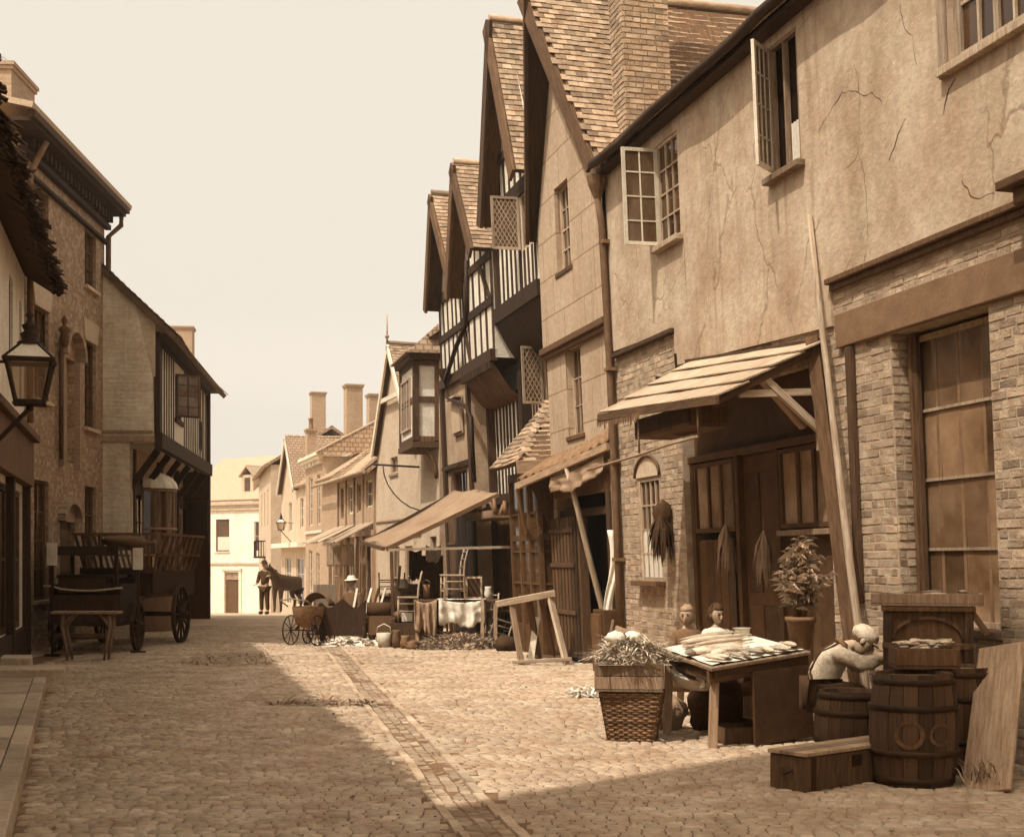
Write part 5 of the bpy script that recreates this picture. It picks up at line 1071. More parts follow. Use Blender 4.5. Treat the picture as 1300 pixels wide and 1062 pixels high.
def child(loc, label, look, frock, hairm, seed, hh=1.05, bonnet=False):
    t = thing('person', label, 'person', loc); s = hh / 1.05
    J = [((0, 0, .50), .085), ((0, 0, .62), .075), ((0, 0, .74), .08), ((0, 0, .82), .045), ((0, 0, .88), .045), ((.11, 0, .77), .036), ((.15, -.06, .62), .027), ((.10, -.18, .60), .020), ((-.11, 0, .77), .036), ((-.15, -.06, .62), .027), ((-.10, -.18, .60), .020),
         ((.055, 0, .45), .055), ((.06, 0, .26), .042), ((.06, .01, .06), .03), ((.06, -.08, .03), .024), ((-.055, 0, .45), .055), ((-.06, 0, .26), .042), ((-.06, .01, .06), .03), ((-.06, -.08, .03), .024)]
    J = [(tuple(V(p) * s), r * s) for p, r in J]
    B = [(0, 1), (1, 2), (2, 3), (3, 4), (2, 5), (5, 6), (6, 7), (2, 8), (8, 9), (9, 10), (0, 11), (11, 12), (12, 13), (13, 14), (0, 15), (15, 16), (16, 17), (17, 18)]
    hand(J, B, 7, J[7][0], (-.2, -1, 0), (0, 0, 1), (-1, 0, 0), .65); hand(J, B, 10, J[10][0], (.2, -1, 0), (0, 0, 1), (1, 0, 0), .65)
    mb = MB(); skin_into(mb, J, B); T = head(mb, (0, -.01, .955 * s), look, (0, 0, 1), .86 * s); mb.build('body', 'skin', t); eyes(T, t); hair(T, t, hairm, seed=seed, low=-.06, long=.5)
    mb = MB(); mb.lathe([(.05 * s, .83 * s), (.12 * s, .80 * s), (.115 * s, .66 * s), (.10 * s, .58 * s), (.17 * s, .42 * s), (.22 * s, .24 * s), (.21 * s, .24 * s), (.1 * s, .5 * s)], (0, 0, 0), 24)
    for q in mb.v: q += V((noise.noise(q * 12), noise.noise(q * 12 + V((5, 0, 0))), 0)) * .012
    skin_into(mb, [(tuple(V((.06, 0, .77)) * s), .07 * s), (J[5][0], .058 * s), (J[6][0], .045 * s), (tuple(V(J[6][0]).lerp(V(J[7][0]), .6)), .036 * s)], [(0, 1), (1, 2), (2, 3)]); skin_into(mb, [(tuple(V((-.06, 0, .77)) * s), .07 * s), (J[8][0], .058 * s), (J[9][0], .045 * s), (tuple(V(J[9][0]).lerp(V(J[10][0]), .6)), .036 * s)], [(0, 1), (1, 2), (2, 3)])
    mb.build('frock', frock, t)
    mb = MB()
    for x in (.06, -.06): mb.blob((x * s, -.03, .03), (.036, .075, .035), 6, .05)
    mb.build('boots', 'cloth_dark', t); return t
p = at(872, 795, 14.35); child((p.x, p.y, 0), 'fair haired child standing behind the table beside the crate of greens', (-.35, -.9, -.15), 'cloth_mid', 'sacking', 3, 1.14)
p = at(909, 792, 14.6); child((p.x, p.y, 0), 'dark haired child in a pale pinafore behind the fish table', (.5, -.85, -.15), 'linen', 'hair', 5, 1.14)
def man(loc, rz, label, coat, seated=False, hat='linen', arm=None, s=1.0):
    t = thing('person', label, 'person', loc, rz)
    hz = .52 if seated else .92
    J = [((0, 0, hz), .12), ((0, .01, hz + .20), .115), ((0, .01, hz + .42), .135), ((0, .0, hz + .54), .06), ((0, -.02, hz + .64), .055), ((.19, .0, hz + .46), .06), ((.24, -.02, hz + .20), .043), ((.20, -.2, hz + .06), .032), ((-.19, 0, hz + .46), .06), ((-.24, -.02, hz + .20), .043), ((-.20, -.2, hz + .06), .032)]
    if arm: J[6] = ((.32, -.14, hz + .28), .043); J[7] = ((.42, -.36, hz + .36), .032)
    B = [(0, 1), (1, 2), (2, 3), (3, 4), (2, 5), (5, 6), (6, 7), (2, 8), (8, 9), (9, 10)]
    for sx in (1, -1):
        i = len(J)
        if seated: J += [((.10 * sx, -.05, hz - .02), .085), ((.12 * sx, -.42, hz - .02), .062), ((.12 * sx, -.42, .08), .042), ((.12 * sx, -.54, .04), .034)]
        else: J += [((.09 * sx, 0, hz - .08), .09), ((.11 * sx, -.02, .48), .062), ((.12 * sx, .01, .08), .042), ((.13 * sx, -.12, .04), .034)]
        B += [(0, i), (i, i + 1), (i + 1, i + 2), (i + 2, i + 3)]
    hand(J, B, 7, J[7][0], (0, -1, 0), (-1, 0, 0), (0, 0, -1)); hand(J, B, 10, J[10][0], (0, -1, 0), (1, 0, 0), (0, 0, -1))
    mb = MB(); skin_into(mb, J, B); T = head(mb, (0, -.03, hz + .74), (0, -1, -.1), (0, 0, 1)); mb.build('body', 'skin', t); eyes(T, t); hair(T, t)
    k = lambda i, a: (J[i][0], a); mb = MB()
    skin_into(mb, [k(0, .155), k(1, .15), k(2, (.16, .18)), k(3, .085), k(5, .085), k(6, .064), (tuple(V(J[6][0]).lerp(V(J[7][0]), .8)), .048), k(8, .085), k(9, .064), (tuple(V(J[9][0]).lerp(V(J[10][0]), .8)), .048)], [(0, 1), (1, 2), (2, 3), (2, 4), (4, 5), (5, 6), (2, 7), (7, 8), (8, 9)], 2); mb.build('coat', coat, t)
    mb = MB(); skin_into(mb, [k(0, .15), k(11, .11), k(12, .08), (tuple(V(J[12][0]).lerp(V(J[13][0]), .9)), .068), k(15, .11), k(16, .08), (tuple(V(J[16][0]).lerp(V(J[17][0]), .9)), .068)], [(0, 1), (1, 2), (2, 3), (0, 4), (4, 5), (5, 6)], 2); mb.build('trousers', 'cloth_dark', t)
    mb = MB()
    for i in (13, 17): mb.blob(V(J[i][0]) + V((0, -.06, -.035)), (.05, .13, .055), 8, .05)
    mb.build('boots', 'cloth_dark', t)
    mb = MB(); mb.lathe([(.0, .125), (.06, .12), (.085, .09), (.095, .045), (.15, .035), (.155, .028), (.09, .03)], (0, 0, 0), 18)
    for q in mb.v: q.xyz = T(q.x, q.y - .005, q.z + .012)
    mb.build('hat', hat, t); return t
p = at(447, 758, 29.6); man((p.x, p.y, -.10), -.5, 'seated person in a pale hat and dark coat among the second-hand furniture', 'cloth_mid', True)
p = ground(336, 779); man((p.x, p.y, p.z), -.4, 'person in dark clothes holding the horse far down the street', 'cloth_dark', hat='cloth_dark', arm=True)
# horse, three-quarter view from behind, head to the left
p = ground(364, 777.5); t = thing('horse', 'dark draught horse standing far down the street beside the man', 'horse', (p.x, p.y, p.z), 1.02)
J = [((.55, 0, 1.25), (.30, .36)), ((0, 0, 1.22), (.33, .38)), ((-.5, 0, 1.28), (.28, .36)), ((-.82, 0, 1.55), .19), ((-1.12, 0, 1.85), .14), ((-1.32, 0, 1.80), .11), ((-1.55, 0, 1.55), .075), ((.78, 0, 1.35), .2), ((.90, 0, 1.2), .05), ((.95, 0, .75), .06)]
B = [(0, 1), (1, 2), (2, 3), (3, 4), (4, 5), (5, 6), (0, 7), (7, 8), (8, 9)]
for sy in (.17, -.17):
    i = len(J); J += [((-.55, sy, 1.0), .14), ((-.56, sy, .58), .075), ((-.55, sy, .14), .05), ((-.60, sy, .05), .065)]; B += [(2, i), (i, i + 1), (i + 1, i + 2), (i + 2, i + 3)]
    i = len(J); J += [((.58, sy, 1.0), .2), ((.50, sy, .76), .11), ((.72, sy, .52), .07), ((.66, sy, .14), .05), ((.60, sy, .05), .065)]; B += [(0, i), (i, i + 1), (i + 1, i + 2), (i + 2, i + 3), (i + 3, i + 4)]
mb = MB(); skin_into(mb, J, B, 2)
for s in (.07, -.07): mb.tube([(-1.12, s, 1.93), (-1.10, s * 1.1, 2.08)], [.035, .008], 6)
mb.build('body', 'hide', t)
mb = MB(); mb.lathe([(.22, -.06), (.27, -.05), (.29, 0), (.27, .05), (.22, .06)], (0, 0, 0), 16)
for q in mb.v: q.xyz = (-.62 + q.z * .8 - q.x * .25, q.y, 1.42 + q.x)
mb.build('collar', 'cloth_dark', t); mb = MB(); mb.tube([(-.62, 0, 1.72), (-.85, 0, 1.78), (-1.1, 0, 2.0)], [.05, .06, .03], 6); mb.build('mane', 'hair', t)

# ------------------------------------------------------------------ lantern
def lantern(label, loc, rz):
    t = thing('street_lantern', label, 'street lamp', loc, rz); f = MB(); b, w_, h = .17, .275, .50
    cor = lambda r, z: [(r, r, z), (-r, r, z), (-r, -r, z), (r, -r, z)]
    lo_, hi_ = cor(b, 0), cor(w_, h)
    for p, q in zip(lo_, hi_): f.bar(p, q, .03)
    for c in (lo_, hi_):
        for i in range(4): f.bar(c[i], c[(i + 1) % 4], .035)
    f.box(-.2, .2, -.2, .2, -.04, -.015); f.lathe([(.04, -.05), (.05, -.09), (.02, -.12)], n=10); f.build('frame', 'iron', t)
    g = MB()
    for i in range(4): j = (i + 1) % 4; g.poly([V(lo_[i]) * .97, V(lo_[j]) * .97, V(hi_[j]) * .985, V(hi_[i]) * .985])
    g.build('pane', 'glass_clear', t)
    r = MB(); a_, c_ = cor(.30, h + .02), cor(.10, h + .23)
    for i in range(4): j = (i + 1) % 4; r.poly([a_[i], a_[j], c_[j], c_[i]], .8)
    r.build('hood_pane', 'linen', t); r = MB()
    for i in range(4): r.bar(a_[i], c_[i], .03); r.bar(a_[i], a_[(i + 1) % 4], .035)
    r.lathe([(.15, h + .22), (.16, h + .25), (.10, h + .28), (.12, h + .36), (.07, h + .40), (.09, h + .44), (.10, h + .47), (.05, h + .5), (.03, h + .56), (.055, h + .60), (.02, h + .64), (.0, h + .70)], n=12); r.build('cap', 'iron', t)
    k = MB(); k.bar((-.25, 0, h + .0), (-.85, 0, h - .02), .035); k.build('bracket', 'iron', t); k = MB(); k.bar((-.02, 0, -.1), (-.7, 0, -.85), .055, .055); k.build('bracket', 'iron', t)
    return t
ln = lantern('iron and glass street lantern on a bracket in front of the brick house', (-6.12, 17.5, 3.62), .28)
dup(ln, tuple(LMP), math.pi, 'small hanging lantern on the white gabled shop far down the street').scale = (.62, .62, .62)

# ------------------------------------------------------------------ wheels, carts
def wheel(mb, c, r, ax, n=10, w=.06, tyre=.05, hub=1.0, sp=.035):
    c, ax = V(c), V(ax).normalized(); u = ax.cross(V((0, 0, 1))).normalized(); v = V((0, 0, 1)); m = 28
    P = lambda a, q: c + (u * math.cos(a) + v * math.sin(a)) * q
    for i in range(m): mb.bar(P(6.2832 * i / m, r - tyre / 2), P(6.2832 * (i + 1.04) / m, r - tyre / 2), w, tyre, up=(P(6.2832 * i / m, 1) - c))
    for i in range(n): mb.bar(P(6.2832 * i / n, .05 * hub), P(6.2832 * i / n, r - tyre), sp, sp, up=ax)
    mb.tube([c - ax * .11 * hub, c - ax * .06 * hub, c + ax * .06 * hub, c + ax * .13 * hub], [.05 * hub, .085 * hub, .085 * hub, .045 * hub], 12)
def cart_wheel(t, c, r, ax, mt, n=10, w=.06): mb = MB(); wheel(mb, c, r, ax, n, w); return mb.build('wheel', mt, t)
t = thing('market_cart', 'dark covered market handcart with a curved side rail, behind the trestle bench', 'cart', (-7.38, 24.3, 0), .03)
mb = MB(); mb.box(-.62, .60, -.5, .9, .48, .56); mb.box(-.62, .60, -.5, -.46, .56, 1.02); mb.box(-.62, .60, .86, .9, .56, 1.3); mb.box(-.62, -.58, -.46, .86, .56, 1.2); mb.box(.56, .60, -.46, .86, .56, 1.2); mb.box(-.5, .5, -.53, -.5, .7, .95); mb.build('body', 'timber_black', t, bevel=.008)
mb = MB(); mb.tube([(-.7 + i * .15, -.56, 1.12 + (.05 if i < 2 else -.03 * math.sin((i - 2) * .55))) for i in range(10)], .018, 6); mb.build('rail', 'timber_pale', t)
mb = MB(); mb.box(-.66, .58, -.55, .9, 1.80, 1.85); mb.box(-.66, .58, -.57, -.55, 1.70, 1.86)
for x in (-.6, .52):
    for y_ in (-.46, .84): mb.box(x - .03, x + .03, y_ - .03, y_ + .03, 1.0, 1.8)
mb.box(-.58, .4, -.2, .8, 1.3, 1.36); mb.box(-.5, .3, -.4, .8, 1.05, 1.3); mb.build('cover', 'timber_black', t)
for x in (-.72, .70): cart_wheel(t, (x, .3, .45), .45, (1, 0, 0), 'timber_black')
mb = MB(); mb.bar((-.5, -.5, .5), (-.5, -.9, .35), .05); mb.bar((.5, -.5, .5), (.5, -.9, .35), .05); mb.bar((-.55, -.9, .35), (.55, -.9, .35), .045); mb.box(-.6, .5, -.62, -.5, .26, .3); mb.build('handle', 'timber_brown', t)
o_ = thing('sack', 'dark bulging sack lying on top of the market handcart', 'sack', (-6.95, 24.6, 1.85)); mb = MB(); mb.blob((.05, 0, .09), (.42, .25, .13), 10, .3, 2, 9); mb.build('bag', 'cloth_mid', o_); mb = MB(); mb.tube([(.42, 0, .08), (.52, .03, .07), (.58, .02, .1)], [.05, .03, .06], 8); mb.build('tied_neck', 'cloth_mid', o_)
t = thing('hay_cart', 'two wheeled hay cart with slatted ladder rack and dished spoked wheel', 'cart', (-7.25, 27.0, 0), -.04)
mb = MB(); mb.box(-.62, .62, -1.4, 1.5, .92, 1.0); mb.box(.58, .64, -1.4, 1.5, 1.0, 1.42); mb.box(-.64, -.58, -1.4, 1.5, 1.0, 1.42); mb.box(-.58, .58, 1.44, 1.5, 1.0, 1.42); mb.box(-.70, .70, -1.5, -1.4, 1.36, 1.48); mb.box(-.58, .58, -1.44, -1.40, 1.0, 1.36); mb.build('body', 'timber_black', t, bevel=.01)
mb = MB()
for i in range(9): y_ = -1.35 + i * .34; mb.bar((.64, y_, 1.4), (.84, y_, 2.12), .045); mb.bar((-.64, y_, 1.4), (-.84, y_, 2.12), .045)
for z, x in ((1.72, .735), (2.1, .835)): mb.bar((x, -1.45, z), (x, 1.5, z), .045); mb.bar((-x, -1.45, z), (-x, 1.5, z), .045)
for i in range(5): x = -.6 + i * .3; mb.bar((x, -1.46, 1.45), (x, -1.6, 2.1), .045)
mb.bar((-.8, -1.6, 2.1), (.8, -1.6, 2.1), .05); mb.build('ladder_rack', 'timber_brown', t)
cart_wheel(t, (.76, .05, .57), .57, (1, 0, .06), 'timber_black', 12, .07); cart_wheel(t, (-.76, .05, .57), .57, (1, 0, -.06), 'timber_black', 12, .07)
mb = MB(); mb.tube([(-.76, .05, .57), (.76, .05, .57)], .045, 8); mb.build('axle', 'iron', t); mb = MB()
for x in (-.45, .45): mb.tube([(x, -1.3, .95), (x, -2.2, .80), (x, -2.9, .52)], [.05, .045, .03], 8)
mb.build('shaft', 'timber_brown', t)
t = thing('trestle_bench', 'plank bench on four curved pale legs in front of the handcart', 'bench', (-6.80, 22.1, 0), .02)
mb = MB(); mb.box(-.55, .52, -.17, .17, .755, .80); mb.build('plank', 'timber_grey', t, bevel=.012)
for sx in (-1, 1):
    for sy in (-.1, .12): mb = MB(); mb.tube([(.36 * sx, sy, .77), (.38 * sx, sy, .55), (.33 * sx, sy, .30), (.29 * sx, sy * 1.2, .02)], [.034, .034, .028, .022], 8); mb.tube([(.38 * sx, sy, .52), (.30 * sx, sy, .66), (.20 * sx, sy, .755)], .022, 7); mb.build('leg', 'timber_grey', t)
for lab, x, y, Y in (('blank white placard standing at the near end of the handcart', 66, 703, 23.2), ('blank white placard hung between the two carts', 175, 709, 24.0)):
    p = at(x, y, Y); t = thing('placard', lab, 'placard', (p.x, p.y, 0)); mb = MB(); mb.box(-.085, .085, -.012, .012, p.z - .19, p.z + .19); mb.build('card', 'paint_white', t); mb = MB(); mb.box(-.02, .02, .013, .045, -.02, p.z + .1); mb.box(-.12, .12, -.05, .08, 0, .04); mb.build('post', 'timber_black', t)
# ------------------------------------------------------------------ the fish and greens stall in the foreground
def crate(name, label, sz, loc, rz, mt='timber_grey', wall_=.018, cat='crate', gap=True, tilt=0):
    t = thing(name, label, cat, loc, rz); t.rotation_euler.x = tilt; x, y, z = sz[0] / 2, sz[1] / 2, sz[2]; mb = MB(); mb.box(-x, x, -y, y, 0, wall_); mb.build('base', mt, t); n = 2 if z > .2 else 1
    for (a, b_, c, d) in ((-x, x, -y, -y + wall_), (-x, x, y - wall_, y), (-x, -x + wall_, -y + wall_, y - wall_), (x - wall_, x, -y + wall_, y - wall_)):
        mb = MB()
        for i in range(n): mb.box(a, b_, c, d, wall_ + (z - wall_) * i / n + .003, wall_ + (z - wall_) * (i + 1) / n - .003)
        mb.build('side', mt, t, bevel=.004)
    mb = MB()
    for sx in (-1, 1):
        for sy in (-1, 1): mb.box(sx * (x - .035) - .017, sx * (x - .035) + .017, sy * (y - .035) - .017, sy * (y - .035) + .017, .02, z - .01)
    mb.build('corner_post', mt, t); return t
# wicker hamper with a crate on it
BX, BY = 1.06, 12.35
t = thing('wicker_hamper', 'tapered wicker hamper carrying the crate of greens beside the table', 'basket', (BX + .02, BY, 0), -.2); mb = MB()
hx, hy = (.20, .265), (.15, .215)
for k in range(20):
    z = .02 + k * .0215; f_ = k / 19; X, Y_ = lerp(hx[0], hx[1], f_), lerp(hy[0], hy[1], f_); pts = []
    for (p, q) in (((-X, -Y_), (X, -Y_)), ((X, -Y_), (X, Y_)), ((X, Y_), (-X, Y_)), ((-X, Y_), (-X, -Y_))):
        for i in range(10):
            u = i / 10; w = .010 * (1 if (i + k) % 2 else -1); d = V((q[0] - p[0], q[1] - p[1], 0)).normalized(); o = V((d.y, -d.x, 0)); pts.append(V((lerp(p[0], q[0], u), lerp(p[1], q[1], u), z)) + o * w)
    mb.tube(pts + [pts[0]], .0125, 5, cap=False)
mb.build('weave', 'wicker', t); mb = MB()
for (p, q) in ((0, 1), (1, 2), (2, 3), (3, 0)):
    C4 = [(-1, -1), (1, -1), (1, 1), (-1, 1)]
    for i in range(9): u = (i + .5) / 9; a = [lerp(C4[p][k], C4[q][k], u) for k in (0, 1)]; mb.tube([(a[0] * hx[0], a[1] * hy[0], 0), (a[0] * hx[1], a[1] * hy[1], .45)], .010, 5)
mb.build('stake', 'wicker', t); mb = MB(); mb.box(-.22, .22, -.16, .16, .0, .02); mb.build('base', 'wicker', t)
t = crate('crate', 'weathered wooden crate set on the wicker hamper and heaped with greens', (.60, .62, .25), (BX + .0, BY + .05, .455), -.12, 'timber_grey')
straw_heap('pile_of_greens', 'tangled heap of stalks and greens overflowing the crate', (BX + .02, BY + .06, .70), .32, .34, .20, 900, (.08, .26), 'stalks', 'vegetables', .007)
mb = MB(); mb.blob((0, 0, .05), (.10, .08, .06), 8, .3, 3, 2); mb.blob((.15, .06, .05), (.08, .09, .06), 8, .3, 3, 5); o = mb.build('cauliflower', 'linen'); o.location = (BX - .12, BY + .05, .86); tag(o, 'white rounded cauliflowers at the edge of the heap of greens', 'vegetables')
mb = MB(); mb.box(-.07, .07, -.012, .012, 0, .2); mb.box(-.12, -.1, -.01, .01, -.1, .25); o = mb.build('price_board', 'timber_grey'); o.location = (BX - .05, BY + .62, .80); o.rotation_euler = (-.5, .35, .2); tag(o, 'small wooden board sticking up behind the heap of greens', 'board')
straw_heap('straw_litter', 'pale straw and paper scraps on the ground left of the hamper', ground(752, 882), .32, .35, .05, 160, mt='linen', w=.012, body=False)
# table
CA, CB, CC = V((1.68, 11.6, .70)), V((1.36, 12.9, .775)), V((2.66, 12.25, .80)); CD = CB + CC - CA
t = thing('market_table', 'rough trestle table spread with pale fish and cloths', 'table', (CA.x, CA.y, 0)); o_ = V((CA.x, CA.y, 0)); mb = MB()
for i in range(4):
    u0, u1 = i / 4 + .004, (i + 1) / 4 - .004; a, b_, c, d = [p - o_ for p in (CA.lerp(CB, u0), CC.lerp(CD, u0), CC.lerp(CD, u1), CA.lerp(CB, u1))]; slab(mb, a + V((0, 0, rr(-.003, .003))), b_, c, d, .032)
mb.build('tabletop', 'timber_grey', t, bevel=.006)
for p, s in ((CA.lerp(CB, .12) + (CC - CA) * .10, .075), (CA.lerp(CB, .86) + (CC - CA) * .05, .075), (CC.lerp(CD, .12) - (CC - CA) * .1, .07), (CC.lerp(CD, .88) - (CC - CA) * .1, .07)):
    mb = MB(); q = p - o_; mb.bar((q.x - .02, q.y, -.01), (q.x, q.y, q.z - .03), s, s); mb.build('leg', 'timber_grey' if s > .072 else 'timber_brown', t, bevel=.006)
mb = MB(); a, b_ = CA.lerp(CB, .06) - o_, CC.lerp(CD, .06) - o_; mb.bar(a - V((0, 0, .09)), b_ - V((0, 0, .09)), .03, .11); a, b_ = CA.lerp(CB, .95) - o_, CA.lerp(CB, .05) - o_; mb.bar(a + V((.06, 0, -.09)), b_ + V((.06, 0, -.09)), .03, .1); mb.build('apron', 'timber_brown', t)
def tp(u, v, h=0): return CA.lerp(CB, v).lerp(CC.lerp(CD, v), u) + V((0, 0, h))
mb = MB(); o0 = tp(.5, .5)
mb.grid(lambda u, v: tp(.03 + .93 * u, .05 + .92 * v, .014 + .018 * max(0, noise.noise(V((u * 4, v * 4, 0)))) ) - o0, 30, 30); o = mb.build('table_cloth', 'linen'); o.location = o0; tag(o, 'crumpled white cloth lying across the market table', 'cloth')
def fishm(mb, c, d, L, w, v=None):
    d = V(d).normalized(); c = V(c); sd = d.cross(V((0, 0, 1))).normalized(); n = 9; i0 = []
    for j in range(n + 1):
        f_ = j / n; r = w * (math.sin(math.pi * min(1, f_ * 1.12)) ** .7 if f_ < .86 else .10 + (f_ - .86) * 3.4) + .002; p = c + d * (f_ - .5) * L + V((0, 0, w * .4)); i0.append(mb.add([p + sd * r * math.cos(6.2832 * k / 8) + V((0, 0, (r * .5 if f_ < .86 else .006) * math.sin(6.2832 * k / 8))) for k in range(8)]))
    v = R.random() if v is None else v
    for j in range(n):
        for k in range(8): mb.face((i0[j] + k, i0[j] + (k + 1) % 8, i0[j + 1] + (k + 1) % 8, i0[j + 1] + k), None, v, True)
def fish(label, c, d, L, w, group='fish laid out on the table'):
    mb = MB(); fishm(mb, (0, 0, 0), d, L, w); o = mb.build('fish', 'fish'); o.location = c; return tag(o, label, 'fish', group)
ax = (CC - CA).normalized(); ay = (CB - CA).normalized()
for i in range(11): u = .08 + i * .078; fish('small pale fish lying in the front row on the cloth of the market table', tp(u, .13 + rr(-.03, .03), .035 + rr(0, .015)), ay * 1 + ax * rr(-.6, .6), rr(.24, .32), rr(.032, .046))
for r in range(2):
    for i in range(7): fish('long flat pale fish stacked in a bundle at the back of the market table', tp(.42 + .09 * rr(-1, 1) + r * .05, .62 + i * .055, (.03 + r * .03)), ax + ay * rr(-.12, .12), rr(.55, .72), rr(.038, .05), 'long fish stacked on the table')
for i in range(7): fish('broad pale fish scattered over the middle of the market table', tp(.1 + i * .06 + rr(-.02, .02), .36 + rr(-.1, .12), .035), ax * rr(.3, 1) + ay * rr(-1, 1), rr(.3, .42), rr(.05, .07), 'broad fish in the middle of the table')
p = tp(.98, .72); mb = MB(); mb.lathe([(.05, 0), (.06, .02), (.065, .07), (.075, .08), (.06, .08), (.05, .02)], n=20, sx=1.25); o = mb.build('white_dish', 'paint_white', bevel=0); o.location = tp(.86, .92, .02); tag(o, 'small white enamel dish at the far corner of the market table', 'dish')
# potted plant
t = thing('potted_plant', 'bushy leafy plant in a clay pot at the end of the table', 'plant', (2.60, 12.42, .815)); mb = MB(); mb.lathe([(.0, 0), (.085, 0), (.125, .24), (.14, .24), (.14, .285), (.118, .285), (.11, .25), (.0, .25)], n=22); mb.build('pot', 'clay_pot', t)
st = MB(); lf = MB()
for i in range(34):
    a, ph = rr(0, 6.28), rr(.0, .95) ** .8; tip = V((math.cos(a) * .26 * math.sin(ph * 1.5) * rr(.6, 1.1), math.sin(a) * .26 * math.sin(ph * 1.5) * rr(.6, 1.1), .36 + .62 * math.cos(ph * 1.15) * rr(.62, 1.06))); base = V((tip.x * .12, tip.y * .12, .26)); mid = base.lerp(tip, .55) + V((0, 0, .06)); pts = [base, base.lerp(mid, .5), mid, mid.lerp(tip, .6), tip]; st.tube(pts, [.008, .007, .006, .005, .003], 5)
    for k in range(14):
        f_ = .2 + .8 * k / 13; q = pts[min(3, int(f_ * 4))].lerp(pts[min(4, int(f_ * 4) + 1)], f_ * 4 % 1 if f_ < 1 else 1); th = k * 2.4 + rr(-.4, .4); d = V((math.cos(th), math.sin(th), rr(.0, .55))).normalized(); L = rr(.09, .17) * (1.0 if f_ < .9 else .8); s_ = d.cross(V((0, 0, 1))).normalized() * L * .15; dr = V((0, 0, -L * rr(.15, .6))); v = min(1, max(0, R.gauss(.5, .25)))
        a0, b0, c0 = q, q + d * L * .5 + V((0, 0, .008)), q + d * L + dr; lf.poly([a0, b0 - s_, c0], v); lf.poly([a0, c0, b0 + s_], v)
st.build('stem', 'stem', t); lf.build('leaves', 'leaf', t)
# under the table
o = MB(); o.lathe([(.0, 0), (.13, .01), (.17, .10), (.175, .12), (.16, .12), (.0, .11)], n=20, sx=1.3); o = o.build('enamel_basin', 'paint_white'); o.location = tp(.16, .62, -.30); o.rotation_euler = (.25, .15, 0); tag(o, 'white enamel basin propped under the corner of the table', 'basin')
hung('hanging_rag', 'white rag hanging beneath the table edge', 'cloth', tp(.12, .3, -.05), tp(.2, .75, -.06), .22, 'linen', 2.0, .02)
crate('low_crate', 'low dark crate on the ground beneath the table', (.62, .36, .15), (2.12, 12.25, .0), .2, 'timber_brown')
crate('low_crate', 'small pale box tipped beneath the middle of the table', (.26, .2, .2), (2.30, 12.75, .15), .4, 'timber_pale')
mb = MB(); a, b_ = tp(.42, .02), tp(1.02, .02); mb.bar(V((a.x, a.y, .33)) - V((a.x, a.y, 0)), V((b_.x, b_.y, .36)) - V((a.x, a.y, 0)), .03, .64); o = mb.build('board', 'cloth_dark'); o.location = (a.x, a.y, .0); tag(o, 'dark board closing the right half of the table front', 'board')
# barrels
def barrel(label, loc, r, h, mt='timber_brown', lid=True, mark=False, rz=0):
    t = thing('barrel', label, 'barrel', loc, rz); n = 18; P = [(r * (.86 + .14 * math.sin(math.pi * k / 10)), h * k / 10) for k in range(11)]; mb = MB()
    for s in range(n):
        v = min(1, max(0, R.gauss(.5, .25))); mb.lathe([(a - .001 * (s % 2), z) for a, z in P], n=2, a0=6.2832 * s / n + .008, a1=6.2832 * (s + 1) / n - .008, var=v, smooth=False)
    mb.lathe([(P[0][0] - .02, .0), (P[5][0] - .035, h / 2), (P[10][0] - .03, h - .005), (P[10][0], h)], n=n * 2, var=.2); mb.build('staves', mt, t)
    for k in (.06, .30, .70, .93):
        hp = MB(); q = r * (.86 + .14 * math.sin(math.pi * k)) + .004; hp.lathe([(q, h * k - .022), (q + .006, h * k - .02), (q + .006, h * k + .02), (q, h * k + .022)], n=32); hp.build('hoop', 'iron', t)
    mb = MB(); zz = h - .03 if lid else h - .12; mb.lathe([(0, zz), (r * .86 - .02, zz)], n=24, smooth=False); mb.build('lid' if lid else 'water', 'timber_grey' if lid else 'glass_dim', t)
    if mark:
        for a0, ph, fn_ in ((-1.95, 0, 1), (-1.25, .5, .8)):
            mb = MB()
            for i in range(26):
                a, b_ = 6.2832 * i / 26, 6.2832 * (i + 1.05) / 26; P_ = lambda q, rad: V(((r + .004) * math.cos(a0 + rad * math.cos(q) / r), (r + .004) * math.sin(a0 + rad * math.cos(q) / r), h * .48 + rad * math.sin(q))); mb.poly([P_(a, .075 * fn_), P_(b_, .075 * fn_), P_(b_, .105 * fn_), P_(a, .105 * fn_)])
            mb.build('stencil_ring', 'paint_dark', t)
    return t
barrel('large dark barrel with round stencil marks carrying the fish tray', (2.90, 9.95, 0), .315, .80, 'timber_brown', True, True)
barrel('low open tub in front of the bending person', (2.74, 11.12, 0), .30, .56, 'timber_brown', False)
barrel('barrel half hidden behind the stencilled barrel and the leaning plank', (3.42, 10.55, 0), .29, .80, 'timber_brown', True)
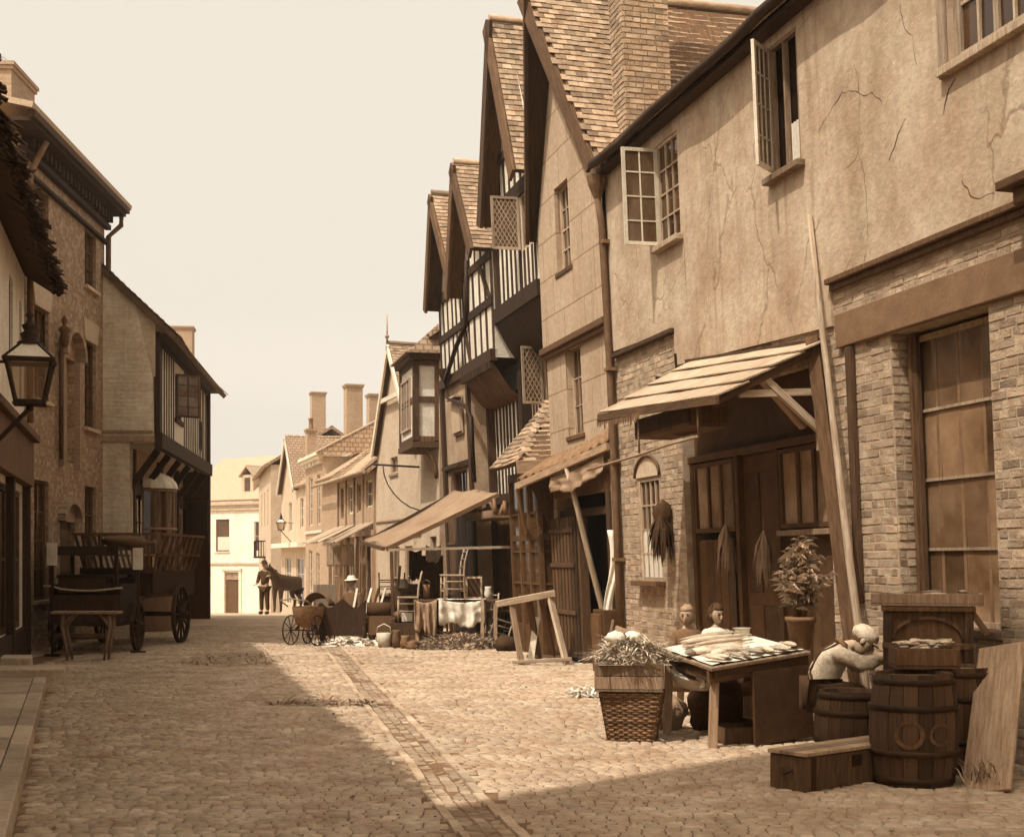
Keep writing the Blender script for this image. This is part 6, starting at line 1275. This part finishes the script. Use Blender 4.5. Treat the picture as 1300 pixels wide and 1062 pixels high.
# tray of fish on the barrel, stand with another tray
t = crate('fish_tray', 'shallow wooden tray of small fish resting on the stencilled barrel', (.46, .36, .15), (3.06, 10.25, .815), -.12, 'timber_brown', cat='tray')
for i in range(34): fish('small bright fish heaped in the tray on the stencilled barrel', (3.06 + rr(-.15, .17), 10.25 + rr(-.1, .1), .93 + rr(0, .075)), (rr(-1, 1), rr(-.6, .6), rr(-.1, .1)), rr(.13, .2), rr(.02, .03), 'fish in the barrel tray')
t = thing('wooden_stand', 'tall panelled wooden stand with an arched front behind the barrels', 'stand', (3.36, 11.15, 0), -.27); mb = MB(); mb.box(-.31, .31, -.19, .19, .0, 1.2); mb.build('body', 'timber_brown', t, bevel=.012); mb = MB()
for x in (-.31, .31): mb.box(x - .035, x + .035, -.225, -.19, .0, 1.22)
mb.box(-.35, .35, -.23, -.19, .9, .95); mb.box(-.35, .35, -.225, -.19, .5, .54); mb.box(-.36, .36, -.24, .21, 1.2, 1.24)
for i in range(12):
    a, b_ = math.pi * i / 12, math.pi * (i + 1) / 12; mb.bar((.27 * math.cos(a), -.2, .98 + .17 * math.sin(a)), (.27 * math.cos(b_), -.2, .98 + .17 * math.sin(b_)), .03, .03, up=(0, 1, 0))
mb.bar((.33, -.2, 1.2), (.45, -.22, 1.02), .03, .05); mb.build('moulding', 'timber_brown', t, bevel=.006)
t = crate('fish_tray', 'wide shallow tray laid across the top of the wooden stand', (.86, .42, .10), (3.34, 11.12, 1.245), -.27, 'timber_grey', cat='tray')
for i in range(9): fish('small fish lying in the tray on top of the wooden stand', (3.34 + rr(-.32, .32), 11.1 + rr(-.12, .12), 1.315 + rr(0, .03)), (rr(-1, 1), rr(-.4, .4), 0), rr(.14, .22), rr(.02, .03), 'fish in the stand tray')
# plank, long box, weeds
def plank(label, p, q, w, th, mt, face, name='plank'):
    p, q = V(p), V(q); mb = MB(); mb.bar((0, 0, 0), q - p, w, th, up=face); o = mb.build(name, mt, bevel=.006); o.location = p; return tag(o, label, 'plank')
plank('broad pale plank leaning against the brick wall at the right edge', (3.30, 9.6, -.01), (3.72, 10.45, .96), .36, .03, 'timber_grey', (-.6, -.6, .5))
plank('thick dark plank leaning beside the long pole against the pier', fw(FR, *FR.px(1112, 930)[:1], .14, 0), fw(FR, FR.px(1042, 428)[0], .10, FR.px(1042, 428)[1]), .13, .05, 'timber_brown', (-.5, -1, 0))
s0_, z0_ = FR.px(1024, 272, .1); s1_, z1_ = FR.px(1108, 930, .2)
prop('long_pole', 'very long thin pole leaning up the plaster wall past the canopy', fw(FR, s1_, .22, 0), fw(FR, s0_, .07, z0_), .044, .028, 'timber_pale')
t = thing('long_box', 'long low lidded wooden box on the cobbles in front of the tub', 'box', (2.36, 9.98, 0), .68); mb = MB(); mb.box(-.56, .56, -.16, .16, .0, .245); mb.build('body', 'timber_brown', t, bevel=.008); mb = MB()
for i in range(3): mb.box(-.575, .575, -.172 + i * .115, -.172 + (i + 1) * .115 - .003, .25, .278 + .002 * (i % 2))
mb.build('lid', 'timber_grey', t, bevel=.005); mb = MB(); mb.box(-.05, .05, -.172, -.16, .14, .22); mb.build('lock_plate', 'iron', t); mb = MB(); mb.tube([(-.565, -.05, .15), (-.60, 0, .12), (-.565, .05, .15)], .01, 6); mb.build('handle', 'iron', t)
for x in (-.475, .475): mb = MB(); mb.box(x - .025, x + .025, -.166, -.16, .0, .24); mb.build('iron_strap', 'iron', t)
mb = MB()
for i in range(150):
    a, r = rr(0, 6.28), rr(0, .16); b_ = V((r * math.cos(a), r * math.sin(a), 0)); d = V((rr(-.1, .1), rr(-.1, .1), rr(.08, .27))); s_ = V((rr(-1, 1), rr(-1, 1), 0)).normalized() * .005; v = R.random(); m_ = b_ + d * .6; mb.poly([b_ - s_, b_ + s_, m_ + s_, m_ - s_], v); mb.poly([m_ - s_, m_ + s_, b_ + d + V((d.x * .6, d.y * .6, -.02))], v)
o = mb.build('weeds', 'straw'); o.location = (3.36, 9.75, 0); tag(o, 'dry weeds growing at the foot of the leaning plank', 'plant')
# bunches hung at the shopfront
def bunch(label, p, h, r, mt, n, seed, dark='leaf'):
    t = thing('hanging_bunch', label, 'bunch', p); mb = MB(); mb.tube([(0, 0, .12), (0, 0, 0)], .006, 5); mb.build('string', 'sacking', t); mb = MB()
    for i in range(n):
        a = rr(0, 6.28); q = V((math.cos(a) * r * rr(.1, 1), math.sin(a) * r * rr(.1, 1), -h * rr(.5, 1))); m_ = V((q.x * .7, q.y * .7, q.z * .45)); s_ = V((-math.sin(a), math.cos(a), 0)) * r * .16; v = R.random(); mb.poly([(0, 0, 0), m_ - s_, m_ + s_], v); mb.poly([m_ + s_, m_ - s_, q], v)
    mb.build('leaves', mt, t)
bunch('dark bunch of feathers and herbs hanging beside the small arched window', fw(FR, 13.22, .16, 2.25), .75, .20, 'cloth_dark', 90, 1)
mb = MB(); mb.blob((0, 0, 0), (.12, .10, .17), 10, .25, 3, 6); o = mb.build('hat', 'cloth_dark'); o.location = fw(FR, 13.25, .12, 2.22); tag(o, 'dark felt hat hooked on the brick pier by the small window', 'hat')
bunch('dried bunch with pale tips hanging at the left of the shop door', fw(FR, 11.3, .10, 2.05), .62, .15, 'sacking', 70, 2)
bunch('dried bunch with pale tips hanging at the right of the shop door', fw(FR, 10.3, .10, 1.95), .66, .14, 'sacking', 70, 3)
# broken trestle stand before the gate
p = ground(680, 842); t = thing('display_trestle', 'broken wooden trestle stand with a sloping top beam in the sunlit street', 'trestle', (p.x, p.y, 0), .12)
mb = MB(); mb.bar((-.62, 0, .93), (.30, .0, 1.10), .16, .10); mb.build('top_beam', 'timber_pale', t, bevel=.008)
for a, b_, w, m_ in (((-.38, -.02, .92), (-.26, -.30, .02), .09, 'timber_grey'), ((.22, -.02, 1.05), (.44, -.28, .02), .11, 'timber_pale'), ((-.10, .05, 1.0), (.10, .30, .02), .10, 'timber_brown'), ((.10, .05, 1.02), (.34, .34, .02), .09, 'timber_brown')): mb = MB(); mb.bar(a, b_, w, .05); mb.build('leg', m_, t, bevel=.005)
mb = MB(); mb.bar((-.40, -.31, .05), (.52, -.29, .09), .08, .05); mb.bar((-.1, .28, .10), (.45, .33, .08), .07, .05); mb.build('bottom_rail', 'timber_pale', t, bevel=.005)
plank('narrow white board standing inside the broken trestle stand', (p.x - .08, p.y + .1, 0), (p.x + .02, p.y + .2, .72), .10, .02, 'paint_white', (0, -1, 0))

# ------------------------------------------------------------------ second-hand furniture under the awning
def chair(label, loc, rz, mt='timber_pale'):
    t = thing('wooden_chair', label, 'chair', loc, rz)
    for x in (-.19, .19):
        mb = MB(); mb.tube([(x, -.19, 0), (x, -.18, .45)], [.016, .02], 7); mb.build('leg', mt, t); mb = MB(); mb.tube([(x, .20, 0), (x, .18, .45), (x, .20, .7), (x, .26, .95)], [.016, .02, .018, .015], 7); mb.build('leg', mt, t)
    mb = MB(); mb.box(-.22, .22, -.21, .2, .44, .47); mb.build('seat', mt, t, bevel=.01); mb = MB()
    for z in (.16, .30): mb.tube([(-.19, -.19, z), (.19, -.19, z)], .012, 6); mb.tube([(-.19, .19, z), (.19, .19, z)], .012, 6); mb.tube([(-.19, -.19, z + .04), (-.19, .19, z + .04)], .012, 6); mb.tube([(.19, -.19, z + .04), (.19, .19, z + .04)], .012, 6)
    mb.build('stretcher', mt, t); mb = MB()
    for z, y_ in ((.62, .19), (.76, .215), (.90, .245)): mb.bar((-.19, y_, z), (.19, y_, z), .05, .016)
    mb.build('back_rail', mt, t); return t
TZ = .88
t = thing('display_table', 'long rough table beside the canvas awning with a chair set on it', 'table', (-1.02, 26.0, 0), .03); mb = MB(); mb.box(-.82, .78, -.35, .4, TZ - .04, TZ); mb.build('tabletop', 'timber_brown', t, bevel=.006)
for x in (-.75, .7):
    for y_ in (-.3, .34): mb = MB(); mb.box(x - .035, x + .035, y_ - .035, y_ + .035, -.02, TZ - .042); mb.build('leg', 'timber_grey', t)
chair('pale wooden chair standing on the display table under the awning', (-1.12, 25.95, TZ), -1.35)
crate('wooden_chest', 'low wooden chest on the ground carrying a pale chair', (.62, .5, .46), (-1.98, 25.9, 0), .1, 'timber_brown', cat='chest')
chair('pale wooden chair set on the low chest left of the display table', (-1.95, 25.9, .465), -1.5)
hung('draped_sheet', 'white sheet draped in folds over the front of the display table', 'sheet', (-1.36, 25.62, TZ + .012), (-.50, 25.65, TZ + .012), .55, 'linen', .4, .05)
mb = MB(); mb.grid(lambda u, v: V((u * .9, v * .42, .012 + .012 * noise.noise(V((u * 6, v * 6, 0))))), 14, 8); o = mb.build('folded_sheet', 'linen'); o.location = (-1.40, 25.62, TZ); tag(o, 'pale sheet spread on top of the display table', 'sheet')
hung('draped_rug', 'dark patterned rug hung over the left end of the display table', 'rug', (-1.82, 25.6, TZ + .01), (-1.40, 25.6, TZ + .01), .7, 'sacking', 3, .04)
for lab, x0, x1, m_, z, y_, dr in (('white shirt hung under the awning beam', -1.75, -1.45, 'linen', 1.93, 28.0, .36), ('dark coat hanging beside the white shirt under the awning', -2.1, -1.85, 'cloth_dark', 1.85, 28.2, .7)): hung('hanging_shirt' if m_ == 'linen' else 'hanging_coat', lab, 'clothing', (x0, y_, z), (x1, y_ + .03, z), dr, m_, x0, .03)
t = thing('cupboard', 'dark upright cupboard standing behind the chairs under the awning', 'cupboard', (-1.72, 29.3, 0), .05); mb = MB(); mb.box(-.24, .26, -.2, .2, 0, 1.72); mb.build('body', 'paint_dark', t, bevel=.008); mb = MB(); mb.box(-.2, .22, -.215, -.2, .08, 1.6); mb.build('door', 'paint_dark', t); mb = MB(); mb.blob((.18, -.23, .9), .02, 6, 0); mb.build('knob', 'lead', t)
p = ground(435, 817)
t = thing('settle', 'dark settle seen from behind with a scalloped back board', 'settle', (-3.25, 26.4, 0), .04); mb = MB(); n_ = 48; top = []
for i in range(n_ + 1):
    x = -.46 + .92 * i / n_; q = abs(x); z = .74 + .13 * math.exp(-(x / .12) ** 2) + .07 * math.exp(-((q - .40) / .07) ** 2) - .03 * math.exp(-((q - .25) / .1) ** 2); top.append((x, z))
bot = [(.44, .20), (.36, .17), (-.36, .17), (-.44, .2)]
out = top + bot; mb.poly([(x, -.02, z) for x, z in out][::-1], .5); mb.poly([(x, .02, z) for x, z in out], .5)
for a, b_ in zip(out, out[1:] + out[:1]): mb.poly([(a[0], -.02, a[1]), (b_[0], -.02, b_[1]), (b_[0], .02, b_[1]), (a[0], .02, a[1])], .5)
mb.build('back_board', 'timber_black', t); mb = MB(); mb.box(-.44, .44, .02, .5, .36, .42); mb.build('seat', 'timber_brown', t, bevel=.01)
for x in (-.4, .4):
    for y_ in (.0, .46): mb = MB(); mb.tube([(x, y_, .0), (x * 1.02, y_, .12), (x, y_, .36)], [.02, .034, .026], 8); mb.build('leg', 'timber_black', t)
    mb = MB(); mb.bar((x, .02, .62), (x, .5, .60), .04, .05); mb.bar((x, .48, .42), (x, .48, .6), .04); mb.build('arm', 'timber_brown', t)
t = thing('sofa', 'dark leather sofa end with a rolled bolster beside the settle', 'sofa', (-2.5, 26.5, 0), .05); mb = MB(); mb.box(-.27, .28, -.03, 1.4, .16, .56); mb.build('frame', 'cloth_mid', t, bevel=.03); mb = MB(); mb.tube([(-.29, .06, .68), (.30, .06, .68)], .13, 14); mb.build('bolster', 'cloth_dark', t); mb = MB(); mb.box(-.25, .26, .18, 1.38, .561, .66); mb.build('seat_cushion', 'cloth_dark', t, bevel=.03)
for x in (-.22, .23):
    for y_ in (.02, 1.32): mb = MB(); mb.lathe([(.02, 0), (.03, .06), (.04, .16)], (x, y_, 0), 8); mb.build('leg', 'timber_black', t)
t = thing('perambulator', 'old wicker perambulator on thin spoked wheels left of the settle', 'perambulator', (-3.92, 26.2, 0), -.42); mb = MB(); mb.lathe([(.10, .34), (.20, .40), (.26, .62), (.27, .74)], (0, .1, 0), 20, sx=1.0, sy=1.5); mb.build('body', 'wicker', t); mb = MB()
mb.grid(lambda u, v: V((.28 * math.cos(math.pi * u), .36 + .28 * math.sin(v * 1.2), .74 + .26 * math.sin(math.pi * u) * math.cos(v * 1.0))), 14, 6); mb.build('hood', 'wicker', t, solid=.01)
mb = MB(); mb.tube([(-.27, -.2, .74), (-.30, -.42, .86), (.0, -.5, .9), (.30, -.42, .86), (.27, -.2, .74)], .014, 6); mb.build('handle', 'timber_pale', t)
for x, r, y_ in ((-.30, .29, -.05), (.28, .29, -.05), (-.26, .19, .48), (.24, .19, .48)): mb = MB(); wheel(mb, (x, y_, r), r, (1, 0, 0), 10, .018, .02, .25, .012); mb.build('wheel', 'iron', t)
mb = MB(); mb.bar((-.3, -.05, .29), (.28, -.05, .29), .025); mb.bar((-.26, .48, .19), (.24, .48, .19), .025); mb.bar((-.2, -.05, .3), (-.15, .1, .42), .03); mb.bar((.2, -.05, .3), (.15, .1, .42), .03); mb.bar((0, .48, .2), (0, .3, .42), .03); mb.build('axle', 'iron', t)
crate('packing_case', 'tall pale packing case standing behind the settle', (.42, .42, 1.08), (-4.22, 31.0, 0), .3, 'timber_pale', cat='case')
t = thing('sideboard', 'dark low sideboard crowded with goods behind the sofa', 'sideboard', (-2.35, 29.2, 0), .02); mb = MB(); mb.box(-.45, .4, -.2, .25, .1, .86); mb.build('body', 'timber_black', t, bevel=.008); mb = MB(); mb.box(-.48, .43, -.23, .27, .862, .9); mb.build('top', 'timber_grey', t, bevel=.006)
mb = MB(); mb.lathe([(.14, 0), (.12, .12), (.085, .24), (.0, .245)], n=16); o = mb.build('lamp_shade', 'linen'); o.location = (-2.30, 29.1, .98); tag(o, 'white lamp shade standing on the dark sideboard', 'lamp shade'); mb = MB(); mb.lathe([(.07, 0), (.03, .03), (.03, .09), (.05, .1)], n=10); b_ = mb.build('base', 'lead', o); b_.location = (0, 0, -.078)
crate('small_box', 'small pale box on the low chest below the chair', (.2, .16, .16), (-1.98, 25.95, .47), .2, 'linen', cat='box')
t = thing('slatted_deck_chair', 'folded slatted chair leaning behind the settle', 'chair', (-2.95, 27.8, .0), .4)
for i in range(5): mb = MB(); mb.bar((-.3 + i * .13, 0, .42), (-.12 + i * .15, .18, 1.05), .05, .02); mb.build('slat', 'paint_white' if i % 2 == 0 else 'cloth_dark', t)
mb = MB(); mb.bar((-.36, -.03, .45), (.3, -.03, .42), .05, .05); mb.bar((-.3, 0, .44), (-.34, .0, -.01), .04); mb.bar((.25, 0, .42), (.3, 0, -.01), .04); mb.bar((0, .3, -.01), (.05, .16, .8), .04); mb.build('frame', 'timber_brown', t)
o = straw_heap('heap_of_rags', 'heap of pale rags and papers on the ground under the settle', (-3.0, 26.2, 0), .75, .2, .12, 120, (.08, .2), 'linen', 'rags', .03)
straw_heap('straw_heap', 'low heap of loose straw before the display table', V((-.95, 25.3, 0)), .6, .4, .24, 800); straw_heap('straw_heap', 'spread of loose straw beside the broken trestle stand', V((-.35, 25.6, 0)), .5, .35, .14, 450); straw_heap('straw_heap', 'small heap of straw at the foot of the patterned rug', V((-1.55, 25.2, 0)), .36, .32, .14, 350)
for i, (lab, x, y_, r, h, m_) in enumerate((('squat pale jar on the ground at the foot of the draped rug', -1.95, 25.2, .10, .24, 'clay_pot'), ('tall dark jar beside the squat pale jar', -2.12, 25.3, .09, .34, 'lead'), ('wide earthen bowl leaning by the straw below the table', -1.80, 25.0, .13, .14, 'clay_pot'), ('white jug standing on the display table near the wall', -.45, 26.1, .08, .24, 'linen'))):
    mb = MB(); z_ = TZ if i == 3 else 0; mb.lathe([(0, 0), (r * .7, 0), (r, h * .45), (r * .75, h * .85), (r * .85, h), (r * .7, h), (r * .6, h * .8)], n=16); o = mb.build('jar' if i < 3 else 'jug', m_); o.location = (x, y_, z_); tag(o, lab, 'jar' if i < 3 else 'jug')
t = thing('side_table', 'small upturned side table piled by the wall beside the trestle stand', 'table', (-.30, 27.2, 0), .3); mb = MB(); mb.box(-.3, .3, -.25, .25, .6, .64); mb.build('tabletop', 'timber_black', t)
for x in (-.25, .25):
    for y_ in (-.2, .2): mb = MB(); mb.bar((x, y_, 0), (x, y_, .6), .04); mb.build('leg', 'timber_black', t)
mb = MB(); mb.blob((0, 0, .12), (.22, .2, .16), 8, .3, 2, 3); o = mb.build('bundle', 'cloth_dark'); o.location = (-.10, 24.6, 0); tag(o, 'dark rounded bundle on the ground between the display table and the wall', 'bundle')

# more second-hand goods heaped about the stall
R.seed(77)
CHP = thing_chair = None
for lab, loc, rz, rx, m_ in (('chair lying on its back in the heap behind the settle', (-2.75, 27.3, .25), .5, -1.35, 'timber_brown'), ('upside down chair stacked on the dark sideboard', (-2.55, 29.2, 1.36), .9, math.pi, 'timber_grey'), ('dark chair standing in front of the cupboard', (-1.55, 27.3, 0), -.6, 0, 'timber_black'), ('pale chair tipped against the wall end of the display table', (-.35, 27.0, .0), 1.9, .3, 'timber_pale')):
    c_ = chair(lab, loc, rz, m_); c_.rotation_euler.x = rx
t = thing('picture_frame', 'empty gilt picture frame propped on the display table', 'frame', (-.72, 26.15, TZ), .1); t.rotation_euler.x = -.25; mb = MB()
for a, b_, c, d in ((-.16, .16, 0, .04), (-.16, .16, .40, .44), (-.16, -.12, .04, .40), (.12, .16, .04, .40)): mb.box(a, b_, -.012, .012, c, d)
mb.build('frame', 'timber_pale', t); mb = MB(); mb.box(-.12, .12, .002, .008, .04, .40); mb.build('backing', 'cloth_dark', t)
for i, (lab, x, y_, z, r, h, m_) in enumerate((('small dark pot on the display table beside the picture frame', -.92, 26.2, TZ, .07, .15, 'iron'), ('tall pale pitcher among the goods on the display table', -1.62, 26.1, TZ, .07, .28, 'clay_pot'), ('pale enamel bucket on the ground beside the low chest', -2.38, 25.6, 0, .14, .27, 'paint_white'), ('copper pan hung low beside the sofa', -2.2, 26.1, .3, .12, .10, 'lead'), ('dark bucket in the straw under the display table', -.75, 25.75, 0, .14, .26, 'iron'))):
    mb = MB(); mb.lathe([(0, 0), (r * .75, 0), (r * .9, h * .5), (r, h), (r * .94, h), (r * .8, h * .4), (0, .02)], n=16); mb.tube([(-r, 0, h), (-r * .8, 0, h + r * .8), (0, 0, h + r * 1.2), (r * .8, 0, h + r * .8), (r, 0, h)], .008, 5); o = mb.build('pot' if i in (0, 3) else ('pitcher' if i == 1 else 'bucket'), m_); o.location = (x, y_, z); tag(o, lab, 'pot' if i in (0, 3) else ('pitcher' if i == 1 else 'bucket'))
for lab, x, y_, z, s_, m_ in (('bundle of pale bedding tied up beside the sofa', -2.28, 27.0, .18, (.30, .3, .2), 'linen'), ('dark bolster thrown on the low chest', -2.1, 26.2, .55, (.14, .3, .1), 'cloth_mid'), ('heap of dark clothes at the foot of the display table', -1.1, 25.75, .12, (.32, .2, .16), 'cloth_dark'), ('striped bundle on the top of the sideboard', -2.1, 29.2, 1.0, (.18, .16, .12), 'sacking')):
    mb = MB(); mb.blob((0, 0, 0), s_, 12, .45, 2.4, x); o = mb.build('bundle', m_); o.location = (x, y_, z); tag(o, lab, 'bundle')
for i, (lab, x, y_, L, w_, rx, m_) in enumerate((('long thin batten leaning across the goods behind the sofa', -2.45, 28.3, 1.6, .05, .35, 'timber_pale'), ('broad dark board leaning behind the low chest', -2.15, 26.6, 1.1, .28, -.22, 'timber_black'), ('bed rail leaning against the display table', -.55, 25.35, .95, .06, -.3, 'timber_grey'))):
    mb = MB(); mb.bar((0, 0, 0), (.2 if i == 0 else 0, -L * math.sin(rx), L * math.cos(rx)), w_, .03, up=(0, 1, 0)); o = mb.build('board' if i else 'batten', m_); o.location = (x, y_, 0); tag(o, lab, 'board')
# dark goods under the market table
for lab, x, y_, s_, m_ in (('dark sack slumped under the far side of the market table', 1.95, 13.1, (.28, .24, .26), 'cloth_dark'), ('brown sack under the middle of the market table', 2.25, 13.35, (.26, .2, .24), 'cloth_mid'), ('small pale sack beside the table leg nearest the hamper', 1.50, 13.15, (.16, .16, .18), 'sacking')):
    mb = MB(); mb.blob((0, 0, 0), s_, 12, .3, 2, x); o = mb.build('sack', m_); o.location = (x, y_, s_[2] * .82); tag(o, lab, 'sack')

# ------------------------------------------------------------------ air, light, camera
EL = math.radians(58.7); SH = V((-.711, -.703, 0)).normalized()
sd = V((SH.x * math.cos(EL), SH.y * math.cos(EL), math.sin(EL)))
su = bpy.data.lights.new('sun', 'SUN'); su.energy = 2.6; su.angle = math.radians(.55); su.color = (1, .945, .865)
so = bpy.data.objects.new('sun', su); COL.objects.link(so); so.rotation_euler = (-sd).to_track_quat('-Z', 'Y').to_euler(); so.location = sd * 60
w = bpy.data.worlds.new('World'); SC.world = w; w.use_nodes = True; nt = w.node_tree; bg = nt.nodes['Background']
sk = nt.nodes.new('ShaderNodeTexSky'); sk.sky_type = 'NISHITA'; sk.sun_disc = False; sk.sun_elevation = EL; sk.sun_rotation = math.atan2(SH.x, SH.y); sk.dust_density = 3.5; sk.air_density = 1.2
bw_ = nt.nodes.new('ShaderNodeRGBToBW'); nt.links.new(sk.outputs[0], bw_.inputs[0])
mr = nt.nodes.new('ShaderNodeMath'); mr.operation = 'MULTIPLY_ADD'; nt.links.new(bw_.outputs[0], mr.inputs[0]); mr.inputs[1].default_value = 1.6; mr.inputs[2].default_value = -.6
mx = nt.nodes.new('ShaderNodeMix'); mx.data_type = 'RGBA'; mx.blend_type = 'MULTIPLY'; mx.inputs[0].default_value = 1; mm = nt.nodes.new('ShaderNodeMath'); mm.operation = 'MAXIMUM'; nt.links.new(mr.outputs[0], mm.inputs[0]); mm.inputs[1].default_value = 4.4; nt.links.new(mm.outputs[0], mx.inputs[6]); mx.inputs[7].default_value = (1, .912, .785, 1)
nt.links.new(mx.outputs[2], bg.inputs[0]); bg.inputs[1].default_value = .12
HAZE = .0008
if HAZE:
    mb = MB(); mb.box(-62, 36, -18, 132, -4.6, 21.5); o = mb.build('haze', 'void'); tag(o, kind='stuff'); m = bpy.data.materials.new('air'); m.use_nodes = True; n2 = m.node_tree; n2.nodes.remove(n2.nodes['Principled BSDF'])
    pv = n2.nodes.new('ShaderNodeVolumePrincipled'); pv.inputs['Density'].default_value = HAZE; pv.inputs['Color'].default_value = (1, .88, .72, 1); pv.inputs['Anisotropy'].default_value = .2; n2.links.new(pv.outputs[0], n2.nodes['Material Output'].inputs['Volume']); o.data.materials[0] = m
cam = bpy.data.cameras.new('camera'); cam.sensor_width = 36; cam.lens = 36 * F / 1300; cam.shift_y = (HY - 531) / 1300; cam.clip_end = 600; cam.clip_start = .05
co = bpy.data.objects.new('camera', cam); COL.objects.link(co); co.location = (0, 0, CH); co.rotation_euler = (math.pi / 2, 0, 0); SC.camera = co
SC.view_settings.view_transform = 'Standard'; SC.view_settings.look = 'None'; SC.view_settings.exposure = .76; SC.view_settings.gamma = 1
SC.render.engine = 'CYCLES'; SC.cycles.max_bounces = 6; SC.cycles.volume_bounces = 0; SC.cycles.use_denoising = True
